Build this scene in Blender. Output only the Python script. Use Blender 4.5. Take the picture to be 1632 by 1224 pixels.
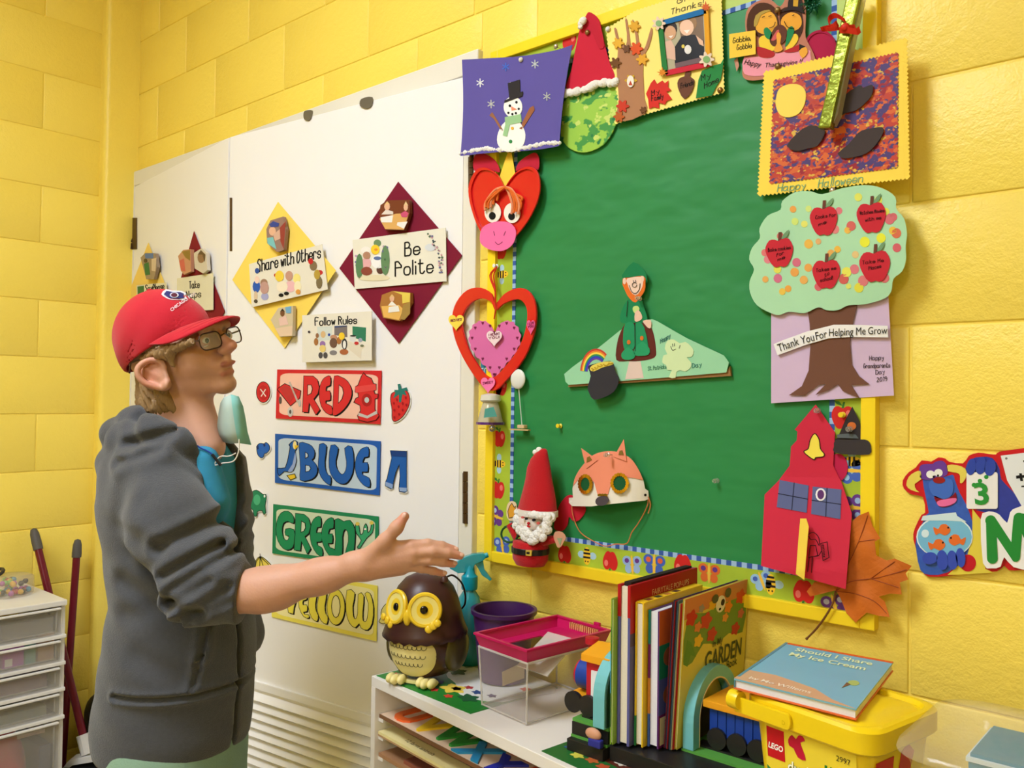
import bpy, bmesh, math, random
import numpy as np
from mathutils import Vector, Matrix
for o in list(bpy.data.objects): bpy.data.objects.remove(o)
random.seed(7)
PI = math.pi
scene = bpy.context.scene
col = scene.collection

# ------------------------------------------------------------------ camera
CAM_H = 1.40; FOC = 1370.0
ANG = math.radians(41.25); PITCH = math.radians(1.05); ROLL = math.radians(0.7)
R0 = Vector((math.cos(ANG), math.sin(ANG), 0)); F0 = Vector((-math.sin(ANG), math.cos(ANG), 0)); Z = Vector((0, 0, 1))
FW = F0*math.cos(PITCH) + Z*math.sin(PITCH); U1 = Z*math.cos(PITCH) - F0*math.sin(PITCH)
RT = R0*math.cos(ROLL) + U1*math.sin(ROLL); UP = U1*math.cos(ROLL) - R0*math.sin(ROLL)
CAM = Vector((0, 0, CAM_H))
cd = bpy.data.cameras.new('camera'); cd.sensor_width = 36; cd.lens = 36*FOC/1632; cd.clip_start = .02
cam = bpy.data.objects.new('camera', cd); col.objects.link(cam)
mx = Matrix((RT, UP, -FW)).transposed().to_4x4(); mx.translation = CAM; cam.matrix_world = mx
scene.camera = cam

# ------------------------------------------------------------------ world, exposure
w = bpy.data.worlds.new('world'); scene.world = w; w.use_nodes = True
w.node_tree.nodes['Background'].inputs[0].default_value = (1, .97, .92, 1)
w.node_tree.nodes['Background'].inputs[1].default_value = .25
scene.view_settings.view_transform = 'Standard'; scene.view_settings.look = 'None'
scene.view_settings.gamma = 1; scene.view_settings.use_curve_mapping = False
scene.view_settings.exposure = 0.0
LAMP = 37.5                     # strength of the ceiling diffusers
LAMPS = [(-1.4, -0.4), (0.4, -2.9)]  # second one is an unseen lamp added for soft frontal fill

# ------------------------------------------------------------------ helpers
def ray(px, py): return FW + RT*((px-816)/FOC) - UP*((py-612)/FOC)
class Plane:
    def __init__(s, O, u):
        s.O = Vector(O); s.u = Vector(u).normalized(); s.n = s.u.cross(Z).normalized()
        if s.n.dot(F0) > 0: s.n = -s.n
YW = 1.508
WALL = Plane((0, YW, 0), (1, 0, 0))
def hit(p, pl, h=0.0):
    d = ray(*p); O = pl.O + pl.n*h
    return CAM + d*((O-CAM).dot(pl.n)/d.dot(pl.n))
def onz(px, py, z):
    d = ray(px, py); return CAM + d*((z-CAM_H)/d.z)
def atdepth(px, py, dep):
    d = ray(px, py); return CAM + d*(dep/d.dot(F0))
def proj(P):
    v = Vector(P)-CAM; d = v.dot(FW); return (816+FOC*v.dot(RT)/d, 612-FOC*v.dot(UP)/d)
def zm(x0, y0, s): return lambda *p: [(x0+a*s, y0+b*s) for a, b in p]
zA = zm(720, 0, .28186); zB = zm(1140, 0, .26154); zC = zm(1180, 280, .3105); zD = zm(700, 230, .3839)
zE = zm(890, 400, .20422); zF = zm(760, 660, .21248); zG = zm(1190, 640, .31868); zH = zm(1420, 700, .18794)
zI = zm(580, 860, .2974); zJ = zm(880, 880, .28099); zK = zm(1150, 1000, .29534); zL = zm(0, 0, .40858)
zM = zm(360, 130, .38391); zN = zm(380, 570, .38388); zO = zm(130, 440, .29412); zP = zm(130, 640, .47727)
zQ = zm(0, 820, .32984); zR = zm(580, 1060, .20833)

def lin(c):
    c /= 255.0
    return c/12.92 if c <= .04045 else ((c+.055)/1.055)**2.4
MATS = {}
def mat(name, rgb, rough=.6, bump=0., scale=150., spec=.4, metal=0., trans=0., var=.05, alpha=1., sss=0., vscale=None, ior=1.45, coat=0., sheen=0.):
    if name in MATS: return MATS[name]
    m = bpy.data.materials.new(name); m.use_nodes = True; nt = m.node_tree; b = nt.nodes['Principled BSDF']
    c = (lin(rgb[0]), lin(rgb[1]), lin(rgb[2]), 1)
    tc = nt.nodes.new('ShaderNodeTexCoord')
    nz = nt.nodes.new('ShaderNodeTexNoise'); nz.inputs['Scale'].default_value = vscale or 14.; nz.inputs['Detail'].default_value = 3
    nt.links.new(tc.outputs['Object'], nz.inputs['Vector'])
    mixn = nt.nodes.new('ShaderNodeMix'); mixn.data_type = 'RGBA'
    mixn.inputs['A'].default_value = tuple(x*(1-var) for x in c[:3])+(1,)
    mixn.inputs['B'].default_value = tuple(min(1, x*(1+var)) for x in c[:3])+(1,)
    nt.links.new(nz.outputs['Fac'], mixn.inputs['Factor']); nt.links.new(mixn.outputs['Result'], b.inputs['Base Color'])
    b.inputs['Roughness'].default_value = rough; b.inputs['Specular IOR Level'].default_value = spec
    b.inputs['Metallic'].default_value = metal; b.inputs['Transmission Weight'].default_value = trans
    b.inputs['IOR'].default_value = ior; b.inputs['Alpha'].default_value = alpha
    if coat: b.inputs['Coat Weight'].default_value = coat; b.inputs['Coat Roughness'].default_value = .08
    if sheen: b.inputs['Sheen Weight'].default_value = sheen
    if sss: b.inputs['Subsurface Weight'].default_value = sss; b.inputs['Subsurface Radius'].default_value = (.01, .004, .002); b.inputs['Subsurface Scale'].default_value = .6
    if bump:
        n2 = nt.nodes.new('ShaderNodeTexNoise'); n2.inputs['Scale'].default_value = scale; n2.inputs['Detail'].default_value = 4
        nt.links.new(tc.outputs['Object'], n2.inputs['Vector'])
        bp = nt.nodes.new('ShaderNodeBump'); bp.inputs['Strength'].default_value = bump; bp.inputs['Distance'].default_value = .004
        nt.links.new(n2.outputs['Fac'], bp.inputs['Height']); nt.links.new(bp.outputs['Normal'], b.inputs['Normal'])
    MATS[name] = m; return m
def P(rgb, name=None, rough=.75, **k):           # coloured paper / print
    return mat(name or 'paper_%02x%02x%02x' % tuple(rgb), rgb, rough=rough, spec=.25, **k)
def PL(rgb, rough=.3, **k):                       # plastic
    return mat('plastic_%02x%02x%02x_%d' % (*rgb, int(rough*100)), rgb, rough=rough, spec=.5, **k)

ROOT = {}
def thing(name, label, cat, loc, group=None):
    o = bpy.data.objects.new(name, None); col.objects.link(o); o.location = Vector(loc); o.empty_display_size = .02
    o['label'] = label; o['category'] = cat
    if group: o['group'] = group
    ROOT[o.name] = Vector(loc); return o
def tag(o, label=None, cat=None, group=None, kind=None):
    if label: o['label'] = label
    if cat: o['category'] = cat
    if group: o['group'] = group
    if kind: o['kind'] = kind
    return o
def link_mesh(name, me, parent=None, loc=None):
    o = bpy.data.objects.new(name, me); col.objects.link(o)
    if parent is not None: o.parent = parent; ROOT[o.name] = ROOT[parent.name]
    else:
        o.location = Vector(loc) if loc else Vector((0, 0, 0)); ROOT[o.name] = Vector(o.location)
    return o

def newell(pts):
    n = Vector((0, 0, 0))
    for i in range(len(pts)):
        a = pts[i]; b = pts[(i+1) % len(pts)]
        n += Vector(((a.y-b.y)*(a.z+b.z), (a.z-b.z)*(a.x+b.x), (a.x-b.x)*(a.y+b.y)))
    return n
def ell(cx, cy, rx, ry=None, rot=0, n=24, a0=0, a1=360):
    ry = rx if ry is None else ry; c, s = math.cos(rot), math.sin(rot); out = []
    full = (a1-a0) >= 360; m = n if full else n+1
    for i in range(m):
        t = math.radians(a0+(a1-a0)*i/n); x, y = rx*math.cos(t), ry*math.sin(t)
        out.append((cx+c*x-s*y, cy+s*x+c*y))
    return out
def smooth(pts, n=6, closed=True):
    out = []; N = len(pts); g = (lambda i: pts[i % N]) if closed else (lambda i: pts[max(0, min(N-1, i))])
    for i in range(N if closed else N-1):
        p0, p1, p2, p3 = g(i-1), g(i), g(i+1), g(i+2)
        for k in range(n):
            t = k/n
            out.append(tuple(.5*((2*b)+(-a+c)*t+(2*a-5*b+4*c-d)*t*t+(-a+3*b-3*c+d)*t**3) for a, b, c, d in zip(p0, p1, p2, p3)))
    if not closed: out.append(tuple(pts[-1]))
    return out
def zigzag(pts, step=5., amp=1.2):
    out = []
    for i in range(len(pts)):
        a = pts[i]; b = pts[(i+1) % len(pts)]; L = math.hypot(b[0]-a[0], b[1]-a[1]); k = max(1, int(L/step)); nx, ny = (b[1]-a[1])/L, -(b[0]-a[0])/L
        for j in range(k*2):
            t = j/(k*2); e = amp if j % 2 else -amp*.2
            out.append((a[0]+(b[0]-a[0])*t+nx*e, a[1]+(b[1]-a[1])*t+ny*e))
    return out
def rrect(x0, y0, x1, y1, r, n=4):
    out = []
    for cx, cy, a in ((x1-r, y1-r, 0), (x0+r, y1-r, 90), (x0+r, y0+r, 180), (x1-r, y0+r, 270)):
        for i in range(n+1):
            t = math.radians(a+90*i/n); out.append((cx+r*math.cos(t), cy+r*math.sin(t)))
    return out
def bil(q, s, t):                                 # point inside a px quad tl,tr,br,bl
    a = [q[0][i]+(q[1][i]-q[0][i])*s for i in (0, 1)]; b = [q[3][i]+(q[2][i]-q[3][i])*s for i in (0, 1)]
    return (a[0]+(b[0]-a[0])*t, a[1]+(b[1]-a[1])*t)

class MB:
    def __init__(s): s.v = []; s.f = []
    def add(s, vs, fs):
        k = len(s.v); s.v += [Vector(p) for p in vs]; s.f += [tuple(i+k for i in f) for f in fs]; return s
    def prism(s, pts, n, th):                     # world loop = front face, extruded back along -n
        pts = [Vector(p) for p in pts]
        if newell(pts).dot(n) < 0: pts = pts[::-1]
        N = len(pts); back = [p-n*th for p in pts]
        fs = [tuple(range(N)), tuple(range(2*N-1, N-1, -1))]
        fs += [(i, i+N, (i+1) % N+N, (i+1) % N) for i in range(N)]
        return s.add(pts+back, fs)
    def poly(s, px, h, th=.0008, pl=WALL):
        if not callable(h): return s.prism([hit(p, pl, h) for p in px], pl.n, th)
        bm = bmesh.new(); f = bm.faces.new([bm.verts.new((x, y, 0)) for x, y in px]); f.normal_update(); bmesh.ops.triangulate(bm, faces=[f])
        for _ in range(4):
            es = [e for e in bm.edges if e.calc_length() > 10]
            if not es: break
            bmesh.ops.subdivide_edges(bm, edges=es, cuts=1); bmesh.ops.triangulate(bm, faces=[f for f in bm.faces if len(f.verts) > 3])
        bm.verts.index_update(); N = len(bm.verts); fr = [hit((v.co.x, v.co.y), pl, h(v.co.x, v.co.y)) for v in bm.verts]
        fs = [tuple(v.index for v in f.verts) for f in bm.faces]; ed = [(e.verts[0].index, e.verts[1].index) for e in bm.edges if len(e.link_faces) == 1]; bm.free()
        fs += [tuple(i+N for i in f[::-1]) for f in fs]+[(a, b, b+N, a+N) for a, b in ed]
        return s.add(fr+[p-pl.n*th for p in fr], fs)
    def ring(s, outer, inner, h, th=.0008, pl=WALL):
        hf = h if callable(h) else (lambda x, y: h)
        a = [hit(p, pl, hf(*p)) for p in outer]; b = [hit(p, pl, hf(*p)) for p in inner]; N = len(a); n = pl.n*th
        vs = a+b+[p-n for p in a]+[p-n for p in b]; fs = []
        for i in range(N):
            j = (i+1) % N
            fs += [(i, j, j+N, i+N), (i+2*N, i+3*N, j+3*N, j+2*N), (i, i+2*N, j+2*N, j), (i+N, j+N, j+3*N, i+3*N)]
        return s.add(vs, fs)
    def stroke(s, px, w, h, pl=WALL, th=.0005, closed=False, cap=True):   # w: width in px
        P_ = [Vector((a, b)) for a, b in px]; N = len(P_); L = []; R = []
        for i in range(N):
            a = P_[i-1] if (i > 0 or closed) else P_[i]; b = P_[(i+1) % N] if (i < N-1 or closed) else P_[i]
            d1 = (P_[i]-a); d2 = (b-P_[i]); d1 = d1.normalized() if d1.length > 1e-6 else d2.normalized(); d2 = d2.normalized() if d2.length > 1e-6 else d1
            t = d1+d2; t = t.normalized() if t.length > 1e-4 else d1
            k = 1/max(.6, t.dot(d1)); nn = Vector((-t.y, t.x))*w/2*k
            L.append(P_[i]+nn); R.append(P_[i]-nn)
        if closed:
            return s.ring([tuple(p) for p in L], [tuple(p) for p in R], h, th, pl)
        if cap and N > 1:
            d = (P_[-1]-P_[-2]).normalized(); q = P_[-1]; a0 = math.atan2((L[-1]-q).y, (L[-1]-q).x)
            e = [q+Vector((math.cos(a0-PI*k/5), math.sin(a0-PI*k/5)))*w/2 for k in range(1, 5)]
            q = P_[0]; a1 = math.atan2((R[0]-q).y, (R[0]-q).x)
            f = [q+Vector((math.cos(a1-PI*k/5), math.sin(a1-PI*k/5)))*w/2 for k in range(1, 5)]
        else: e = f = []
        # quads for the body, ngon caps
        for i in range(N-1): s.poly([tuple(L[i]), tuple(L[i+1]), tuple(R[i+1]), tuple(R[i])], h, th, pl)
        if e: s.poly([tuple(p) for p in [L[-1]]+e+[R[-1]]], h, th, pl)
        if f: s.poly([tuple(p) for p in [R[0]]+f+[L[0]]], h, th, pl)
        return s
    def box(s, c, dx, dy, dz, ux=Vector((1, 0, 0)), uy=None, uz=None):   # centre, full sizes, axes
        ux = Vector(ux).normalized(); uz = Vector(uz).normalized() if uz is not None else Vector((0, 0, 1)); uy = Vector(uy).normalized() if uy is not None else uz.cross(ux)
        c = Vector(c); vs = [c+ux*(dx/2*a)+uy*(dy/2*b)+uz*(dz/2*d) for d in (-1, 1) for b in (-1, 1) for a in (-1, 1)]
        return s.add(vs, [(0, 2, 3, 1), (4, 5, 7, 6), (0, 1, 5, 4), (2, 6, 7, 3), (0, 4, 6, 2), (1, 3, 7, 5)])
    def tube(s, pts, r, n=8, closed=False):
        pts = [Vector(p) for p in pts]; N = len(pts); rr = r if isinstance(r, (list, tuple)) else [r]*N; k = len(s.v); up = None; vs = []
        for i in range(N):
            a = pts[i-1] if (i > 0 or closed) else pts[i]; b = pts[(i+1) % N] if (i < N-1 or closed) else pts[i]; t = (b-a).normalized()
            if up is None: up = t.orthogonal().normalized()
            up = (up-t*up.dot(t)).normalized(); q = t.cross(up)
            vs += [pts[i]+(up*math.cos(2*PI*j/n)+q*math.sin(2*PI*j/n))*rr[i] for j in range(n)]
        fs = []
        for i in range(N if closed else N-1):
            i2 = (i+1) % N
            for j in range(n): fs.append((i*n+j, i*n+(j+1) % n, i2*n+(j+1) % n, i2*n+j))
        if not closed: fs += [tuple(range(n-1, -1, -1)), tuple((N-1)*n+j for j in range(n))]
        return s.add(vs, fs)
    def lathe(s, prof, c, n=24, axis=Vector((0, 0, 1)), sx=1, sy=1, cap=True):   # prof: (r, z)
        axis = Vector(axis).normalized(); a = Vector((1, 0, 0)) if abs(axis.z) > .9 else axis.orthogonal().normalized(); a = (a-axis*a.dot(axis)).normalized(); b = axis.cross(a); c = Vector(c)
        vs = [c+axis*z+(a*math.cos(2*PI*j/n)*sx+b*math.sin(2*PI*j/n)*sy)*r for r, z in prof for j in range(n)]; fs = []
        for i in range(len(prof)-1):
            for j in range(n): fs.append((i*n+j, i*n+(j+1) % n, (i+1)*n+(j+1) % n, (i+1)*n+j))
        if cap: fs += [tuple(range(n-1, -1, -1)), tuple((len(prof)-1)*n+j for j in range(n))]
        return s.add(vs, fs)
    def sphere(s, c, rx, ry=None, rz=None, nu=16, nv=10, ux=Vector((1, 0, 0)), uz=Vector((0, 0, 1))):
        ry = rx if ry is None else ry; rz = rx if rz is None else rz; c = Vector(c); ux = Vector(ux).normalized(); uz = Vector(uz).normalized(); uy = uz.cross(ux)
        vs = [c+uz*rz]; 
        for i in range(1, nv):
            p = PI*i/nv
            for j in range(nu): t = 2*PI*j/nu; vs.append(c+ux*(rx*math.sin(p)*math.cos(t))+uy*(ry*math.sin(p)*math.sin(t))+uz*(rz*math.cos(p)))
        vs.append(c-uz*rz); fs = [(0, 1+j, 1+(j+1) % nu) for j in range(nu)]
        for i in range(nv-2):
            for j in range(nu): fs.append((1+i*nu+j, 1+(i+1)*nu+j, 1+(i+1)*nu+(j+1) % nu, 1+i*nu+(j+1) % nu))
        k = 1+(nv-2)*nu; e = len(vs)-1; fs += [(k+(j+1) % nu, k+j, e) for j in range(nu)]
        return s.add(vs, fs)
    def grid(s, fn, nu, nv, th=None):             # fn(u,v)->world point
        vs = [Vector(fn(i/nu, j/nv)) for j in range(nv+1) for i in range(nu+1)]; m = nu+1
        fs = [(j*m+i, j*m+i+1, (j+1)*m+i+1, (j+1)*m+i) for j in range(nv) for i in range(nu)]
        return s.add(vs, fs)
    def build(s, name, m, parent=None, loc=None, sm=False, bevel=0, seg=2, solid=0):
        off = ROOT[parent.name] if parent is not None else (Vector(loc) if loc else Vector((0, 0, 0)))
        me = bpy.data.meshes.new(name); me.from_pydata([tuple(p-off) for p in s.v], [], s.f); me.update()
        if bevel:
            bm = bmesh.new(); bm.from_mesh(me); bmesh.ops.recalc_face_normals(bm, faces=bm.faces)
            es = [e for e in bm.edges if len(e.link_faces) == 2 and e.calc_face_angle(0) > .6]
            bmesh.ops.bevel(bm, geom=es, offset=bevel, segments=seg, profile=.6, affect='EDGES', clamp_overlap=True)
            bm.to_mesh(me); bm.free()
        else:
            bm = bmesh.new(); bm.from_mesh(me); bmesh.ops.recalc_face_normals(bm, faces=bm.faces); bm.to_mesh(me); bm.free()
        if isinstance(m, (list, tuple)):
            for q in m: me.materials.append(q)
        else: me.materials.append(m)
        o = link_mesh(name, me, parent, loc)
        if sm:
            for p in me.polygons: p.use_smooth = True
            me.set_sharp_from_angle(angle=math.radians(50 if sm is True else sm))
        if solid:
            md = o.modifiers.new('solid', 'SOLIDIFY'); md.thickness = solid; md.offset = 0
        return o

def paper(name, px, h, rgb, parent, th=.0008, pl=WALL, m=None):
    return MB().poly(px, h, th, pl).build(name, m or P(rgb), parent)
def lines(name, strokes, w, h, rgb, parent, pl=WALL):
    b = MB()
    for s_ in strokes: b.stroke(s_, w, h, pl, th=.0003)
    return b.build(name, P(rgb), parent)
TXT = {}
def text_mesh(s, bold, shear, spacing=1.0):
    k = (s, bold, shear, spacing)
    if k in TXT: return TXT[k]
    cu = bpy.data.curves.new('t', 'FONT'); cu.body = s; cu.offset = bold; cu.shear = shear; cu.space_character = spacing; cu.resolution_u = 3
    o = bpy.data.objects.new('t', cu); me = o.to_mesh()
    vs = [tuple(v.co) for v in me.vertices]; fs = [tuple(p.vertices) for p in me.polygons]
    o.to_mesh_clear(); bpy.data.objects.remove(o); bpy.data.curves.remove(cu); TXT[k] = (vs, fs); return TXT[k]
def text3(name, s, a, b, vdir, n, mt, parent, ysc=1., bold=0., shear=0., spacing=1., arc=0.):
    vs, fs = text_mesh(s, bold, shear, spacing)
    x0 = min(v[0] for v in vs); x1 = max(v[0] for v in vs); W_ = x1-x0; u = Vector(b)-Vector(a); k = u.length/W_; un = u.normalized()
    vd = Vector(vdir); vd = (vd-un*vd.dot(un)).normalized()
    pts = []
    for v in vs:
        t = (v[0]-x0)/W_; pts.append(Vector(a)+un*((v[0]-x0)*k)+vd*(v[1]*k*ysc+arc*4*t*(1-t))+n*.0003)
    return MB().add(pts, fs).build(name, mt, parent)
def text(name, s, p0, p1, h, rgb, parent, pl=WALL, **k):
    hf = h if callable(h) else (lambda x, y: h)
    return text3(name, s, hit(p0, pl, hf(*p0)), hit(p1, pl, hf(*p1)), Z, pl.n, P(rgb), parent, **k)
def copy_obj(o, parent=None, loc=None):
    c = o.copy(); col.objects.link(c); c.parent = parent
    if loc is not None: c.location = loc
    ROOT[c.name] = ROOT[parent.name] if parent is not None else Vector(c.location)
    return c
# ------------------------------------------------------------------ stroke lettering (hand-drawn letters)
GL = {
'A':'022952|1545','B':'0209|09293837260626|26364543322202','C':'48391918050312224243','D':'0209|091938474433 2202','E':'4909024 2|0636','F':'490902|0636',
'G':'48391918050312224345|4525','H':'0902|4942|0646','I':'0902','J':'4943321203','K':'0902|490542','L':'090242','M':'0209254942','N':'02094249','O':'29180705031222334447382 9',
'P':'0209|092938474636 06','Q':'29180503122233444738 29|3152','R':'0209|09293847362606|2642','S':'4839190807 26353432221203','T':'0949|2922','U':'09031222324349','V':'092249',
'W':'0912273249','X':'0942|4902','Y':'092649|2622','Z':'09490242',
'a':'4636160503123243|4643 52','b':'0902|051636454332120 3','c':'45361605031232 43','d':'4942|4536160503123243','e':'04444536160503123243','f':'4838281702|0636','g':'4536160503123244|4641301001',
'h':'0902|0516364542','i':'0602|0808','j':'260110|2828','k':'0902|360442','l':'0902','m':'0602|05162522|253645 42','n':'0602|0516364542','o':'26160503122232434536 26',
'p':'0600|05163645433212 03','q':'4640|4536160503123243','r':'0602|05163645','s':'45361605143443321203','t':'1913223243|0737','u':'060312324346|4642','v':'062246','w':'0612253246','x':'0642|4602',
'y':'0624|462010','z':'06460242',
'0':'29180503122233444738 29','1':'1829 22','2':'0819293847 0242','3':'0819394837 2626 4533 2203','4':'3239044 4','5':'490906263544 332203','6':'3918050312324445361605','7':'094922','8':'2918172636 45433212030516 27384929','9':'46361607081929394744 22',
'!':'0904|0202','.':'0202',',':'0301','-':'0535','/':'0249','?':'081939473514 |1212',"'":'0907','+':'0545|2327',' ':''}
def glyph_lines(ch):
    out = []
    for pl_ in GL.get(ch, '').split('|'):
        d = [c for c in pl_ if c.isdigit()]
        pts = [(int(d[i]), int(d[i+1])-2) for i in range(0, len(d)-1, 2)]
        if pts: out.append(pts)
    return out
def hand_layout(s, gap=1.9):
    x = 0; res = []
    for ch in s:
        ls = glyph_lines(ch)
        if not ls: x += 3.0; continue
        w_ = max(p[0] for l in ls for p in l); 
        res += [[(p[0]+x, p[1]) for p in l] for l in ls]; x += w_+gap
    return res, x-gap
def hand(name, s, p0, p1, hpx, h, rgb, parent, pl=WALL, w=1.5, jit=.25, slant=0., upv=(0, -1)):
    """hand-lettered line: p0,p1 baseline ends in px, hpx capital height in px"""
    ls, W_ = hand_layout(s); rnd = random.Random(len(s)*7+ord(s[0])); b = MB()
    hh = (lambda x, y: h(x, y)+.0003) if callable(h) else h+.0003
    dx, dy = (p1[0]-p0[0])/W_, (p1[1]-p0[1])/W_; k = hpx/7.
    for l in ls:
        jx, jy = rnd.uniform(-jit, jit), rnd.uniform(-jit, jit)
        q = [(p0[0]+(x+jx+y*slant)*dx+upv[0]*(y+jy)*k, p0[1]+(x+jx+y*slant)*dy+upv[1]*(y+jy)*k) for x, y in l]
        if len(q) == 1 or (len(q) == 2 and q[0] == q[1]): b.poly(ell(q[0][0], q[0][1], w*.7, n=8), hh, .0003, pl); continue
        if len(q) > 2: q = smooth(q, 3, False)
        b.stroke(q, w, hh, pl, th=.0003)
    return b.build(name, P(rgb), parent)

# ------------------------------------------------------------------ wall paint
def paint(name, rgb, rough, bump):
    m = mat(name, rgb, rough=rough, spec=.5, var=.03, vscale=3.)
    nt = m.node_tree; b = nt.nodes['Principled BSDF']; ge = nt.nodes.new('ShaderNodeNewGeometry')
    n1 = nt.nodes.new('ShaderNodeTexNoise'); n1.inputs['Scale'].default_value = 70; n1.inputs['Detail'].default_value = 5
    n2 = nt.nodes.new('ShaderNodeTexNoise'); n2.inputs['Scale'].default_value = 260; n2.inputs['Detail'].default_value = 2
    vo = nt.nodes.new('ShaderNodeTexVoronoi'); vo.inputs['Scale'].default_value = 42
    mp = nt.nodes.new('ShaderNodeMapRange'); mp.inputs[1].default_value = .0; mp.inputs[2].default_value = .16
    for n in (n1, n2, vo): nt.links.new(ge.outputs['Position'], n.inputs['Vector'])
    nt.links.new(vo.outputs['Distance'], mp.inputs[0])
    a = nt.nodes.new('ShaderNodeMath'); a.operation = 'MULTIPLY_ADD'; a.inputs[1].default_value = .35
    nt.links.new(n2.outputs['Fac'], a.inputs[0]); nt.links.new(n1.outputs['Fac'], a.inputs[2])
    a2 = nt.nodes.new('ShaderNodeMath'); a2.operation = 'MULTIPLY_ADD'; a2.inputs[1].default_value = .22
    nt.links.new(mp.outputs[0], a2.inputs[0]); nt.links.new(a.outputs[0], a2.inputs[2])
    bp = nt.nodes.new('ShaderNodeBump'); bp.inputs['Strength'].default_value = bump; bp.inputs['Distance'].default_value = .004
    nt.links.new(a2.outputs[0], bp.inputs['Height']); nt.links.new(bp.outputs['Normal'], b.inputs['Normal'])
    return m
YEL = paint('yellow_wall_paint', (249, 222, 98), .4, .5)
WHT = mat('white_door_paint', (238, 236, 238), .42, bump=.08, scale=40, var=.01)
TRIMW = mat('white_trim_paint', (228, 224, 214), .45, bump=.08, scale=60, var=.015)
BRONZE = mat('aged_bronze', (92, 70, 44), .45, metal=.7, bump=.2, scale=120, var=.2)
GREYM = mat('grey_metal', (120, 116, 108), .45, metal=.6, var=.1)
PINM = mat('pin_metal', (190, 180, 160), .3, metal=.7)

XL = -3.28                     # left wall face
XR, YR, CEIL = 2.6, -4.2, 3.35
XO0, XO1, ZO = -3.265, -1.432, CAM_H+.85    # closet opening outer casing

def struct(o): o['kind'] = 'structure'; return o
# mortar plane / wall backing
b = MB(); T = .12; YB = YW+.0028
b.box(((XO1+XR)/2, YB+T/2, CEIL/2), XR-XO1, T, CEIL)
b.box(((XL+XO1)/2, YB+T/2, (CEIL+ZO)/2), XO1-XL, T, CEIL-ZO)
wall_back = struct(b.build('wall_back', YEL))
b = MB(); b.box((XL-.0028-.06, (YB+YR)/2, CEIL/2), .12, YB-YR, CEIL)
wall_left = struct(b.build('wall_left', YEL))
struct(MB().box((XR+.06, (YB+YR)/2, CEIL/2), .12, YB-YR, CEIL).build('wall_right', YEL))
struct(MB().box(((XL+XR)/2, YR-.06, CEIL/2), XR-XL+.24, .12, CEIL).build('wall_front', YEL))
fl = struct(MB().box(((XL+XR)/2, (YR+2.2)/2, -.05), XR-XL+.3, 2.2-YR, .1).build('floor', mat('grey_floor_tile', (150, 140, 125), .35, bump=.05, var=.12, vscale=6)))
struct(MB().box(((XL+XR)/2, (YR+2.2)/2, CEIL+.05), XR-XL+.3, 2.2-YR, .1).build('ceiling', mat('ceiling_tile', (232, 228, 216), .9, bump=.4, scale=90)))
b = MB(); b.box(((XO0+XO1)/2, 2.15, ZO/2), XO1-XO0+.3, .02, ZO+.1)
b.box((XO0-.12, 1.9, ZO/2), .02, .55, ZO); b.box((XO1+.12, 1.9, ZO/2), .02, .55, ZO); b.box(((XO0+XO1)/2, 1.9, ZO+.05), 2.1, .5, .02)
struct(b.build('wall_closet_inner', mat('closet_inner', (90, 84, 70), .8)))

BLK = {}
def block_mesh(wd, ht, axis):
    k = (round(wd, 3), round(ht, 3), axis)
    if k in BLK: return BLK[k]
    g = .003; d = .014
    bm = bmesh.new(); bmesh.ops.create_cube(bm, size=1)
    for v in bm.verts:
        a = v.co.x*(wd-g); e = v.co.y*d; v.co = Vector((a, e, v.co.z*(ht-g))) if axis == 'x' else Vector((-e, a, v.co.z*(ht-g)))
    bmesh.ops.bevel(bm, geom=list(bm.edges), offset=.003, segments=2, profile=.5, affect='EDGES')
    me = bpy.data.meshes.new('block'); bm.to_mesh(me); bm.free(); me.materials.append(YEL)
    for p in me.polygons: p.use_smooth = True
    BLK[k] = me; return me
BH, BLN = .2034, .4068
zj = CAM_H-.479               # a bed joint
rows = []
k0 = -int(zj/BH)-1
r = k0
while zj+r*BH < CEIL:
    a, c = max(0, zj+r*BH), min(CEIL, zj+(r+1)*BH)
    if c-a > .03: rows.append((r, a, c))
    r += 1
def lay(parent, x0, x1, z0, z1, r, axis):
    shift = -.4436+(0 if r % 2 == 0 else BLN/2)
    i = math.floor((x0-shift)/BLN); 
    while shift+i*BLN < x1:
        a, c = max(x0, shift+i*BLN), min(x1, shift+(i+1)*BLN); i += 1
        if c-a < .02: continue
        me = block_mesh(c-a, z1-z0, axis); o = bpy.data.objects.new('block', me); col.objects.link(o); o.parent = parent
        o.location = ((a+c)/2, YW+.007, (z0+z1)/2) if axis == 'x' else (XL-.007, (a+c)/2, (z0+z1)/2)
for r, z0, z1 in rows:
    if z0 >= ZO-.01: lay(wall_back, XL+.0, .75, z0, z1, r, 'x')
    elif z1 > ZO+.03:
        lay(wall_back, XL, XO1, ZO+.002, z1, r, 'x'); lay(wall_back, XO1+.002, .75, z0, z1, r, 'x')
    else: lay(wall_back, XO1+.002, .75, z0, z1, r, 'x')
    lay(wall_left, .55, YW-.005, z0, z1, r+1, 'y')

# painted corner pilaster with a rounded edge
def pil(name, x0, x1, y0, y1, rad):
    pts = [(x0, y1), (x0, y0)]+[(x1-rad+rad*math.sin(t*PI/12), y0+rad-rad*math.cos(t*PI/12)) for t in range(7)]+[(x1, y1)]
    b = MB(); b.prism([Vector((x, y, CEIL-.001)) for x, y in pts], Vector((0, 0, 1)), CEIL-.002); return b.build(name, YEL, sm=40)
struct(pil('trim_1', XL-.01, XL+.045, YW-.125, YW, .02))

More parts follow.
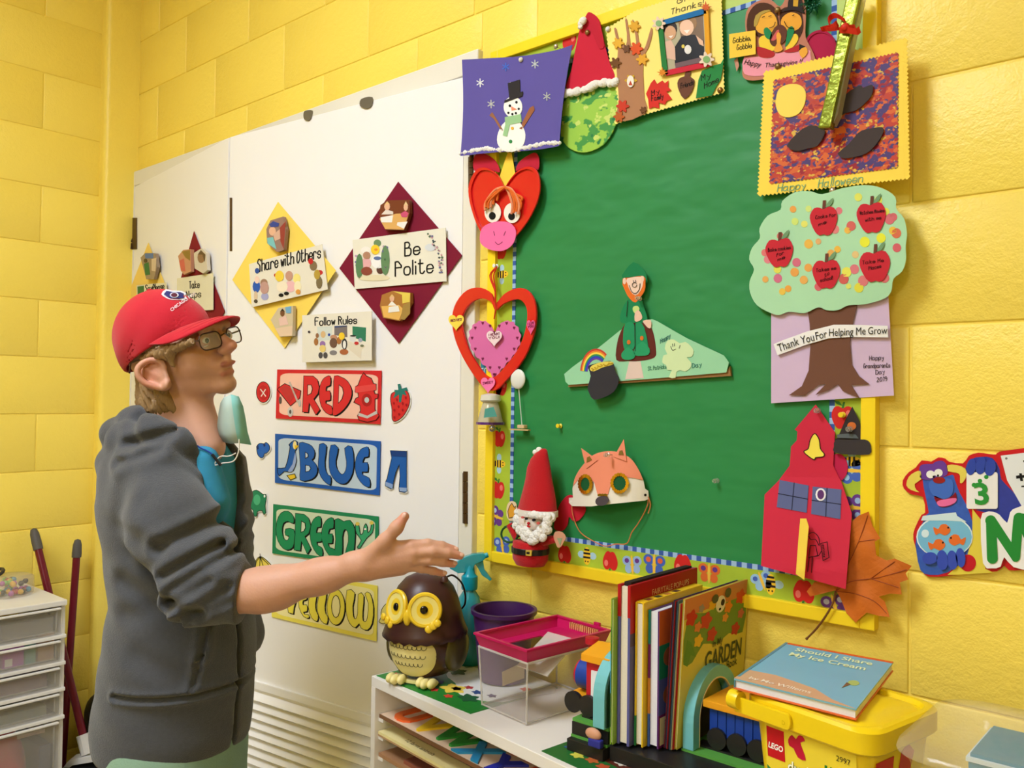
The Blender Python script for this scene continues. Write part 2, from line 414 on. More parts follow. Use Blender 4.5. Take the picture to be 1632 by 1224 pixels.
# ------------------------------------------------------------------ closet: casing and two doors
cas = struct(MB().box(((XO0+XO1)/2, YW+.0, ZO-.0275), XO1-XO0, .03, .055).build('trim_2', TRIMW, bevel=.003))
struct(MB().box((XO1-.0225, YW, (ZO-.055)/2), .045, .03, ZO-.055).build('trim_3', TRIMW, bevel=.003))
struct(MB().box((XO0+.0175, YW, (ZO-.055)/2), .035, .03, ZO-.055).build('trim_4', TRIMW, bevel=.003))
TH = math.radians(6.6)
HR = Vector((-1.478, 1.494, 0)); DR = Plane(HR, (math.cos(TH), math.sin(TH), 0))
HL = Vector((-3.228, 1.494, 0)); FR = HR-DR.u*.905; FL_ = FR-DR.u*.004
DL = Plane(HL, (FL_-HL))
DTOP = CAM_H+.792
def door(name, pl, O, u, length):
    b = MB(); c = O+u*(length/2)-pl.n*.019; b.box((c.x, c.y, (DTOP+.012)/2), length, .038, DTOP-.012, ux=u)
    d = struct(b.build(name, WHT, bevel=.0025)); return d
d1 = door('door_1', DR, FR, DR.u, (HR-FR).length)
LL = (FL_-HL).length-.004
d2 = door('door_2', DL, HL, DL.u, LL)
def hinge(pl, pts, parent, pxh=None):
    (x0, y0), (x1, y1) = pts
    b = MB(); b.poly([(x0, y0), (x1, y0), (x1, y1), (x0, y1)], .004, .006, pl)
    h = b.build('hinge', BRONZE, parent, bevel=.0008)
    b = MB(); xm = x0+(x1-x0)*.35; t0 = hit((xm, y0-3), pl, .006); t1 = hit((xm, y1+1), pl, .006)
    for i in range(5):
        a = t0+(t1-t0)*(i/5+.01); e = t0+(t1-t0)*((i+1)/5-.01); b.tube([a, e], .006, 10)
    b.build('knuckle', BRONZE, h)
hinge(DR, zN((930, 478), (968, 688)), d1); hinge(DR, [(746, 250), (762, 300)], d1)
hinge(DL, [(204.5, 347), (217, 397)], d2)
MB().poly([(366, 315), (369.5, 315), (369.5, 400), (366, 400)], .0015, .003, DR).build('edge_plate', BRONZE, d1)
# louvres in the lower part of the right door
x0 = hit((398, 1090), DR).x; 
def door_pt(s_, z, h): p = FR+DR.u*s_+DR.n*h; return Vector((p.x, p.y, z))
LZ = hit((480, 1112), DR).z
b = MB(); W1, W2 = .055, (HR-FR).length-.055
for za, zb, sa, sb in ((LZ-.012, LZ+.012, W1, W2), (.14, .16, W1, W2)):
    b.box(door_pt((sa+sb)/2, (za+zb)/2, .004), sb-sa, .008, zb-za, ux=DR.u)
b.build('louvre_frame', WHT, d1, bevel=.002)
z = LZ-.03; i = 0
sl = None
while z > .17:
    if sl is None:
        zc = z; b = MB(); c = door_pt((W1+W2)/2, z, .004); b.box(c, W2-W1, .03, .005, ux=DR.u, uy=(DR.n*.7-Z*.7), uz=(DR.n*.7+Z*.7)); sl = b.build('slat', WHT, d1)
    else: o = copy_obj(sl, d1); o.location = (0, 0, z-zc)
    z -= .0265
# hooks hung over the closet door
for nm, pts, lab in (('door_hook', zM((322, 132), (330, 121), (358, 120), (352, 150), (340, 162), (324, 155)), 'small rounded grey metal clip over the top of the white closet door, left one'),
                ('door_hook', zM((556, 100), (562, 72), (606, 64), (603, 100), (580, 112)), 'wider folded grey metal clip over the top of the white closet door, right one')):
    t = thing(nm, lab, 'clip', hit(pts[3], DR, 0)); MB().poly(smooth(pts, 3), .004, .003, DR).build('front_tab', GREYM, t)
    c = (Vector(pts[0])+Vector(pts[2]))/2; q = hit((c.x, c.y), DR, .0)
    MB().box(Vector((q.x, q.y, DTOP+.002))-DR.n*.012, .022, .03, .002, ux=DR.u).build('top_tab', GREYM, t)

# ------------------------------------------------------------------ ceiling lights
LM = bpy.data.materials.new('lamp_diffuser'); LM.use_nodes = True; nt = LM.node_tree; nt.nodes.remove(nt.nodes['Principled BSDF'])
em = nt.nodes.new('ShaderNodeEmission'); em.inputs[0].default_value = (.885, .955, 1.045, 1); em.inputs[1].default_value = LAMP
nt.links.new(em.outputs[0], nt.nodes['Material Output'].inputs[0])
FRM = mat('lamp_frame', (225, 225, 220), .4)
for i, (x, y) in enumerate(LAMPS):
    t = thing('ceiling_light', ['fluorescent ceiling light above the classroom corner near the closet', 'added fill light on the ceiling behind the photographer'][i], 'light', (x, y, CEIL-.06))
    MB().box((x, y, CEIL-.055), .58, 1.18, .01).build('diffuser', LM, t)
    b = MB()
    for dx, dy, sx, sy in ((.3, 0, .02, 1.22), (-.3, 0, .02, 1.22), (0, .6, .58, .02), (0, -.6, .58, .02)): b.box((x+dx, y+dy, CEIL-.031), sx, sy, .06)
    b.build('frame', FRM, t)
# ------------------------------------------------------------------ bulletin board
BX0 = hit((772, 893), WALL, .02).x; BX1 = hit((1394.5, 1003), WALL, .02).x
BZ0 = hit((772, 893), WALL, .02).z; BZ1 = hit((783, 84), WALL, .02).z
FRW = .0245
def wp(x, z, h): return Vector((x, YW-h, z))
bb = thing('bulletin_board', 'large green bulletin board with yellow frame and garden border on the block wall', 'bulletin board', wp((BX0+BX1)/2, BZ0, 0))
FY = mat('yellow_frame_paint', (248, 216, 40), .35, bump=.1, scale=60, var=.05)
zc = (BZ0+BZ1)/2; xc = (BX0+BX1)/2
for x, z, sx, sz in ((BX0+FRW/2, zc, FRW, BZ1-BZ0), (BX1-FRW/2, zc, FRW, BZ1-BZ0), (xc, BZ0+FRW/2, BX1-BX0-2*FRW, FRW), (xc, BZ1-FRW/2, BX1-BX0-2*FRW, FRW)):
    MB().box((x, YW-.0115, z), sx, .023, sz).build('frame_rail', FY, bb, bevel=.002)
GP = mat('green_board_paper', (40, 132, 72), .5, bump=0, var=.06, vscale=5)
nt = GP.node_tree; bs = nt.nodes['Principled BSDF']; tc = nt.nodes.new('ShaderNodeTexCoord'); n1 = nt.nodes.new('ShaderNodeTexNoise'); n1.inputs['Scale'].default_value = 7; n1.inputs['Detail'].default_value = 2
mpn = nt.nodes.new('ShaderNodeMapping'); mpn.inputs['Scale'].default_value = (1, 1, 2.2); nt.links.new(tc.outputs['Object'], mpn.inputs['Vector']); nt.links.new(mpn.outputs[0], n1.inputs['Vector'])
bp = nt.nodes.new('ShaderNodeBump'); bp.inputs['Strength'].default_value = .32; bp.inputs['Distance'].default_value = .02; nt.links.new(n1.outputs['Fac'], bp.inputs['Height']); nt.links.new(bp.outputs['Normal'], bs.inputs['Normal'])
gx0, gx1, gz0, gz1 = BX0+FRW, BX1-FRW, BZ0+FRW, BZ1-FRW
MB().box((xc, YW-.006, zc), gx1-gx0, .012, gz1-gz0).build('green_paper', GP, bb)
LIME = mat('lime_border', (168, 192, 58), .4, var=.18, vscale=18)
BW = .047; BD = .0095
def strip(x0, x1, z0, z1): return MB().box(((x0+x1)/2, YW-.0127, (z0+z1)/2), x1-x0, .0014, z1-z0).build('border_strip', LIME, bb)
strip(gx0, gx0+BW, gz0, gz1); strip(gx1-BW, gx1, gz0, gz1); strip(gx0+BW, gx1-BW, gz0, gz0+BW); strip(gx0+BW, gx1-BW, gz1-BW, gz1)
def dashes(m, ph):
    b = MB(); L = .0105
    for zz in (gz0+BW+BD/2, gz1-BW-BD/2):
        x = gx0+BW+ph*L; 
        while x+L < gx1-BW: b.box((x+L/2, YW-.0127, zz), L, .0014, BD); x += 2*L
    for xx in (gx0+BW+BD/2, gx1-BW-BD/2):
        z = gz0+BW+BD+ph*L
        while z+L < gz1-BW-BD: b.box((xx, YW-.0127, z+L/2), BD, .0014, L); z += 2*L
    return b
tag(dashes(None, 0).build('border_dashes', P((58, 92, 168)), bb), kind='stuff'); tag(dashes(None, 1).build('border_dashes', P((158, 190, 228)), bb), kind='stuff')
# printed garden pictures on the border, built as thin raised prints
HB = .0139
def wpoly(b, pts, h=HB, th=.0005): return b.prism([wp(x, z, h) for x, z in pts], Vector((0, -1, 0)), th)
def rot2(pts, c, a): return [(c[0]+(x)*math.cos(a)-(z)*math.sin(a), c[1]+x*math.sin(a)+z*math.cos(a)) for x, z in pts]
def apple(x, z, s, a=0):
    pts = [(0, .8), (.35, .98), (.75, .9), (1, .4), (.95, -.2), (.6, -.85), (.25, -1), (0, -.9), (-.25, -1), (-.6, -.85), (-.95, -.2), (-1, .4), (-.75, .9), (-.35, .98)]
    o = wpoly(MB(), rot2([(p*s*.95, q*s) for p, q in smooth(pts, 2)], (x, z), a)).build('apple_print', P((205, 40, 40), rough=.45), bb)
    b = MB(); wpoly(b, rot2([(-.1*s, .8*s), (.1*s, .8*s), (.2*s, 1.35*s), (.05*s, 1.35*s)], (x, z), a), HB+.0006)
    wpoly(b, rot2([(q[0]*s, q[1]*s) for q in ((0, 1), (-.5, 1.15), (-.75, 1.45), (-.3, 1.4))], (x, z), a), HB+.0006); b.build('leaf', P((60, 120, 50)), o)
    wpoly(MB(), rot2([(p*s*.25+.5*s, q*s*.35+.3*s) for p, q in ell(0, 0, 1, n=10)], (x, z), a), HB+.0006).build('shine', P((235, 120, 110)), o)
def bee(x, z, s, a=0):
    o = wpoly(MB(), rot2([(p*s*.5, q*s) for p, q in ell(0, 0, 1, n=16)], (x, z), a)).build('bee_print', P((245, 200, 50), rough=.45), bb)
    for sg in (-1, 1): wpoly(MB(), rot2([(sg*(.35+.45)*s+p*s*.55*.9, .1*s+q*s*.4) for p, q in ell(0, 0, 1, n=12)], (x, z), a), HB-.0004, .0002).build('wing', P((170, 205, 225)), o)
    b = MB()
    for q in (-.15, .3, .7): w_ = .5*math.sqrt(max(0, 1-q*q))*.98; wpoly(b, rot2([(-w_*s, (q-.1)*s), (w_*s, (q-.1)*s), (w_*s, (q+.1)*s), (-w_*s, (q+.1)*s)], (x, z), a), HB+.0006)
    b.build('stripe', P((40, 34, 30)), o)
    b = MB()
    for sg in (-1, 1): wpoly(b, rot2([(sg*.17*s+p*s*.08, -.6*s+q*s*.1) for p, q in ell(0, 0, 1, n=8)], (x, z), a), HB+.0006)
    b.build('eye', P((40, 34, 30)), o)
def butterfly(x, z, s, c1, c2, a=0):
    o = wpoly(MB(), rot2([(p*s*.16, q*s) for p, q in ell(0, 0, 1, n=12)], (x, z), a), HB+.0004).build('butterfly_print', P((235, 190, 70), rough=.45), bb)
    for sg in (-1, 1):
        wg = MB(); wpoly(wg, rot2([(sg*.62*s+p*s*.55, .4*s+q*s*.5) for p, q in ell(0, 0, 1, n=14)], (x, z), a), HB-.0001, .0003); wpoly(wg, rot2([(sg*.5*s+p*s*.42, -.42*s+q*s*.45) for p, q in ell(0, 0, 1, n=14)], (x, z), a), HB, .0003)
        wgo = wg.build('wing', P(c1, rough=.45), o)
        wpoly(MB(), rot2([(sg*.62*s+p*s*.27, .42*s+q*s*.25) for p, q in ell(0, 0, 1, n=10)], (x, z), a), HB+.0004).build('wing_spot', P(c2), o)
def bpx(p): q = hit(p, WALL, HB); return q.x, q.z
BLU, PUR, ORA = (70, 100, 190), (105, 60, 140), (220, 110, 50)
for p, s in ((zF((168, 185))[0], .019), (zF((160, 570))[0], .020), (zF((658, 1050))[0], .0185), (zF((1000, 1100))[0], .0195), ((736+55, 620), .018), (zA((665, 240))[0], .02), (zD((256, 445))[0], .018), (zD((256, 1010))[0], .019)):
    apple(*bpx(p), s, PI if p[1] > 860 else 0)
apple(*bpx(zJ((740, 72))[0]), .02, PI); apple(*bpx(zG((285, 950))[0]), .02, PI); apple(*bpx(zG((480, 80))[0]), .02); 
for p, s, a in ((zF((170, 372))[0], .018, PI/2), (zF((825, 1065))[0], .019, 0), (zD((262, 540))[0], .018, PI/2), (zG((120, 915))[0], .019, 0), (zG((530, 300))[0], .017, PI/2)): bee(*bpx(p), s, a)
for p, s, c1, c2, a in ((zF((150, 770))[0], .021, PUR, (165, 190, 230), PI/2.3), (zF((190, 985))[0], .022, BLU, (165, 190, 230), .2), (zF((1165, 1130))[0], .02, (150, 180, 225), PUR, .1), (zF((1330, 1130))[0], .022, BLU, (220, 100, 60), 0),
    (zJ((890, 120))[0], .02, ORA, PUR, 0), (zG((525, 345))[0], .02, BLU, (150, 190, 230), PI/2), (zG((530, 530))[0], .02, PUR, (150, 180, 225), -PI/2), (zG((440, 1020))[0], .02, PUR, (190, 190, 220), .3), (zJ((1190, 165))[0], .018, (150, 190, 225), BLU, .4)):
    butterfly(*bpx(p), s, c1, c2, a)
# ------------------------------------------------------------------ signs on the closet doors
zS = zm(395, 570, .16544); zT = zm(395, 680, .16544); zU = zm(395, 770, .21243)
zV = zm(365, 310, .21251); zW = zm(535, 280, .22876); zX = zm(195, 190, .2451); zY = zm(470, 480, .089841)
BK = (22, 20, 20)
def base_of(px, pl): return hit(max(px, key=lambda p: p[1]), pl, 0)
def off(px, dx, dy): return [(a+dx, b+dy) for a, b in px]
def blobs(parent, name, h, items, pl):
    """small printed blobs: (cx,cy,rx,ry,rgb)"""
    for i, (cx, cy, rx, ry, c) in enumerate(items):
        MB().poly(ell(cx, cy, rx, ry, n=12), h+.0003*(i % 3+1), .0003, pl).build(name, P(c), parent)

def colour_word(name, label, quad, edge, inner, ltr, letters, holes, lcol, icons):
    pl = DR; t = thing(name, label, 'sign', base_of(quad, pl)); 
    sheet = paper('card', quad, .004, edge, t, th=.0012, pl=pl, m=P(edge, rough=.4))
    pan = [bil(quad, x, y) for x, y in rrect(.03, .075, .97, .925, .035)]
    pan = []
    for x, y in rrect(0, 0, 1, 1, .09): pan.append(bil(quad, .032+.936*x if True else x, .075+.85*y))
    paper('panel', pan, .0046, inner, t, th=.0005, pl=pl, m=P(inner, rough=.4))
    for p in letters:
        so = MB().poly(off(p, 2.2, 2.0), .0050, .0003, pl); so.poly(off(p, 1.1, .9), .0051, .0003, pl); so.stroke(p, 1.6, .0053, pl, closed=True)
        l = MB().poly(p, .0055, .0003, pl).build('letter', P(lcol, rough=.4), t); so.build('letter_shadow', P(BK), l)
    for p in holes: 
        MB().poly(p, .0059, .0003, pl).build('letter_counter', P(inner, rough=.4), t)
        MB().stroke(p, 1.0, .0061, pl, closed=True).build('letter_outline', P(BK), t)
    for nm, p, c, lv in icons: 
        MB().poly(p, .0055+.0005*lv, .0003, pl).build(nm, P(c, rough=.4), t)
        if lv == 0: MB().stroke(p, 1.0, .0058, pl, closed=True).build('outline', P(BK), t)
    return t
RQ = zS((282, 113), (1288, 125), (1275, 642), (268, 585))
RR = (212, 42, 50)
colour_word('color_sign', 'red word card spelling RED with a wagon and a hydrant on the white door', RQ, (206, 38, 48), (240, 190, 170), None,
  [zS((540, 178), (628, 180), (668, 215), (685, 285), (672, 345), (632, 398), (692, 500), (655, 548), (588, 430), (578, 525), (528, 522), (535, 350)),
   smooth(zS((792, 182), (792, 262), (755, 278), (752, 325), (788, 322), (792, 405), (750, 412), (752, 445), (805, 470), (808, 545), (755, 530), (708, 465), (690, 370), (695, 280), (725, 210), (760, 184)), 2),
   smooth(zS((835, 180), (900, 190), (960, 230), (998, 310), (990, 390), (945, 470), (880, 535), (822, 555), (822, 480), (828, 300)), 2)],
  [zS((577, 262), (610, 264), (622, 300), (608, 345), (575, 362)), zS((878, 262), (910, 290), (922, 340), (905, 400), (872, 438))], RR,
  [('wagon', zS((290, 295), (355, 250), (510, 320), (500, 390), (410, 465), (285, 310)), RR, 0), ('wagon_bed', zS((310, 300), (360, 268), (480, 325), (400, 440)), (190, 50, 55), 1),
   ('wagon_handle', zS((392, 235), (408, 232), (490, 430), (475, 435)), (190, 180, 170), 1), ('wagon_wheel', zS(*ell(408, 522, 26, 48)), (200, 195, 190), 1), ('wagon_wheel', zS(*ell(408, 522, 10, 20)), (80, 75, 75), 2), ('wagon_wheel', zS(*ell(312, 410, 14, 36)), (90, 80, 80), 1), ('wagon_wheel', zS(*ell(498, 440, 14, 32)), (190, 185, 180), 1),
   ('hydrant', zS((1090, 185), (1115, 145), (1140, 175), (1190, 200), (1210, 250), (1235, 255), (1235, 310), (1215, 320), (1225, 350), (1255, 350), (1252, 390), (1225, 400), (1225, 500), (1265, 560), (1235, 600), (1150, 622), (1070, 600), (1055, 560), (1085, 510), (1080, 460), (1020, 430), (1040, 390), (1065, 380), (1060, 340), (1032, 330), (1035, 280), (1060, 265)), RR, 0),
   ('hydrant_band', zS((1032, 280), (1232, 253), (1236, 312), (1035, 340)), (222, 70, 72), 1), ('hydrant_base', zS((1068, 530), (1150, 560), (1240, 510), (1248, 540), (1150, 585), (1062, 560)), (195, 190, 188), 1),
   ('hydrant_cap', zS(*ell(1145, 408, 48, 62)), (170, 26, 36), 1), ('hydrant_cap', zS(*ell(1145, 408, 22, 27)), (190, 195, 195), 2)])
BQ = zT((262, 68), (1278, 140), (1268, 663), (260, 540)); BL = (20, 92, 178)
colour_word('color_sign', 'blue word card spelling BLUE with a blue bird on the white door', BQ, (22, 88, 176), (188, 206, 222), None,
  [smooth(zT((498, 158), (560, 162), (615, 190), (642, 245), (632, 300), (615, 320), (655, 365), (668, 430), (640, 485), (580, 515), (505, 512), (508, 400), (500, 260)), 2),
   smooth(zT((692, 172), (755, 182), (738, 330), (748, 420), (775, 470), (797, 480), (795, 555), (755, 540), (705, 480), (680, 390), (686, 280)), 2),
   smooth(zT((802, 180), (868, 205), (845, 320), (855, 400), (905, 465), (945, 420), (952, 330), (935, 208), (1000, 195), (1018, 330), (1005, 450), (960, 530), (910, 550), (850, 525), (795, 440), (783, 330)), 2),
   smooth(zT((1160, 202), (1160, 285), (1120, 295), (1105, 350), (1150, 348), (1152, 432), (1100, 432), (1110, 470), (1168, 498), (1172, 580), (1115, 560), (1060, 490), (1035, 400), (1045, 300), (1085, 225), (1125, 203)), 2)],
  [zT((552, 245), (578, 262), (580, 290), (553, 305)), zT((555, 370), (590, 375), (605, 402), (590, 428), (556, 435))], BL,
  [('bird_leg', zT((375, 470), (450, 455), (465, 490), (410, 515)), (225, 190, 50), 0), ('bird', smooth(zT((395, 175), (440, 135), (480, 150), (470, 220), (455, 240), (470, 330), (440, 420), (400, 440), (350, 430), (300, 475), (285, 400), (360, 395), (395, 260), (405, 190)), 2), BL, 0), ('bird_belly', smooth(zT((455, 250), (466, 330), (430, 430), (385, 430), (430, 360)), 2), (150, 170, 215), 1),
   ('bird_face', zT(*ell(452, 178, 18, 40)), (240, 225, 150), 1), ('bird_beak', zT((450, 180), (490, 182), (455, 222)), (235, 190, 40), 2)])
GQ = zU((190, 157), (980, 250), (978, 640), (183, 527)); GR = (14, 140, 92)
colour_word('color_sign', 'green word card spelling GREEN with a gecko behind the pointing forearm', GQ, (22, 132, 88), (205, 218, 190), None,
  [smooth(zU((340, 250), (340, 300), (300, 285), (265, 300), (255, 360), (270, 420), (300, 430), (310, 395), (285, 390), (285, 345), (345, 350), (348, 420), (335, 480), (290, 500), (245, 465), (215, 390), (218, 290), (250, 225), (300, 212)), 2),
   zU((358, 228), (420, 235), (455, 265), (470, 320), (455, 375), (425, 400), (470, 490), (445, 530), (400, 430), (392, 505), (348, 500), (356, 380)),
   smooth(zU((545, 255), (545, 325), (520, 330), (512, 375), (548, 372), (552, 435), (515, 440), (525, 470), (555, 488), (557, 545), (520, 530), (480, 460), (468, 380), (480, 300), (510, 258)), 2),
   smooth(zU((640, 265), (640, 335), (612, 342), (602, 385), (632, 382), (632, 448), (600, 450), (615, 485), (652, 500), (655, 560), (610, 540), (570, 470), (552, 390), (570, 310), (605, 268)), 2),
   smooth(zU((655, 275), (700, 278), (720, 290), (765, 280), (800, 340), (800, 440), (785, 540), (730, 545), (755, 440), (750, 365), (725, 345), (708, 400), (705, 550), (655, 555), (660, 420)), 2)],
  [zU((402, 285), (428, 300), (432, 335), (420, 360), (398, 368))], GR,
  [('gecko', smooth(zU((805, 330), (815, 300), (835, 325), (845, 385), (865, 370), (870, 330), (885, 305), (898, 335), (900, 370), (920, 350), (925, 310), (945, 310), (935, 370), (895, 410), (860, 460), (840, 490), (820, 480), (850, 430), (815, 380)), 2), (52, 165, 115), 0),
   ('gecko_toe', zU(*ell(822, 305, 15, 14)), (225, 200, 90), 1), ('gecko_toe', zU(*ell(928, 298, 15, 14)), (225, 200, 90), 1), ('gecko_eye', zU(*ell(880, 345, 9, 7)), (240, 240, 230), 2)])
YQ = zU((180, 635), (972, 770), (965, 1187), (178, 1003)); YE = (238, 222, 80)
colour_word('color_sign', 'yellow word card spelling YELLOW partly hidden by the pointing forearm', YQ, (240, 226, 96), (242, 232, 170), None,
  [smooth(zU((250, 800), (290, 830), (310, 880), (330, 840), (370, 850), (345, 930), (338, 980), (305, 970), (300, 930)), 1),
   smooth(zU((440, 810), (440, 870), (412, 880), (412, 915), (440, 915), (442, 960), (415, 965), (425, 985), (455, 990), (455, 1010), (420, 1000), (385, 930), (385, 850), (410, 812)), 2),
   smooth(zU((480, 790), (520, 800), (505, 900), (510, 960), (525, 990), (518, 1035), (480, 1010), (455, 930), (462, 850)), 2),
   smooth(zU((550, 800), (590, 815), (575, 920), (582, 980), (598, 1005), (590, 1055), (550, 1030), (522, 950), (530, 870)), 2),
   smooth(zU(*ell(660, 930, 65, 132, n=14)), 2),
   smooth(zU((745, 805), (800, 825), (785, 920), (790, 1000), (808, 1020), (825, 980), (830, 835), (868, 845), (860, 960), (862, 1030), (885, 1040), (900, 1000), (905, 900), (880, 830), (915, 828), (940, 930), (930, 1050), (895, 1100), (850, 1085), (835, 1050), (805, 1082), (765, 1050), (738, 960)), 2)],
  [smooth(zU(*ell(660, 925, 32, 84, n=12)), 1)], YE, [])

def cutout(name, label, cat, outline, rgb, details, white=2.0):
    """die-cut picture with a white rim, stuck on the door"""
    t = thing(name, label, cat, base_of(outline, DR)); c = (sum(p[0] for p in outline)/len(outline), sum(p[1] for p in outline)/len(outline))
    rim = []
    for x, y in outline:
        d = math.hypot(x-c[0], y-c[1]) or 1; rim.append((x+(x-c[0])/d*white, y+(y-c[1])/d*white))
    paper('card', rim, .0035, (240, 238, 232), t, th=.0022, pl=DR)
    o = MB().poly(outline, .0040, .0004, DR).build('picture', P(rgb, rough=.4), t); MB().stroke(outline, .9, .0043, DR, closed=True).build('outline', P(BK), t)
    for nm, p, cc in details: MB().poly(p, .0046, .0003, DR).build(nm, P(cc, rough=.4), o)
    return t
t = cutout('button_cutout', 'round red paper button beside the RED card', 'decoration', zS(*ell(148, 332, 66, 100)), (208, 40, 50), [('button_ring', zS(*ell(148, 335, 46, 70)), (188, 30, 42))])
lines('stitches', [zS((122, 305), (172, 372)), zS((168, 308), (128, 372))], 1.3, .0052, (240, 235, 225), t, DR)
t = cutout('strawberry_cutout', 'red paper strawberry with teal leaves right of the RED card', 'decoration', smooth(zS((1400, 335), (1465, 310), (1535, 325), (1560, 400), (1545, 480), (1490, 570), (1420, 615), (1390, 590), (1388, 500), (1374, 420), (1378, 360)), 3), (210, 44, 48),
  [('leaves', zS((1410, 310), (1450, 310), (1442, 255), (1470, 252), (1478, 300), (1530, 285), (1545, 320), (1510, 318), (1530, 370), (1490, 350), (1475, 430), (1455, 430), (1455, 355), (1400, 395), (1420, 340)), (38, 118, 112))])
blobs(t, 'seed', .005, [(*zS((x, y))[0], 1.4, 2.2, (160, 24, 34)) for x, y in ((1405, 440), (1435, 405), (1450, 470), (1490, 440), (1525, 455), (1410, 505), (1490, 505), (1455, 545), (1410, 575), (1520, 385))], DR)
cutout('blueberry_cutout', 'pair of blue paper blueberries beside the BLUE card', 'decoration', smooth(zT((90, 180), (120, 160), (155, 165), (175, 152), (205, 180), (208, 220), (180, 255), (160, 260), (150, 290), (125, 300), (95, 270), (85, 220)), 3), (30, 96, 188), [('berry_crown', zT((80, 190), (100, 180), (104, 215), (84, 225)), (14, 40, 96)), ('berry_crown', zT((148, 170), (162, 162), (170, 185), (155, 195)), (14, 40, 96))])
cutout('jeans_cutout', 'blue paper jeans with rolled cuffs right of the BLUE card', 'decoration', zT((1372, 230), (1530, 238), (1530, 590), (1535, 620), (1510, 635), (1458, 625), (1455, 590), (1465, 480), (1458, 365), (1425, 440), (1400, 550), (1398, 590), (1375, 600), (1322, 570), (1325, 535), (1340, 500), (1385, 300)), (24, 90, 172),
  [('cuff', zT((1324, 530), (1398, 556), (1394, 598), (1325, 570)), (140, 165, 210)), ('cuff', zT((1458, 585), (1532, 590), (1530, 626), (1462, 622)), (140, 165, 210)), ('waistband', zT((1375, 232), (1530, 240), (1528, 292), (1390, 285)), (16, 60, 128))])
t = cutout('turtle_cutout', 'green paper turtle beside the GREEN card', 'decoration', smooth(zU((20, 110), (35, 65), (65, 52), (100, 75), (115, 85), (135, 85), (138, 120), (130, 170), (135, 220), (118, 235), (105, 205), (70, 215), (68, 245), (45, 245), (40, 205), (20, 180)), 2), (22, 128, 92), [('shell_plate', zU(*ell(68, 125, 26, 40)), (70, 172, 128)), ('turtle_eye', zU(*ell(125, 98, 6, 10)), (245, 245, 240))])
t = cutout('umbrella_cutout', 'yellow paper umbrella above the YELLOW card', 'decoration', smooth(zU((92, 550), (135, 575), (170, 610), (188, 632), (165, 628), (140, 650), (122, 640), (98, 665), (80, 655), (55, 680), (45, 640), (60, 580)), 2), (236, 214, 92), [])
lines('ribs', [zU((92, 550), (85, 655)), zU((92, 550), (120, 640)), zU((92, 550), (62, 590), (52, 650)), zU((92, 552), (145, 600), (165, 628)), zU((92, 550), (90, 530))], .9, .0052, BK, t, DR)

SK, SK2, HAIR = (196, 140, 108), (224, 176, 146), (120, 80, 46)
def kids_photo(parent, poly, pl, h, bg, patches):
    o = MB().poly(poly, h, .011, pl).build('photo_cutout', P(bg, rough=.3), parent)
    for i, (nm, p, c) in enumerate(patches): MB().poly(p, h+.0004+.00015*i, .0003, pl).build(nm, P(c, rough=.3), o)
    return o
# yellow diamond: Share with Others
q = zV((368, 55), (802, 570), (418, 1152), (25, 640))
t = thing('diamond_sign', 'yellow diamond with Share with Others card and two photos on the white door', 'sign', base_of(q, DR))
hq = lambda x, y: .004+.010*max(0, min(1, (x-470)/60))+.006*max(0, (420-x)/50)
b = MB(); b.grid(lambda u, v: hit((lambda p: p)(bil(q, u, v)), DR, hq(*bil(q, u, v))), 8, 8); b.build('diamond_sheet', P((246, 214, 98)), t, solid=.0008)
c = zV((150, 522), (698, 372), (740, 712), (170, 845)); paper('card', c, .017, (226, 220, 206), t, th=.0015, pl=DR)
hand('lettering', 'Share with Others', zV((215, 580))[0], zV((685, 472))[0], 19, .0172, BK, t, DR, w=1.9, jit=.15)
def cb(u, v): return bil(c, u, v)
blobs(t, 'drawing', .0174, [(*zV(p)[0], a, bb_, cc) for p, a, bb_, cc in (((205, 690), 6, 10, (50, 90, 180)), ((210, 640), 4, 6, (235, 205, 190)), ((210, 572), 3.5, 4.5, (50, 80, 150)), ((200, 760), 3, 8, (215, 190, 160)), ((200, 800), 3, 3, (80, 70, 55)), ((265, 700), 7, 10, (190, 150, 140)), ((262, 665), 6, 7, (160, 125, 100)), ((268, 765), 6, 6, (165, 165, 205)), ((378, 612), 7, 9, (236, 205, 70)), ((350, 605), 3, 3, (190, 60, 50)), ((398, 690), 9, 9, (238, 225, 200)), ((450, 610), 6, 8, (195, 150, 130)), ((460, 690), 9, 9, (230, 180, 185)), ((390, 755), 4, 3, BK), ((430, 742), 4, 3, BK), ((508, 630), 6, 8, (236, 220, 130)), ((515, 690), 6, 9, (235, 225, 190)), ((518, 730), 4, 4, (215, 150, 70)), ((632, 535), 6, 8, (130, 110, 80)), ((612, 500), 4, 5, (190, 40, 40)), ((660, 600), 5, 8, (180, 150, 60)), ((680, 585), 5, 4, (190, 50, 50)), ((676, 660), 5, 10, (120, 105, 75)))], DR)
kids_photo(t, zV((280, 260), (310, 195), (405, 165), (425, 260), (412, 415), (360, 432), (285, 365)), DR, .022, (150, 120, 110), [('backdrop', zV((380, 250), (425, 200), (420, 260), (410, 410), (385, 350)), (150, 62, 56)), ('shirt', zV((285, 325), (330, 320), (355, 410), (290, 370)), (120, 190, 195)), ('face', zV(*ell(325, 275, 26, 34, n=12)), SK2), ('arm', zV((330, 300), (380, 260), (385, 330), (345, 350)), (210, 170, 150)), ('hat', zV((300, 225), (330, 200), (375, 215), (370, 240), (315, 245)), (50, 70, 150))])
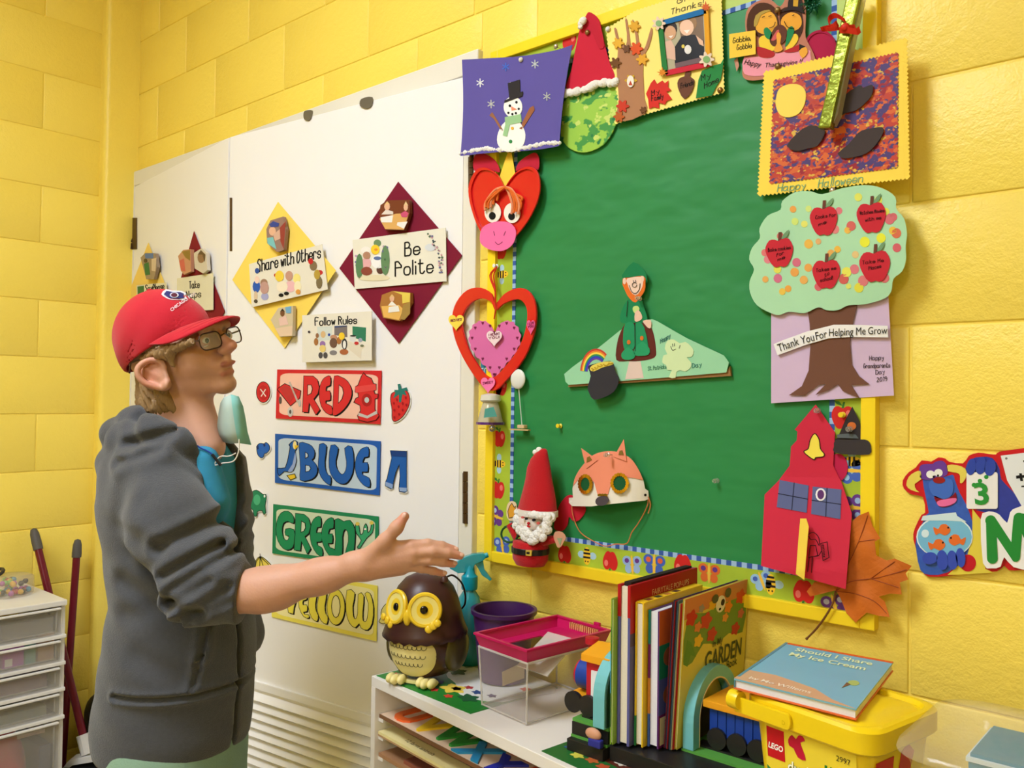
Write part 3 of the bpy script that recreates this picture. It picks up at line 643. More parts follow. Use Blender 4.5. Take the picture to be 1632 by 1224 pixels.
kids_photo(t, zV((312, 940), (370, 850), (480, 835), (476, 1060), (380, 1066)), DR, .022, (206, 190, 160), [('table', zV((345, 1005), (476, 985), (470, 1058), (385, 1062)), (224, 196, 170)), ('shirt', zV((372, 930), (425, 905), (445, 975), (380, 985)), (226, 190, 180)), ('face', zV(*ell(400, 890, 17, 26, n=12)), (120, 76, 52)), ('hair', zV((382, 880), (400, 855), (420, 880), (400, 872)), (40, 28, 24)), ('poster', zV((420, 845), (465, 838), (465, 890), (428, 890)), (120, 170, 205))])
# maroon diamond: Be Polite
q = zW((435, 42), (880, 555), (438, 1168), (25, 645))
t = thing('diamond_sign', 'maroon diamond with Be Polite card and two photos on the white door', 'sign', base_of(q, DR))
paper('diamond_sheet', q, .004, (122, 20, 48), t, th=.0012, pl=DR)
c = zW((118, 448), (766, 362), (772, 735), (132, 790)); paper('card', c, .009, (228, 224, 210), t, th=.0015, pl=DR)
hand('lettering', 'Be', zW((482, 560))[0], zW((585, 545))[0], 21, .0092, BK, t, DR, w=2.3, jit=.1)
hand('lettering', 'Polite', zW((415, 700))[0], zW((678, 672))[0], 22, .0092, BK, t, DR, w=2.3, jit=.15)
its = [(*zW(p)[0], a, bb_, cc) for p, a, bb_, cc in (((660, 500), 9, 6, (210, 215, 222)), ((165, 630), 6, 20, (90, 130, 90)), ((345, 590), 7, 24, (100, 135, 95)), ((290, 470), 6, 6, (110, 140, 100)), ((210, 520), 8, 6, (235, 230, 225)), ((215, 555), 6, 6, (175, 130, 105)), ((212, 610), 8, 9, (224, 170, 175)), ((275, 515), 7, 8, (240, 200, 50)), ((280, 515), 3, 2, (225, 140, 50)), ((295, 600), 11, 11, (236, 236, 238)), ((290, 575), 6, 3, (90, 110, 160)), ((215, 665), 9, 7, (140, 70, 55)), ((310, 655), 6, 7, (90, 60, 50)), ((265, 712), 26, 5, (222, 212, 180)))]
rn = random.Random(3)
for i in range(34):
    tt = i/33; x = 650+90*min(1, tt*1.6)-10*tt; y = 405+275*tt; its.append((*zW((x+rn.uniform(-14, 14), y+rn.uniform(-8, 8)))[0], rn.uniform(1, 2.1), rn.uniform(1, 2.1), rn.choice(((90, 110, 90), (110, 110, 150), (195, 150, 160), (70, 80, 85)))))
for i in range(16):
    s_ = rn.choice((0, 1)); its.append((*zW(((160, 345)[s_]+rn.uniform(-22, 22), rn.uniform(490, 640)))[0], 1.6, 1.8, rn.choice(((120, 120, 165), (60, 110, 70), (180, 150, 180)))))
blobs(t, 'drawing', .0094, its, DR)
kids_photo(t, zW((302, 270), (312, 205), (358, 172), (512, 168), (515, 260), (475, 380), (345, 376)), DR, .020, (116, 60, 40), [('table', zW((305, 300), (420, 265), (510, 260), (475, 376), (345, 372)), (216, 168, 100)), ('paper_sheet', zW((312, 290), (400, 275), (392, 325), (318, 325)), (232, 230, 228)), ('paper_sheet', zW((430, 325), (500, 320), (475, 370), (425, 345)), (232, 230, 228)), ('shirt', zW((318, 270), (350, 235), (400, 250), (400, 270)), (220, 210, 205)), ('face', zW(*ell(358, 215, 20, 26, n=12)), SK2), ('hair', zW((338, 205), (358, 178), (378, 200), (360, 196)), (225, 190, 130)), ('shirt', zW((450, 265), (485, 245), (508, 262), (495, 290), (460, 288)), (200, 80, 120)), ('face', zW(*ell(488, 220, 15, 25, n=12)), SK2), ('hair', zW((473, 210), (488, 178), (505, 208), (488, 200)), (225, 200, 150))])
kids_photo(t, zW((308, 905), (322, 830), (395, 803), (520, 815), (522, 885), (445, 1012), (330, 990)), DR, .020, (170, 115, 60), [('table', zW((318, 910), (440, 900), (470, 930), (440, 1005), (335, 985)), (226, 178, 96)), ('folded_edge', zW((470, 900), (520, 880), (518, 960), (480, 1005), (450, 1000)), (160, 130, 70)), ('corner', zW((400, 805), (520, 818), (515, 880), (465, 890), (462, 830)), (222, 200, 90)), ('shirt', zW((365, 905), (390, 872), (425, 905)), (236, 232, 228)), ('face', zW(*ell(392, 855, 17, 24, n=12)), SK2), ('hair', zW((372, 850), (392, 826), (412, 850), (392, 842)), (220, 185, 120)), ('paper_sheet', zW((370, 915), (435, 905), (445, 945), (365, 955)), (232, 230, 226))])
# Follow Rules card
q = zY((130, 250), (1365, 178), (1362, 1050), (132, 1085))
t = thing('rules_card', 'cream Follow Rules card with animal classroom drawing on the white door', 'sign', base_of(q, DR))
paper('card', q, .019, (228, 222, 208), t, th=.0015, pl=DR)
hand('lettering', 'Follow Rules', zY((360, 432))[0], zY((1095, 392))[0], 12, .0192, BK, t, DR, w=1.7, jit=.15)
for nm, p, cc in (('blackboard', zY((1020, 445), (1262, 468), (1255, 718), (1022, 640)), (52, 122, 92)), ('window', zY((395, 455), (660, 445), (660, 690), (405, 700)), (206, 214, 208)), ('bookcase', zY((700, 440), (925, 430), (930, 640), (700, 600)), (120, 110, 110)), ('bookcase_top', zY((700, 440), (920, 430), (920, 460), (705, 470)), (70, 100, 170)), ('counter', zY((925, 705), (1255, 800), (1185, 855), (1170, 1025), (930, 830)), (220, 210, 190)), ('aquarium', zY((970, 610), (1085, 620), (1070, 730), (975, 705)), (212, 214, 212))):
    MB().poly(p, .0193, .0003, DR).build(nm, P(cc), t)
blobs(t, 'drawing', .0194, [(*zY(p)[0], a, bb_, cc) for p, a, bb_, cc in (((500, 590), 4, 5.5, (214, 180, 130)), ((490, 760), 4.5, 5, (150, 110, 170)), ((490, 840), 5, 6, (226, 200, 120)), ((455, 960), 3.5, 5, (80, 76, 76)), ((540, 960), 3.5, 5, (80, 76, 76)), ((395, 610), 2.5, 4, (150, 105, 70)), ((375, 720), 3.5, 6, (165, 110, 60)), ((685, 640), 5.5, 4, (190, 140, 110)), ((680, 740), 6, 8, (110, 80, 64)), ((684, 750), 3.5, 7, (225, 220, 212)), ((605, 595), 1.8, 2.3, (40, 70, 160)), ((830, 620), 4.8, 6, (238, 200, 50)), ((780, 700), 4, 6, (170, 110, 60)), ((878, 760), 4.4, 9, (40, 40, 44)), ((878, 770), 2.6, 6.5, (232, 230, 226)), ((680, 915), 6, 4, (130, 125, 125)), ((870, 900), 7, 4.5, (170, 100, 60)), ((1090, 745), 3.5, 2.6, (190, 50, 50)), ((1160, 690), 3.2, 3.4, (150, 160, 180)), ((1190, 790), 3, 2, (110, 115, 90)), ((250, 545), 2, 2, (70, 60, 60)), ((1030, 615), 5, 1.4, (40, 40, 40)))], DR)
# left door: Say Please and Take Naps diamonds, half hidden behind the cap
for lab, dq, colr, cq, words, photos in (
  ('yellow diamond with Say Please card on the far closet door above the red cap', zX((168, 803), (325, 1190), (165, 1500), (15, 1195)), (240, 208, 110), zX((92, 1080), (285, 1062), (292, 1250), (95, 1260)), (('Say', (150, 1125), (195, 1115)), ('Please', (200, 1120), (270, 1105))),
    [(zX((118, 900), (150, 868), (215, 872), (225, 960), (205, 1040), (155, 1040)), (150, 130, 110), [('shirt', zX((140, 940), (170, 930), (180, 1010), (150, 1015)), (70, 120, 66)), ('sky', zX((145, 875), (200, 870), (200, 905), (150, 905)), (70, 110, 175)), ('face', zX(*ell(150, 920, 12, 14, n=10)), (50, 36, 30)), ('arm', zX((190, 910), (222, 900), (215, 990), (190, 985)), (205, 185, 165))])]),
  ('dark red diamond with Take Naps card on the far closet door above the cap brim', zX((465, 728), (665, 1250), (470, 1600), (320, 1250)), (128, 22, 36), zX((355, 1035), (590, 1000), (590, 1240), (355, 1250)), (('Take', (435, 1100), (500, 1095)), ('Naps', (415, 1165), (510, 1155))),
    [(zX((362, 890), (395, 850), (445, 845), (445, 990), (400, 1010), (380, 985)), (196, 140, 110), [('shirt', zX((370, 920), (400, 905), (410, 990), (382, 985)), (200, 90, 84)), ('hair', zX((385, 860), (440, 850), (440, 920), (410, 900)), (140, 110, 50))]),
     (zX((465, 870), (515, 838), (545, 870), (552, 980), (525, 1003), (470, 970)), (206, 196, 180), [('face', zX(*ell(512, 900, 24, 36, n=12)), (140, 104, 80)), ('hair', zX((490, 880), (510, 850), (540, 880), (535, 930), (520, 880)), (90, 66, 50))])])):
    t = thing('diamond_sign', lab, 'sign', hit(dq[2], DL, 0)); paper('diamond_sheet', dq, .004, colr, t, th=.0012, pl=DL); paper('card', cq, .010, (222, 216, 190), t, th=.0015, pl=DL)
    for s_, a, e in words: hand('lettering', s_, zX(a)[0], zX(e)[0], 11, .0102, BK, t, DL, w=1.3, jit=.1)
    if 'Please' in lab: MB().poly(zX((98, 1088), (140, 1083), (140, 1150), (100, 1152)), .0105, .0003, DL).build('drawing', P((70, 120, 66)), t)
    for p, cc, pt in photos: kids_photo(t, p, DL, .020, cc, pt)
# ------------------------------------------------------------------ children's crafts on the board
def craft(name, label, cat, px, h0=.0): return thing(name, label, cat, hit(max(px, key=lambda p: p[1]), WALL, h0))
COTTON = mat('cotton_wool', (240, 238, 234), .95, bump=.9, scale=260, var=.05, sheen=.3)
FELT = mat('red_felt', (186, 14, 26), .95, bump=.5, scale=500, var=.06, sheen=.2)
def fluff(name, px, h, r, parent, pl=WALL, seed=1, jit=.35):
    b = MB(); rn = random.Random(seed)
    for p in px:
        c = hit(p, pl, h); rr = r*rn.uniform(1-jit, 1+jit*.6); b.sphere(c+Vector((rn.uniform(-.2, .2)*r, 0, rn.uniform(-.2, .2)*r)), rr*1.15, rr*.7, rr, nu=10, nv=7)
    return b.build(name, COTTON, parent, sm=180)
def blot_mat(name, base, cols, scale):
    if name in MATS: return MATS[name]
    m = mat(name, base, .55, var=.03); nt = m.node_tree; bs = nt.nodes['Principled BSDF']; src = bs.inputs['Base Color'].links[0].from_socket
    tc = nt.nodes.new('ShaderNodeTexCoord')
    for i, (c, lo, sc) in enumerate(cols):
        nz = nt.nodes.new('ShaderNodeTexNoise'); nz.inputs['Scale'].default_value = scale*sc; nz.inputs['Detail'].default_value = 2.5
        mp = nt.nodes.new('ShaderNodeMapping'); mp.inputs['Location'].default_value = (3.1*i, 1.7*i, 5.3*i); mp.inputs['Rotation'].default_value = (0, .5, 0); mp.inputs['Scale'].default_value = (.7, 1, 1)
        nt.links.new(tc.outputs['Object'], mp.inputs[0]); nt.links.new(mp.outputs[0], nz.inputs['Vector'])
        mr = nt.nodes.new('ShaderNodeMapRange'); mr.inputs[1].default_value = lo; mr.inputs[2].default_value = lo+.035; nt.links.new(nz.outputs['Fac'], mr.inputs[0])
        mi = nt.nodes.new('ShaderNodeMix'); mi.data_type = 'RGBA'; nt.links.new(mr.outputs[0], mi.inputs['Factor']); nt.links.new(src, mi.inputs['A']); mi.inputs['B'].default_value = (lin(c[0]), lin(c[1]), lin(c[2]), 1); src = mi.outputs['Result']
    nt.links.new(src, bs.inputs['Base Color']); return m
PINS = []
pin_head = MB().lathe([(.0001, -.001), (.0052, -.001), (.0058, .001), (.0048, .0035), (.002, .0045), (.0001, .0046)], (0, 0, 0), 14, axis=(0, -1, 0))
def pin(p, h, label, m=None, clear=False):
    q = hit(p, WALL, h); t = thing('push_pin', label, 'push pin', q, 'push pins in the bulletin board')
    b = MB()
    if clear: b.lathe([(.0001, 0), (.005, 0), (.005, .0015), (.0025, .003), (.0025, .008), (.0045, .0095), (.0045, .0115), (.0001, .012)], q, 14, axis=(0, -1, 0))
    else: b.lathe([(.0001, 0), (.0056, 0), (.0058, .0012), (.0046, .0035), (.002, .0046), (.0001, .0048)], q, 14, axis=(0, -1, 0))
    b.build('head', m or PINM, t, sm=40)
    MB().tube([q+Vector((0, .0005, 0)), q+Vector((0, h-.004, 0))], .0006, 6).build('needle', PINM, t)

# --- snowman picture
px = zA((58, 338), (180, 331), (390, 318), (585, 285), (683, 253), (655, 430), (632, 620), (608, 825), (420, 852), (240, 862), (50, 882), (75, 640), (72, 450))
hs = lambda x, y: .032+.014*max(0, (y-90)/160)
t = craft('snowman_picture', 'purple paper snowman picture overhanging the top left corner of the board', 'artwork', px)
b = MB(); L_ = zA((58, 338), (66, 400), (72, 450), (75, 540), (75, 640), (66, 740), (50, 882)); R_ = zA((683, 253), (668, 340), (655, 430), (644, 530), (632, 620), (622, 720), (608, 825))
TOP = smooth(zA((58, 338), (180, 331), (390, 318), (585, 285), (683, 253)), 4, False); BOT = smooth(zA((50, 882), (240, 862), (420, 852), (530, 840), (608, 825)), 4, False)
def snow_pt(u, v):
    i = u*16; k = min(15, int(i)); f = i-k; tp = [TOP[k][a]+(TOP[k+1][a]-TOP[k][a])*f for a in (0, 1)]; bt = [BOT[k][a]+(BOT[k+1][a]-BOT[k][a])*f for a in (0, 1)]
    p = (tp[0]+(bt[0]-tp[0])*v+6*math.sin(v*PI)*(1-2*u)*.5, tp[1]+(bt[1]-tp[1])*v); return hit(p, WALL, hs(*p))
b.grid(snow_pt, 16, 10); b.build('sheet', P((92, 82, 158)), t, solid=.0008)
h2 = lambda d: (lambda x, y: hs(x, y)+d)
fl_ = lambda nm, p, d, c, th=.0006: MB().poly(p, h2(d), th, WALL).build(nm, P(c), t)
body = fl_('snowman_body', smooth(zA((300, 690), (370, 680), (412, 740), (412, 800), (385, 840), (340, 858), (290, 850), (258, 810), (262, 750)), 3), .0016, (236, 236, 232))
fl_('snowman_head', zA(*ell(346, 605, 53, 60)), .002, (238, 238, 234)); fl_('scarf', zA((300, 662), (390, 645), (396, 690), (328, 705), (312, 772), (288, 765), (302, 705)), .0028, (150, 190, 140))
fl_('hat', zA((296, 582), (298, 568), (325, 556), (316, 470), (384, 450), (386, 522), (402, 516), (400, 542)), .003, (44, 40, 42)); fl_('stick_arm', zA((212, 652), (228, 634), (245, 660), (292, 738), (280, 742), (238, 672)), .0016, (150, 100, 70)); fl_('stick_arm', zA((382, 728), (440, 610), (462, 597), (468, 622), (398, 732)), .0016, (150, 92, 60))
fluff('hat_pompom', zA((330, 475)), .036, .005, t); fluff('snow_tuft', zA((258, 662), (440, 620)), .034, .0035, t)
for x, y in ((328, 598), (365, 578)): fl_('eye', zA(*ell(x, y, 7, 8, n=10)), .0028, BK)
for x, y in ((320, 638), (342, 645), (362, 640), (378, 615)): fl_('mouth_dot', zA(*ell(x, y, 6, 7, n=10)), .0028, BK)
fl_('nose', zA((335, 600), (368, 618), (338, 625)), .003, (240, 140, 110)); fl_('button', zA(*ell(342, 725, 8, 9, n=10)), .0026, (220, 170, 60)); fl_('button', zA(*ell(332, 800, 10, 11, n=10)), .0026, (50, 130, 70))
for (x, y), c in (((305, 378), (70, 110, 210)), ((470, 362), (190, 196, 196)), ((160, 468), (226, 228, 232)), ((537, 545), (180, 184, 180)), ((222, 588), (190, 192, 190))):
    b = MB()
    for a in range(3): dx, dy = 20*math.cos(a*PI/3+.5), 22*math.sin(a*PI/3+.5); b.stroke(zA((x-dx, y-dy), (x+dx, y+dy)), 1.5, h2(.0016), th=.0004)
    b.build('snowflake', P(c), t)
fluff('snow_bank', [(TOPx, yy) for TOPx, yy in [((1-s_)*BOT[0][0]+s_*BOT[-1][0], BOT[min(16, int(s_*16))][1]-4-2.5*math.sin(s_*9)) for s_ in [i/44 for i in range(45)]]], .0435, .0055, t, seed=4)
for p, lab in ((zA((392, 338))[0], 'white push pin in the top of the purple snowman sheet'), (zA((590, 263))[0], 'silver push pin at the upper right of the snowman sheet')): pin(p, hs(*p)+.002, lab, P((225, 222, 210)) if 'white' in lab else None)

# --- green painted plate with a santa hat (plain, no face)
px = smooth(zA((636, 570), (700, 530), (800, 505), (930, 490), (941, 600), (925, 710), (870, 805), (800, 850), (730, 862), (660, 835), (618, 770), (622, 680)), 4)
t = craft('santa_hat_plate', 'green painted paper plate wearing a red santa hat', 'artwork', px)
MB().poly(px, .019, .003).build('plate', blot_mat('green_blotches', (150, 196, 70), [((66, 146, 66), .52, 1), ((30, 118, 66), .6, 1), ((196, 214, 110), .58, 1.4)], 42), t, bevel=.001)
hat = MB().poly(smooth(zA((650, 505), (675, 400), (705, 250), (725, 160), (755, 95), (776, 68), (810, 90), (838, 125), (855, 210), (885, 330), (920, 455), (800, 475)), 3), .0252, .0012).build('hat', P((196, 30, 56)), t)
MB().poly(smooth(zA((776, 70), (820, 95), (840, 140), (862, 260), (830, 270), (800, 200), (770, 160), (752, 120)), 3), .0268, .0008).build('hat_fold', P((186, 26, 50)), hat)
fluff('fur_trim', [(zA((640+285*s_, 525-62*s_+8*math.sin(s_*7)))[0]) for s_ in [i/22 for i in range(23)]], .0262, .0085, t, seed=2); fluff('pompom', zA((730, 130), (740, 115), (725, 150)), .034, .009, t, seed=3)
pin(zA((768, 184))[0], .0275, 'bronze push pin in the red santa hat of the plate', mat('pin_bronze', (140, 110, 70), .35, metal=.7))

# --- Give Thanks sheet
px = zigzag(zA((875, 165), (1040, 62), (1520, -95), (1530, 250), (1538, 520), (1100, 642), (922, 700), (942, 560), (893, 330)), 6, 1.6)
t = craft('thankful_sheet', 'yellow Give Thanks sheet with tree hand and framed photo of two children', 'artwork', px)
paper('sheet', px, .024, (250, 226, 128), t)
MB().poly(smooth(zA((936, 690), (945, 560), (932, 400), (940, 280), (925, 200), (918, 160), (932, 165), (948, 230), (985, 260), (990, 190), (980, 115), (990, 110), (1005, 200), (1012, 255), (1040, 260), (1038, 200), (1020, 120), (1030, 118), (1052, 190), (1062, 255), (1085, 280), (1105, 230), (1128, 155), (1134, 190), (1112, 270), (1086, 320), (1082, 430), (1090, 560), (1098, 640)), 2), .0256, .0008).build('tree_hand', P((172, 122, 88)), t)
def flower(name, c, r, rgb, h=.028, n=6, zz=zA): return MB().poly([zz((c[0]+r*(1+.28*math.cos(n*a))*math.cos(a), c[1]+r*(1+.28*math.cos(n*a))*math.sin(a)))[0] for a in [2*PI*i/36 for i in range(36)]], h, .0012).build(name, P(rgb), t)
for c, r, col_ in (((1032, 148), 28, (214, 160, 50)), ((940, 243), 27, (222, 170, 56)), ((1042, 275), 32, (214, 84, 40)), ((925, 355), 27, (110, 70, 36)), ((1076, 335), 28, (220, 160, 50)), ((965, 600), 30, (196, 60, 40)), ((945, 660), 26, (180, 90, 40)), ((1082, 622), 17, (110, 70, 40)), ((988, 275), 20, (110, 74, 50))): flower('paper_flower', c, r, col_)
flower('sticker', (1012, 455), 28, (200, 160, 40), .027); MB().poly(zA(*ell(1010, 460, 20, 34, n=14)), .0285, .0006).build('sticker_bird', P((232, 224, 214)), t); MB().poly(zA((1000, 480), (1010, 455), (1022, 482)), .029, .0003).build('sticker_beak', P((190, 70, 40)), t)
ph = MB().poly(zA((1188, 150), (1425, 78), (1435, 350), (1210, 405)), .027, .001).build('photo', P((176, 168, 140), rough=.3), t)
for i, (nm, p, c) in enumerate((('backdrop', zA((1280, 120), (1420, 85), (1428, 250), (1300, 240)), (120, 96, 76)), ('shirt', zA((1262, 370), (1258, 270), (1300, 205), (1370, 195), (1425, 230), (1430, 345), (1300, 380)), (26, 26, 34)), ('shirt', zA((1192, 350), (1195, 240), (1240, 225), (1262, 270), (1265, 340), (1220, 330)), (216, 176, 156)), ('hair', zA(*ell(1334, 130, 52, 50, n=16)), (150, 112, 72)), ('hair', zA(*ell(1234, 160, 40, 44, n=16)), (44, 32, 28)), ('face', zA(*ell(1328, 156, 40, 46, n=16)), (232, 190, 164)), ('face', zA(*ell(1236, 185, 32, 40, n=16)), (206, 158, 122)), ('smile', zA((1312, 172), (1346, 168), (1330, 190)), (240, 232, 228)), ('smile', zA((1224, 205), (1252, 200), (1240, 215)), (236, 226, 220)), ('arm', zA((1380, 200), (1420, 230), (1425, 262), (1400, 250)), (224, 180, 152)), ('shirt_print', zA(*ell(1335, 280, 20, 26, n=12)), (225, 222, 222)), ('shirt_print', zA(*ell(1308, 262, 9, 11, n=10)), (220, 200, 80)), ('skirt', zA((1262, 358), (1425, 320), (1432, 348), (1265, 385)), (110, 86, 92)))):
    MB().poly(p, .0273+.00012*i, .0002).build(nm, P(c, rough=.3), ph)
for nm, p, c in (('frame_stick', zA((1165, 155), (1192, 148), (1222, 420), (1192, 425)), (40, 120, 60)), ('frame_stick', zA((1170, 120), (1430, 45), (1440, 75), (1175, 148)), (34, 108, 170)), ('frame_stick', zA((1424, 62), (1450, 58), (1462, 350), (1436, 356)), (226, 160, 40)), ('frame_stick', zA((1200, 400), (1455, 345), (1458, 375), (1212, 428)), (200, 40, 60))): MB().poly(p, .030, .002).build(nm, P(c), t)
for c, r, c1, c2 in (((1170, 132), 32, (226, 200, 180), (130, 170, 120)), ((1440, 336), 36, (226, 204, 186), (130, 170, 110))): flower('foam_flower', c, r, c1, .033, 7); MB().poly(zA(*ell(c[0], c[1], r*.55)), .0338, .0006).build('foam_centre', P(c2), t)
def maple(c, r, rgb, h, nm='maple_leaf', zz=zA):
    prof = [1, .45, .75, .4, .95, .4, .7, .35, .55, .3, .55, .35, .7, .4, .95, .4, .75, .45]
    return MB().poly([zz((c[0]+r*k*math.sin(2*PI*i/18), c[1]-r*k*math.cos(2*PI*i/18)))[0] for i, k in enumerate(prof)], h, .001).build(nm, P(rgb), t)
maple((1435, 42), 36, (206, 96, 50), .033); maple((1190, 412), 34, (214, 130, 40), .033)
MB().poly(zA((1110, 560), (1098, 530), (1112, 500), (1125, 470), (1145, 448), (1160, 475), (1190, 455), (1205, 470), (1225, 455), (1222, 490), (1240, 510), (1215, 520), (1245, 560), (1215, 570), (1205, 590), (1170, 580), (1172, 612), (1140, 605), (1115, 615)), .027, .0008).build('red_leaf', P((206, 48, 40)), t)
MB().poly(smooth(zA((1275, 470), (1290, 440), (1315, 432), (1322, 405), (1352, 405), (1345, 430), (1370, 450), (1368, 480), (1355, 520), (1315, 560), (1285, 515)), 2), .027, .0008).build('acorn', P((106, 66, 50)), t)
MB().poly(zA((1395, 450), (1415, 400), (1480, 370), (1520, 360), (1538, 330), (1530, 400), (1520, 450), (1500, 480), (1470, 540), (1380, 555)), .027, .0008).build('green_state', P((40, 128, 66)), t)
hand('lettering', 'Thanks!', zA((1238, 84))[0], zA((1420, 28))[0], 9, .0242, (60, 62, 50), t, w=1.1, slant=.1); hand('lettering', 'Give', zA((1275, 20))[0], zA((1400, -18))[0], 9, .0242, (60, 62, 50), t, w=1.1)
for s_, a, e, hh in (('My', (1130, 540), (1172, 528), 8), ('Family', (1130, 572), (1196, 556), 8), ('Friends', (1295, 500), (1368, 478), 8), ('My', (1412, 455), (1462, 440), 9), ('Home', (1428, 500), (1508, 462), 9)): hand('lettering', s_, zA(a)[0], zA(e)[0], hh, .0272, (30, 24, 20), t, w=1.0)
pin(zA((1518, 510))[0], .026, 'brass push pin at the lower right corner of the Give Thanks sheet', mat('pin_brass', (150, 110, 60), .35, metal=.7)); pin(zA((884, 165))[0], .026, 'white push pin at the left corner of the Give Thanks sheet', P((226, 224, 220)))

# --- magenta plate behind the turkeys, tinsel
px = zB(*ell(640, 290, 98, 108)); t = craft('pink_plate', 'dark pink paper plate half hidden behind the green gift stick', 'artwork', px)
MB().poly(px, .016, .002).build('plate', P((176, 26, 72)), t); MB().ring(zB(*ell(640, 290, 98, 108)), zB(*ell(640, 290, 84, 92)), .018, .002).build('rim', P((168, 24, 68)), t)
px = zB((555, -20), (620, 60)); t = craft('tinsel', 'dark green tinsel tuft above the two turkeys', 'decoration', px); b = MB(); rn = random.Random(5)
for i in range(70):
    c = zB((590+rn.uniform(-40, 30), 12+rn.uniform(-40, 40)))[0]; q = hit(c, WALL, .03); d = Vector((rn.uniform(-1, 1), rn.uniform(-1, .3), rn.uniform(-1, 1))).normalized()*.012; b.box(q, .024, .0016, .0006, ux=d)
b.build('strands', mat('tinsel_green', (10, 92, 60), .25, metal=.4), t)
# --- two turkeys
px = smooth(zB((178, 330), (188, 230), (182, 130), (200, 50), (270, 2), (340, 0), (395, 40), (440, -20), (520, -30), (552, 50), (548, 200), (560, 250), (600, 330), (600, 388), (480, 440), (300, 482), (200, 488), (164, 450)), 3)
t = craft('turkey_card', 'two paper turkeys on a Happy Thanksgiving card', 'artwork', px); paper('card', px, .020, (186, 122, 100), t)
pp = lambda nm, p, d, c: MB().poly(p, .0206+.0004*d, .0004).build(nm, P(c), t)
pp('pink_band', smooth(zB((175, 350), (260, 345), (400, 320), (560, 300), (580, 330), (575, 385), (470, 425), (300, 460), (200, 460), (168, 430)), 2), 1, (232, 150, 170))
pp('turkey_feathers', smooth(zB((195, 190), (200, 90), (250, 25), (320, 20), (370, 60), (390, 150), (400, 260), (330, 270), (240, 210)), 3), 1, (76, 44, 26)); pp('turkey_feathers', smooth(zB((395, 150), (400, 60), (470, 40), (520, 60), (535, 170), (500, 240), (430, 250)), 3), 1, (70, 42, 28))
pp('turkey_face', smooth(zB((248, 180), (255, 100), (310, 62), (360, 90), (378, 150), (350, 190), (300, 210)), 3), 2, (232, 170, 60)); pp('turkey_face', smooth(zB((400, 150), (410, 105), (460, 75), (515, 95), (525, 150), (490, 185), (430, 185)), 3), 2, (232, 164, 56))
pp('wing', smooth(zB((265, 240), (300, 215), (360, 240), (380, 280), (350, 310), (280, 300)), 3), 3, (236, 200, 60)); pp('wing', smooth(zB((430, 290), (440, 230), (490, 205), (505, 240), (470, 290), (430, 310)), 3), 3, (236, 200, 60))
pp('red_feather', smooth(zB((250, 290), (290, 290), (360, 320), (340, 350), (270, 345)), 3), 4, (176, 40, 44)); pp('red_feather', smooth(zB((420, 310), (480, 285), (520, 270), (505, 310), (440, 320)), 3), 4, (176, 40, 44)); pp('bow', smooth(zB((295, 180), (318, 168), (345, 205), (335, 240), (305, 225)), 3), 5, (32, 128, 80)); pp('bow', smooth(zB((430, 250), (440, 180), (468, 160), (480, 195), (450, 260), (425, 285)), 3), 5, (32, 128, 80)); pp('joined_wing', smooth(zB((330, 240), (360, 170), (400, 150), (435, 180), (430, 240), (390, 275), (350, 280)), 3), 5, (96, 54, 40)); pp('wattle', smooth(zB((340, 245), (375, 185), (390, 190), (370, 240)), 2), 6, (200, 90, 90)); pp('hand', smooth(zB((372, 215), (385, 195), (402, 220), (395, 265), (412, 300), (380, 318), (355, 305), (375, 265)), 2), 7, (230, 160, 60)); pp('hand', smooth(zB((510, 310), (550, 285), (562, 320), (530, 355)), 2), 6, (230, 164, 60)); pp('cuff', zB((512, 268), (548, 282), (550, 300), (512, 312)), 5, (40, 34, 32))
pp('pilgrim_hat', smooth(zB((395, 75), (440, 50), (450, -20), (520, -20), (535, 60), (545, 85), (480, 60)), 2), 6, (46, 34, 34)); pp('hat_buckle', zB((476, 0), (506, 0), (502, 40), (474, 38)), 7, (206, 160, 50)); pp('hair', smooth(zB((235, 160), (245, 95), (300, 62), (340, 65), (280, 90), (255, 150)), 2), 4, (176, 150, 70))
lines('face_lines', [zB((285, 105), (300, 100)), zB((325, 100), (340, 95)), smooth(zB((330, 170), (355, 160), (365, 135)), 4, False), smooth(zB((420, 130), (440, 165), (480, 172)), 4, False), zB((470, 95), (480, 90))], 1., .0242, BK, t)
text('lettering', 'Happy', zB((174, 392))[0], zB((274, 410))[0], .0218, (30, 24, 26), t, shear=.1); text('lettering', 'Thanksgiving !!', zB((302, 412))[0], zB((528, 388))[0], .0218, (30, 24, 26), t, shear=.1)
nt_ = zB((84, 208), (244, 184), (246, 330), (86, 356)); paper('note', nt_, .026, (240, 200, 70), t); hand('lettering', 'Gobble,', zB((108, 262))[0], zB((215, 245))[0], 8, .0262, (40, 34, 20), t, w=1.); hand('lettering', 'Gobble', zB((132, 305))[0], zB((220, 290))[0], 8, .0262, (40, 34, 20), t, w=1.)
paper('gobble_backing', zB((115, 370), (135, 350), (145, 400), (130, 435)), .018, (196, 140, 120), t)
pin(zB((382, 405))[0], .0235, 'bronze push pin through the word Thanksgiving', MATS['pin_bronze']); pin(zB((380, 62))[0], .025, 'bronze push pin between the two turkey heads', MATS['pin_bronze'])

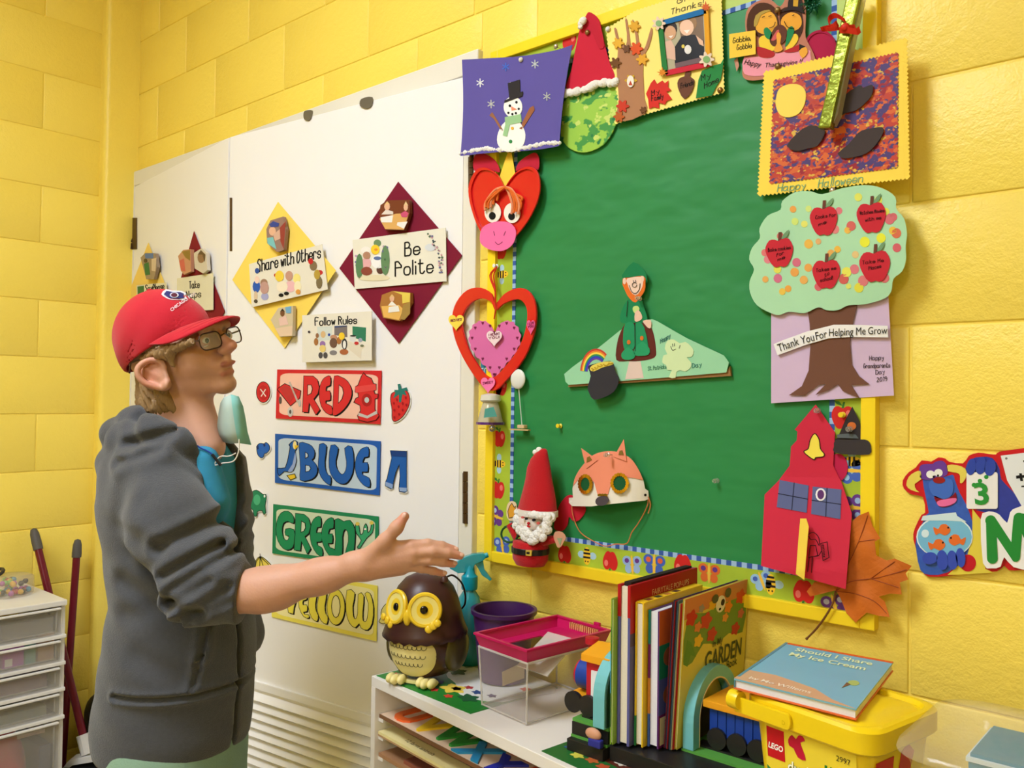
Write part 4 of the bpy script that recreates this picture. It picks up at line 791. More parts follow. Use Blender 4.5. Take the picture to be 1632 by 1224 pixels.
# --- Halloween picture
q = zB((300, 440), (1165, 235), (1180, 1085), (262, 1190)); t = craft('halloween_picture', 'yellow framed Happy Halloween painting with moon and dark bats', 'artwork', q)
hh_ = lambda x, y: .024+.022*max(0, min(1, (x-1300)/140))
b = MB(); 
def zz_sheet(name, quad, dh, m, step, amp, n=10):
    tp = lambda x, y: hh_(x, y)+dh
    MB().poly(zigzag(quad, step, amp), tp, .0008).build(name, m, t)
zz_sheet('yellow_sheet', q, 0, P((248, 214, 84)), 6.5, 2.4)
q2 = zB((358, 490), (1112, 322), (1108, 1020), (332, 1118))
zz_sheet('painted_sheet', q2, .0015, blot_mat('halloween_paint', (72, 52, 112), [((186, 58, 36), .49, 1), ((208, 98, 40), .545, 1.5), ((150, 24, 40), .57, 1.3), ((214, 170, 60), .61, 1.8), ((72, 52, 112), .60, .8)], 62), 6, 1.8)
ht = lambda d: (lambda x, y: hh_(x, y)+d)
MB().poly(smooth(zB((370, 600), (390, 540), (450, 513), (515, 518), (550, 560), (545, 630), (510, 690), (450, 715), (395, 700), (370, 650)), 3), ht(.003), .0008).build('moon', P((244, 216, 100)), t)
for p in (zB((740, 720), (775, 650), (790, 580), (850, 535), (890, 520), (900, 535), (950, 515), (962, 535), (950, 585), (900, 640), (850, 675), (790, 690)), zB((435, 890), (500, 810), (560, 770), (610, 765), (665, 790), (660, 830), (620, 890), (560, 905), (500, 920)), zB((745, 935), (810, 880), (870, 810), (910, 790), (960, 780), (1018, 775), (1022, 810), (980, 880), (920, 935), (850, 955), (785, 965))): MB().poly(smooth(p, 2), ht(.006), .0008).build('bat', P((66, 56, 56)), t)
hand('lettering', 'Happy', zB((378, 1168))[0], zB((545, 1148))[0], 11, ht(.0008), (130, 176, 130), t, w=1.4, slant=.2); hand('lettering', 'Halloween', zB((625, 1145))[0], zB((895, 1108))[0], 13, ht(.0008), (130, 176, 130), t, w=1.4, slant=.2)
pin(zB((715, 1162))[0], .030, 'silver push pin between the Halloween painting and the paper tree')
# --- green foil gift stick with a red ribbon bow
px = zB((788, -20), (895, -25), (880, 60), (832, 205), (705, 778), (620, 780)); t = craft('gift_stick', 'long shiny green foil wrapped stick tied with a red ribbon', 'decoration', px)
FOIL = mat('green_foil', (140, 152, 52), .24, metal=.6, bump=.35, scale=70, var=.15)
hf = lambda x, y: .050
MB().poly(zB((800, -40), (880, -40), (822, 205), (706, 745), (700, 778), (622, 780), (668, 590), (745, 215)), .066, .020).build('wrapped_stick', FOIL, t, bevel=.003)
MB().poly(zB((880, -40), (900, -40), (842, 210), (745, 700), (715, 760), (706, 745), (822, 205)), .056, .018).build('cellophane', mat('cellophane', (200, 196, 170), .15, alpha=.55, var=.1), t)
RIB = P((204, 44, 26), rough=.5); b = MB()
def ribbon(pts, w_, h, nm='ribbon'):
    c = [hit(p, WALL, h+.004*math.sin(i)) for i, p in enumerate(pts)]; b_ = MB(); vs = []
    for i, p in enumerate(c): vs += [p+Vector((0, -.002, w_/2)), p+Vector((.002, .002, -w_/2))]
    b_.add(vs, [(2*i, 2*i+2, 2*i+3, 2*i+1) for i in range(len(c)-1)]); return b_.build(nm, RIB, t, solid=.0006)
ribbon(smooth(zB((740, 140), (700, 170), (690, 120), (730, 95), (790, 130), (800, 165), (850, 165)), 4, False), .008, .074); ribbon(zB((752, 185), (800, 185), (860, 195), (878, 180)), .010, .072); ribbon(smooth(zB((745, 150), (690, 165), (640, 180), (690, 180), (750, 172)), 4, False), .006, .071)
MB().sphere(hit(zB((790, 165))[0], WALL, .075), .007, .005, .007).build('knot', RIB, t, sm=180)

# --- Grandparents' day tree
q = zC((158, 640), (758, 600), (788, 1128), (158, 1168)); t = craft('tree_poster', 'paper apple tree poster reading Thank You For Helping Me Grow', 'artwork', q); th_ = lambda x, y: .020+.024*max(0, min(1, (x-1260)/180))*max(.3, min(1, (640-y)/200))
tp = lambda d: (lambda x, y: th_(x, y)+d)
MB().poly(q, tp(0), .0008).build('lilac_sheet', P((206, 180, 212)), t)
MB().poly(zC((345, 690), (600, 660), (578, 750), (562, 860), (572, 970), (610, 1030), (662, 1070), (570, 1075), (612, 1142), (525, 1105), (500, 1070), (455, 1100), (385, 1125), (440, 1068), (400, 1075), (330, 1128), (248, 1127), (315, 1080), (350, 1000), (360, 860), (355, 760)), tp(.0032), .0008).build('trunk', P((112, 74, 58)), t)
can = smooth(zC((158, 706), (85, 665), (50, 600), (48, 540), (70, 480), (45, 430), (60, 370), (100, 320), (98, 270), (140, 205), (205, 175), (215, 130), (280, 85), (360, 80), (420, 95), (520, 65), (640, 48), (730, 65), (795, 110), (800, 170), (840, 220), (855, 300), (848, 360), (850, 430), (830, 490), (785, 530), (775, 590), (740, 630), (640, 660), (555, 665), (500, 690), (440, 690), (400, 675), (330, 705), (250, 698), (200, 715)), 3)
cano = MB().poly(can, tp(.0070), .0008).build('canopy', P((170, 216, 176)), t)
for c, r, cc in (((270, 172), 17, (226, 160, 80)), ((205, 310), 18, (206, 110, 100)), ((125, 395), 18, (220, 120, 120)), ((140, 430), 20, (220, 130, 140)), ((190, 480), 20, (220, 216, 90)), ((288, 445), 22, (206, 106, 130)), ((278, 495), 22, (228, 160, 80)), ((192, 527), 22, (206, 110, 140)), ((128, 532), 16, (226, 170, 90)), ((325, 535), 21, (226, 170, 90)), ((348, 472), 20, (226, 160, 80)), ((350, 350), 23, (228, 180, 80)), ((328, 248), 17, (222, 222, 110)), ((350, 170), 16, (206, 224, 130)), ((280, 235), 18, (206, 224, 120)), ((245, 580), 17, (226, 160, 70)), ((215, 595), 17, (228, 190, 80)), ((400, 338), 15, (220, 170, 110)), ((465, 400), 20, (226, 170, 90)), ((498, 378), 17, (230, 180, 70)), ((485, 275), 22, (222, 130, 130)), ((505, 180), 18, (220, 120, 130)), ((568, 258), 24, (206, 100, 96)), ((550, 280), 17, (228, 180, 80)), ((605, 110), 20, (220, 222, 100)), ((708, 125), 20, (216, 224, 100)), ((745, 185), 20, (220, 222, 90)), ((765, 222), 27, (210, 110, 120)), ((785, 212), 20, (210, 106, 112)), ((800, 295), 25, (212, 110, 80)), ((782, 282), 20, (228, 190, 70)), ((722, 320), 24, (226, 226, 60)), ((638, 340), 26, (226, 226, 60)), ((803, 370), 22, (206, 96, 106)), ((590, 405), 18, (220, 190, 130)), ((585, 480), 24, (214, 120, 130)), ((545, 495), 25, (224, 222, 90)), ((530, 530), 26, (206, 96, 90)), ((630, 540), 27, (212, 120, 124)), ((608, 575), 24, (222, 216, 70)), ((555, 567), 14, (216, 222, 110)), ((740, 525), 24, (210, 110, 116)), ((400, 570), 20, (212, 100, 110))):
    MB().poly(zC(*ell(c[0], c[1], r, r*1.05, n=14)), tp(.0076), .0003).build('finger_print', P(cc), cano)
for (cx, cy), rot, wd, ht_2, words in (((427, 232), 0, 70, 76, (('Cooks for', 385, 490, 222), ('me', 402, 440, 258))), ((672, 215), -.05, 74, 80, (('Watches Movies', 612, 738, 200), ('with me', 640, 722, 236))), ((200, 395), -.06, 70, 76, (('Bake cookies', 142, 258, 390), ('for', 185, 222, 415), ('me', 192, 228, 438))), ((440, 505), 0, 70, 76, (('Takes me', 388, 490, 495), ('to', 432, 455, 520), ('school!', 410, 472, 545))), ((690, 465), -.05, 78, 82, (('Take Me', 625, 735, 455), ('Places', 658, 722, 485)))):
    pts = [(0, -.78), (.3, -.95), (.75, -.9), (1, -.4), (.95, .1), (.6, .8), (.25, .98), (0, .9), (-.3, .98), (-.62, .75), (-.95, .1), (-1, -.4), (-.7, -.85), (-.3, -.9)]
    a = MB().poly(zC(*[(cx+wd*x*math.cos(rot)-ht_2*y*math.sin(rot), cy+wd*x*math.sin(rot)+ht_2*y*math.cos(rot)) for x, y in smooth(pts, 2)]), tp(.0092), .0007).build('paper_apple', P((196, 40, 54)), t)
    MB().poly(zC((cx-8, cy-ht_2*.7), (cx+10, cy-ht_2*.72), (cx+12, cy-ht_2*1.4), (cx-4, cy-ht_2*1.38)), tp(.0086), .0004).build('stem', P((106, 60, 46)), a)
    MB().poly(smooth(zC((cx+10, cy-ht_2*.95), (cx+25, cy-ht_2*1.3), (cx+48, cy-ht_2*1.55), (cx+44, cy-ht_2*1.2), (cx+28, cy-ht_2*.98)), 2), tp(.0096), .0004).build('leaf', P((112, 150, 112)), a)
    for s_, x0_, x1_, y_ in words: p0 = zC((x0_, y_))[0]; hand('lettering', s_, p0, zC((x1_, y_-14))[0], 5.5, tp(.0098), (70, 14, 22), a, w=.75)
ban = zC((170, 865), (215, 845), (340, 800), (480, 765), (560, 765), (755, 770), (758, 830), (560, 828), (450, 835), (330, 870), (190, 922))
MB().poly(ban, tp(.0058), .0008).build('banner', P((236, 234, 236)), t)
BT = [(198, 905), (330, 862), (470, 822), (600, 818), (748, 815)]
words = [('Thank', 198, 300, 905, 868), ('You', 314, 375, 865, 848), ('For', 390, 442, 843, 830), ('Helping', 455, 580, 824, 818), ('Me', 594, 642, 817, 815), ('Grow', 655, 748, 814, 812)]
for s_, xa, xb, ya, yb in words: p0 = zC((xa, ya))[0]; vx = [v[0] for v in text_mesh(s_, .008, 0.)[0]]; hx = [v[0] for v in text_mesh('Helping', .008, 0.)[0]]; f_ = (max(vx)-min(vx))*125/(max(hx)-min(hx))/(xb-xa); text('lettering', s_, p0, zC((xa+(xb-xa)*f_, ya+(yb-ya)*f_))[0], tp(.0068), (20, 20, 22), t, ysc=1.3)
for s_, xa, xb, y_ in (('Happy', 662, 735, 948), ('Grandparents', 632, 768, 988), ('Day', 695, 740, 1020), ('2019', 700, 752, 1058)): p0 = zC((xa, y_))[0]; hand('lettering', s_, p0, zC((xb, y_-5))[0], 7, tp(.0008), (60, 50, 66), t, w=.8)
# --- red schoolhouse with bell
px = zG((72, 822), (88, 470), (160, 390), (215, 318), (245, 240), (245, 140), (240, 128), (345, 15), (440, 125), (440, 160), (428, 320), (470, 400), (525, 560), (495, 938), (280, 880))
px = zG((72, 822), (90, 465), (160, 395), (215, 320), (222, 225), (250, 195), (254, 150), (240, 140), (345, 15), (442, 155), (436, 250), (432, 320), (475, 405), (526, 560), (495, 938), (245, 868))
t = craft('schoolhouse', 'red paper schoolhouse with yellow bell and blue windows', 'artwork', px); sh_ = lambda x, y: .020+.03*max(0, min(1, (y-760)/150))
sp = lambda d: (lambda x, y: sh_(x, y)+d)
MB().poly(px, sp(0), .0008).build('red_sheet', P((202, 42, 68)), t)
MB().poly(zG(*ell(455, 330, 50, 70)), .0165, .001).build('pink_plate', P((190, 30, 76)), t)
bell = smooth(zG((318, 190), (340, 160), (362, 190), (368, 235), (388, 262), (380, 276), (345, 280), (340, 290), (325, 285), (290, 258), (288, 246), (308, 235)), 3)
MB().poly(bell, sp(.0012), .0008).build('bell', P((244, 222, 84)), t); MB().stroke(bell, 1.3, sp(.0016), closed=True).build('bell_outline', P(BK), t)
for wq in (zG((165, 392), (310, 420), (300, 556), (150, 528)), zG((330, 425), (474, 440), (468, 588), (322, 562))):
    wn = MB().poly(wq, sp(.0014), .0006).build('window', P((92, 100, 146)), t); m1 = [((wq[i][0]+wq[(i+1) % 4][0])/2, (wq[i][1]+wq[(i+1) % 4][1])/2) for i in range(4)]
    MB().stroke([m1[0], m1[2]], 1.2, sp(.0018)).stroke([m1[3], m1[1]], 1.2, sp(.0018)).build('mullion', P((34, 36, 60)), wn)
MB().poly(zG(*ell(370, 465, 26, 32, n=14)), sp(.0022), .0005).build('owl_sticker', P((232, 228, 232)), t); MB().poly(zG(*ell(370, 465, 17, 24, n=14)), sp(.0027), .0004).build('owl_sticker_body', P((92, 50, 110)), t)
MB().poly(zG((268, 585), (298, 585), (310, 625), (288, 892), (246, 862), (258, 700)), sp(.018), .0008).build('door_flap', P((240, 206, 76)), t)
lines('drawn_figure', [smooth(zG((310, 665), (335, 655), (360, 680), (362, 720), (345, 690), (320, 690)), 3, True), zG((318, 720), (345, 720), (355, 770), (310, 780), (318, 720)), zG((312, 780), (305, 850)), zG((328, 780), (325, 855)), zG((370, 710), (402, 702), (412, 780), (382, 795), (370, 710)), smooth(zG((340, 775), (360, 770), (372, 750)), 3, False)], 1.3, .05, (60, 14, 24), t)
p0 = zG((385, 785))[0]; hand('lettering', 'Welcome', zG((392, 778))[0], zG((385, 716))[0], 4, .051, (60, 14, 24), t, w=.7, upv=(-1, 0))
hand('lettering', 'let us', zG((266, 612))[0], zG((302, 604))[0], 3.5, .05, (70, 60, 20), t, w=.7); hand('lettering', 'learn', zG((268, 650))[0], zG((298, 645))[0], 3.5, .05, (70, 60, 20), t, w=.7)
CLR = mat('clear_plastic', (235, 238, 238), .06, trans=.9, ior=1.3, var=0)
pin(zG((358, 45))[0], .022, 'clear push pin at the schoolhouse roof peak', CLR, True)
# witch hat
px = smooth(zG((438, 255), (436, 225), (440, 192), (456, 178), (492, 95), (528, 25), (565, 100), (582, 190), (610, 200), (622, 225), (615, 260), (595, 272), (500, 268)), 2)
t = craft('witch_hat', 'black paper witch hat with a pumpkin sticker', 'artwork', px); paper('hat', zG((440, 255), (440, 192), (456, 178), (492, 95), (528, 25), (565, 100), (582, 195), (600, 262)), .022, (52, 46, 48), t)
MB().poly(smooth(zG((438, 255), (436, 225), (445, 192), (520, 190), (590, 190), (615, 205), (622, 235), (612, 265), (520, 265)), 2), .026, .0008).build('brim', P((58, 52, 54)), t); MB().poly(zG((450, 165), (500, 160), (545, 165), (560, 185), (455, 182)), .0275, .0003).build('chalk_band', P((92, 100, 104)), t); MB().poly(zG(*ell(525, 122, 22, 20, n=14)), .0232, .0006).build('pumpkin_sticker', P((206, 110, 50)), t)
pin(zG((518, 138))[0], .024, 'clear push pin in the black witch hat', CLR, True); pin(zG((482, 66))[0], .018, 'yellow push pin in the border beside the witch hat', PL((232, 200, 40)), True)
# maple leaf with stem
LEAF = mat('autumn_leaf', (200, 104, 30), .6, var=.28, vscale=16, bump=.25, scale=90)
lp = zG((440, 945), (380, 960), (318, 975), (300, 950), (340, 900), (420, 900), (480, 850), (510, 700), (525, 600), (560, 570), (610, 550), (628, 620), (668, 685), (640, 700), (648, 770), (700, 795), (740, 785), (825, 822), (795, 860), (808, 890), (765, 905), (775, 965), (720, 960), (660, 975), (690, 1000), (715, 1078), (655, 1070), (600, 1055), (545, 1105), (500, 1060), (470, 985), (450, 950))
t = craft('maple_leaf', 'large orange autumn maple leaf sticking out behind the schoolhouse', 'leaf', lp); lh = lambda x, y: .0275+.00035*abs(x-1345)*.3+.012*math.sin(x*.09)*math.sin(y*.07)*.3
MB().poly(lp, lh, .0006).build('blade', LEAF, t); b = MB()
for pl_ in (zG((445, 950), (520, 900), (660, 880), (800, 840)), zG((445, 950), (500, 830), (560, 700), (605, 570)), zG((445, 950), (540, 960), (640, 1000), (700, 1060)), zG((560, 700), (640, 690)), zG((620, 885), (740, 800)), zG((620, 885), (760, 930))):
    b.tube([hit(p, WALL, lh(*p)+.0008) for p in smooth(pl_, 3, False)], .0007, 5)
b.build('veins', mat('leaf_vein', (150, 66, 24), .6), t); MB().tube([hit(p, WALL, .030) for p in smooth(zG((445, 948), (430, 1010), (390, 1080), (345, 1140), (298, 1188)), 4, False)], [.0018]*16+[.0026], 7).build('stem', mat('leaf_stem', (112, 70, 36), .6), t)

# --- unicorn heart plate
px = smooth(zD((270, 175), (245, 130), (200, 98), (155, 105), (125, 160), (122, 215), (140, 290), (170, 360), (220, 420), (260, 440), (310, 390), (365, 320), (405, 240), (418, 170), (405, 110), (370, 92), (325, 110), (290, 150)), 3)
t = craft('unicorn_plate', 'red heart paper plate unicorn with pink muzzle and orange yarn fringe', 'artwork', px)
REDG = mat('red_glossy_plate', (214, 28, 30), .22, spec=.6, var=.04)
for p, nm in ((zD((145, 110), (142, 60), (160, 38), (195, 42), (235, 70), (252, 115), (220, 108), (180, 100)), 'ear'), (zD((318, 110), (330, 75), (370, 45), (400, 35), (415, 60), (410, 105), (380, 92), (345, 98)), 'ear')): MB().poly(smooth(p, 3), .0250, .0008).build(nm, P((186, 30, 56)), t)
MB().poly(zD((252, 130), (275, 60), (285, 34), (300, 34), (315, 120), (272, 178)), .0262, .0008).build('horn', P((244, 206, 70)), t)
MB().poly(px, .030, .002).build('plate', REDG, t)
cx, cy = zD((270, 250))[0]; inn = [(cx+(x-cx)*.82, cy+(y-cy)*.82) for x, y in px]; mid = [(cx+(x-cx)*.93, cy+(y-cy)*.93) for x, y in px]
MB().ring(px, mid, lambda x, y: .0345, .004).build('rim', REDG, t, bevel=.001)
MB().poly(smooth(zD((168, 390), (180, 345), (230, 322), (290, 325), (318, 360), (308, 410), (270, 440), (220, 440), (180, 420)), 3), .036, .0015).build('muzzle', P((238, 110, 168)), t); lines('muzzle_lines', [zD((226, 362), (230, 378)), zD((275, 362), (268, 378)), smooth(zD((232, 405), (245, 416), (262, 405)), 4, False)], .9, .0364, (120, 30, 70), t)
for c in ((222, 283), (302, 285)): MB().poly(zD(*ell(c[0], c[1], 34, 42)), .0338, .001).build('eye', P((236, 230, 220)), t); MB().poly(zD(*ell(c[0]-2, c[1]+14, 14, 16)), .0345, .0006).build('pupil', P(BK), t)
YARN = mat('orange_yarn', (232, 112, 40), .9, bump=.6, scale=400, var=.15); YAR2 = mat('peach_yarn', (232, 150, 110), .9, bump=.6, scale=400)
for i, (x, y) in enumerate(((190, 275), (195, 262), (205, 268), (215, 262), (225, 250), (240, 235), (300, 290), (310, 285), (320, 280), (328, 290), (335, 270), (340, 235))):
    MB().tube([hit(p, WALL, .040+.003*math.sin(i)) for p in smooth(zD((272, 178), ((272+x)/2+8*math.sin(i), 190+abs(i % 3)*4), (x+3, (y+205)/2), (x, y)), 4, False)], .003, 6).build('yarn_strand', YARN if i % 3 else YAR2, t)
# --- heart wreath
def heart(cx, cy, w_, h_, n=40, tilt=0):
    out = []
    for i in range(n):
        a = 2*PI*i/n; x = 16*math.sin(a)**3/17; y = -(13*math.cos(a)-5*math.cos(2*a)-2*math.cos(3*a)-math.cos(4*a)-2.6)/14.6
        out.append((cx+w_*x*math.cos(tilt)-h_*y*math.sin(tilt), cy+w_*x*math.sin(tilt)+h_*y*math.cos(tilt)))
    return out
oc = zD((228, 805))[0]; O_ = smooth(zD((232, 660), (215, 620), (170, 595), (115, 605), (70, 655), (52, 720), (60, 790), (85, 860), (130, 940), (185, 1010), (235, 1020), (290, 965), (350, 890), (388, 800), (402, 720), (395, 650), (365, 605), (320, 597), (270, 620)), 3)
t = craft('heart_wreath', 'red heart shaped ring with a pink doily heart hung by red ribbon', 'artwork', O_)
I_ = smooth(zD((232, 690), (215, 655), (175, 640), (135, 655), (105, 690), (92, 730), (100, 785), (120, 850), (155, 910), (195, 960), (230, 965), (270, 925), (320, 860), (350, 795), (364, 725), (360, 675), (335, 645), (300, 648), (262, 665)), 3)
MB().ring(O_, I_, .030, .006).build('heart_ring', REDG, t, bevel=.0015)
HPt = heart(*zD((230, 815))[0], 44, 50); 
sc = []
for i in range(len(HPt)*4):
    k = i/4; a = HPt[int(k) % 40]; c = HPt[(int(k)+1) % 40]; f = k-int(k); x, y = a[0]+(c[0]-a[0])*f, a[1]+(c[1]-a[1])*f; d = math.hypot(x-zD((230, 805))[0][0], y-zD((230, 805))[0][1]); e = 1+.028*math.sin(i*2*PI/5.33); ox, oy = zD((230, 805))[0]; sc.append((ox+(x-ox)*e, oy+(y-oy)*e))
MB().poly(sc, .026, .0012).build('doily_heart', P((214, 108, 168)), t); bh = MB()
for x, y in [HPt[i] for i in range(0, 40, 1)][::2]: ox, oy = zD((230, 800))[0]; bh.poly(heart(ox+(x-ox)*.87, oy+(y-oy)*.87, 2.3, 2.8, n=12), .0266, .0004)
bh.build('punched_hearts', P((120, 30, 70)), t)
for c, w_, cc, s_ in (((228, 796), 13, (238, 214, 220), ('I HEART', 'YOU!')), ((70, 730), 13, (240, 214, 80), ('BESTIES',)), ((380, 750), 7, (228, 90, 150), ('I LUV', 'YOU')), ((202, 990), 12, (238, 120, 176), ('SWEET',))):
    p = zD(c)[0]; o = MB().poly(heart(p[0], p[1], w_, 13 if w_ > 9 else 12), .034, .0012).build('candy_heart', P(cc), t)
    for i, w2 in enumerate(s_): yy = p[1]+(i-.5*(len(s_)-1))*5+1.5; hand('lettering', w2, (p[0]-w_*.66, yy+1), (p[0]+w_*.66, yy-1), 3.4, .0342, (120, 20, 60), o, w=.8, jit=.1)
for dx, bo in ((0, 6), (8, -4), (-4, 12)): MB().tube([hit(p, WALL, .036) for p in smooth(zD((240, 508), (240-18-bo, 545), (232, 600+bo), (232, 660)), 4, False)], .0016, 6).build('ribbon_cord', RIB, t)
MB().tube([hit(p, WALL, .036) for p in zD((232, 660), (234, 690), (228, 725))], .0016, 6).build('ribbon_cord', RIB, t)
pin(zD((240, 506))[0], .020, 'white push pin holding the heart wreath ribbon', P((226, 224, 220)), True)
# teal name card behind the wreath
px = zD((170, 870), (244, 866), (240, 985), (176, 985)); t = craft('teal_card', 'teal name card behind the heart ring', 'card', px); paper('card', px, .017, (50, 136, 160), t); text('lettering', 'FORK', zD((176, 962))[0], zD((236, 955))[0], .0174, (220, 236, 236), t, ysc=1.5, bold=.01)
# plain white spoon on a small wooden foot
px = zD((300, 1185), (365, 1188)); t = craft('plastic_spoon', 'white plastic spoon on a small wooden stick foot', 'spoon', px); SPN = PL((226, 226, 222), .3)
MB().sphere(hit(zD((327, 975))[0], WALL, .026), .022, .006, .020*1.15, nu=18, nv=10).build('bowl', SPN, t, sm=180)
p0, p1 = hit(zD((330, 1015))[0], WALL, .026), hit(zD((344, 1172))[0], WALL, .026); MB().box((p0+p1)/2, (p1-p0).length, .005, .013, ux=p1-p0).build('handle', SPN, t, bevel=.001)
WD = mat('pale_wood', (206, 172, 120), .6, var=.12, vscale=40); q = hit(zD((335, 1185))[0], WALL, .03); MB().box(q, .055, .010, .003).build('foot', WD, t); MB().box(hit(zD((345, 1172))[0], WALL, .026), .020, .014, .008).build('clay_lump', mat('clay', (206, 180, 140), .8), t, bevel=.002)
# clear cup bell ornament
q = hit(zD((212, 1160))[0], WALL, .045); t = thing('cup_bell', 'clear plastic cup bell with a purple rim and silver jingle bell', 'ornament', q)
a = MB(); a.lathe([(.006, .058), (.017, .052), (.024, .03), (.031, 0), (.0302, 0), (.023, .03), (.016, .05), (.005, .056)], q, 20); a.build('cup', mat('hazy_cup', (214, 206, 180), .12, alpha=.5, var=.2), t, sm=True)
MB().lathe([(.031, -.002), (.033, -.002), (.033, .004), (.031, .004)], q, 20, cap=False).build('rim', PL((86, 40, 120)), t); MB().sphere(q-Vector((-.006, 0, .011)), .008, nu=12, nv=8).build('jingle_bell', mat('silver', (200, 196, 190), .2, metal=.9), t, sm=180)
MB().lathe([(.02, .05), (.024, .054), (.022, .066), (.008, .070)], q, 16).build('cap', PL((214, 210, 200)), t, sm=40); MB().poly(zD((190, 1098), (225, 1090), (240, 1130), (185, 1135)), .082, .0005).build('glitter_patch', P((80, 150, 140)), t)

# --- leprechaun card
q = zE((45, 960), (110, 905), (300, 765), (480, 620), (620, 545), (730, 532), (770, 548), (1000, 680), (1290, 815), (1330, 870), (1310, 948), (690, 1000), (80, 1045), (55, 1020))
t = craft('leprechaun_card', 'paper leprechaun on a pale green mountain with rainbow and black pot', 'artwork', q); lh2 = .024
cardb = MB().poly(q, lh2, .0012).build('green_card', P((152, 208, 168)), t); MB().poly(zE((80, 1045), (1310, 948), (1335, 900), (1345, 975), (700, 1018), (75, 1062)), .0205, .006).build('backing', P((150, 110, 66)), t)
pe = lambda nm, p, d, c: MB().poly(p, lh2+.0006+.0005*d, .0005).build(nm, P(c), t)
for k, cc in enumerate(((196, 60, 50), (226, 130, 50), (240, 214, 80), (50, 140, 80), (40, 70, 190), (100, 60, 170))):
    r0, r1 = 1-.075*k, 1-.075*(k+1); cx, cy = 295, 950; a0, a1 = math.radians(188-3), math.radians(310)
    o_ = [(cx+125*r0*math.cos(a0+(a1-a0)*i/16), cy+188*r0*math.sin(a0+(a1-a0)*i/16)) for i in range(17)]; i_ = [(cx+125*r1*math.cos(a0+(a1-a0)*i/16), cy+188*r1*math.sin(a0+(a1-a0)*i/16)) for i in range(17)]
    pe('rainbow_band', zE(*(o_+i_[::-1])), 0, cc)
pe('mushroom_cap', smooth(zE((452, 850), (458, 720), (490, 620), (530, 565), (620, 548), (700, 565), (740, 640), (760, 760), (750, 830), (640, 858), (540, 860)), 3), 0, (96, 40, 30)); pe('mushroom_stem', zE((552, 862), (640, 862), (665, 992), (520, 1002)), 0, (220, 196, 186))
pe('coat', smooth(zE((480, 540), (490, 470), (540, 380), (600, 395), (650, 385), (670, 450), (695, 530), (660, 560), (600, 560), (510, 565)), 2), 2, (26, 128, 80)); pe('hat', smooth(zE((498, 210), (515, 160), (585, 85), (650, 130), (685, 180), (692, 250), (672, 200), (620, 195)), 2), 5, (24, 122, 74)); pe('beard', smooth(zE((502, 215), (660, 190), (678, 250), (672, 310), (640, 360), (600, 402), (555, 370), (520, 310)), 2), 3, (222, 110, 36)); pe('face', smooth(zE((535, 215), (648, 200), (660, 250), (640, 310), (600, 348), (560, 310), (540, 260)), 2), 4, (234, 202, 184))
for x in (515, 655): pe('ear', zE(*ell(x, 235 if x < 600 else 215, 13, 26, n=12)), 4.4, (232, 196, 174))
pe('trouser_leg', smooth(zE((520, 570), (570, 555), (598, 600), (595, 740), (570, 770), (510, 760), (505, 650)), 2), 3, (34, 140, 92)); pe('trouser_leg', smooth(zE((600, 570), (635, 555), (670, 600), (700, 740), (660, 760), (600, 750)), 2), 3, (34, 140, 92)); pe('shoe', smooth(zE((492, 800), (545, 750), (598, 800), (585, 840), (540, 850), (500, 840)), 2), 4, (40, 150, 100)); pe('shoe', smooth(zE((590, 770), (655, 705), (712, 765), (700, 810), (650, 818), (600, 815)), 2), 4, (40, 150, 100)); pe('buckle', zE(*ell(548, 712, 14, 18, n=12)), 5, (206, 110, 40)); pe('buckle', zE(*ell(650, 680, 14, 18, n=12)), 5, (206, 110, 40))
pe('hand', smooth(zE((595, 545), (598, 480), (625, 462), (650, 500), (650, 530), (620, 550)), 2), 5, (228, 190, 170)); pe('hand', smooth(zE((658, 545), (720, 540), (722, 598), (700, 600), (680, 580)), 2), 5, (228, 190, 170)); pe('clover', smooth(zE((580, 460), (585, 435), (615, 428), (632, 450), (620, 480), (595, 485)), 2), 4.5, (190, 214, 130))
lines('drawn_lines', [smooth(zE((552, 268), (570, 315), (600, 332), (630, 300), (636, 255)), 3, False), ell(*zE((593, 265))[0], 3.6, 3.8, n=12), zE((583, 230), (588, 245)), zE((600, 228), (605, 243)), zE((595, 560), (598, 780)), zE((540, 390), (530, 510))], .9, lh2+.0038, (40, 40, 36), t)
pe('shamrock', smooth(zE((862, 985), (885, 930), (850, 930), (840, 890), (810, 870), (820, 815), (850, 805), (830, 760), (850, 700), (900, 690), (945, 720), (990, 710), (1030, 740), (1055, 780), (1040, 825), (1000, 830), (1035, 870), (1030, 910), (990, 940), (950, 930), (920, 945), (912, 990)), 2), 1, (206, 226, 176)); lines('shamrock_face', [zE((890, 725), (892, 745)), zE((905, 722), (905, 742)), smooth(zE((876, 745), (890, 775), (915, 765)), 3, False), zE((950, 735), (942, 760))], .9, lh2+.0017, (60, 70, 50), t)
hand('lettering', 'Happy', zE((795, 722))[0], zE((872, 672))[0], 7, lh2+.0006, (60, 120, 110), t, w=.9); hand('lettering', "St. Patricks", zE((700, 932))[0], zE((842, 915))[0], 6, lh2+.0006, (80, 140, 110), t, w=.9); hand('lettering', 'Day', zE((1045, 912))[0], zE((1115, 900))[0], 7, lh2+.0006, (50, 120, 110), t, w=.9)
pot = MB().poly(smooth(zE((232, 915), (245, 890), (330, 870), (400, 858), (430, 885), (440, 935), (468, 985), (465, 1040), (430, 1100), (360, 1140), (275, 1160), (240, 1110), (228, 1060), (252, 975)), 2), .034, .001).build('pot', P((52, 50, 56)), t); MB().poly(smooth(zE((245, 925), (260, 895), (330, 868), (400, 862), (428, 870), (420, 888), (340, 910), (275, 940)), 2), .0345, .0004).build('gold', P((226, 206, 90)), pot); gb = MB(); rn = random.Random(2)
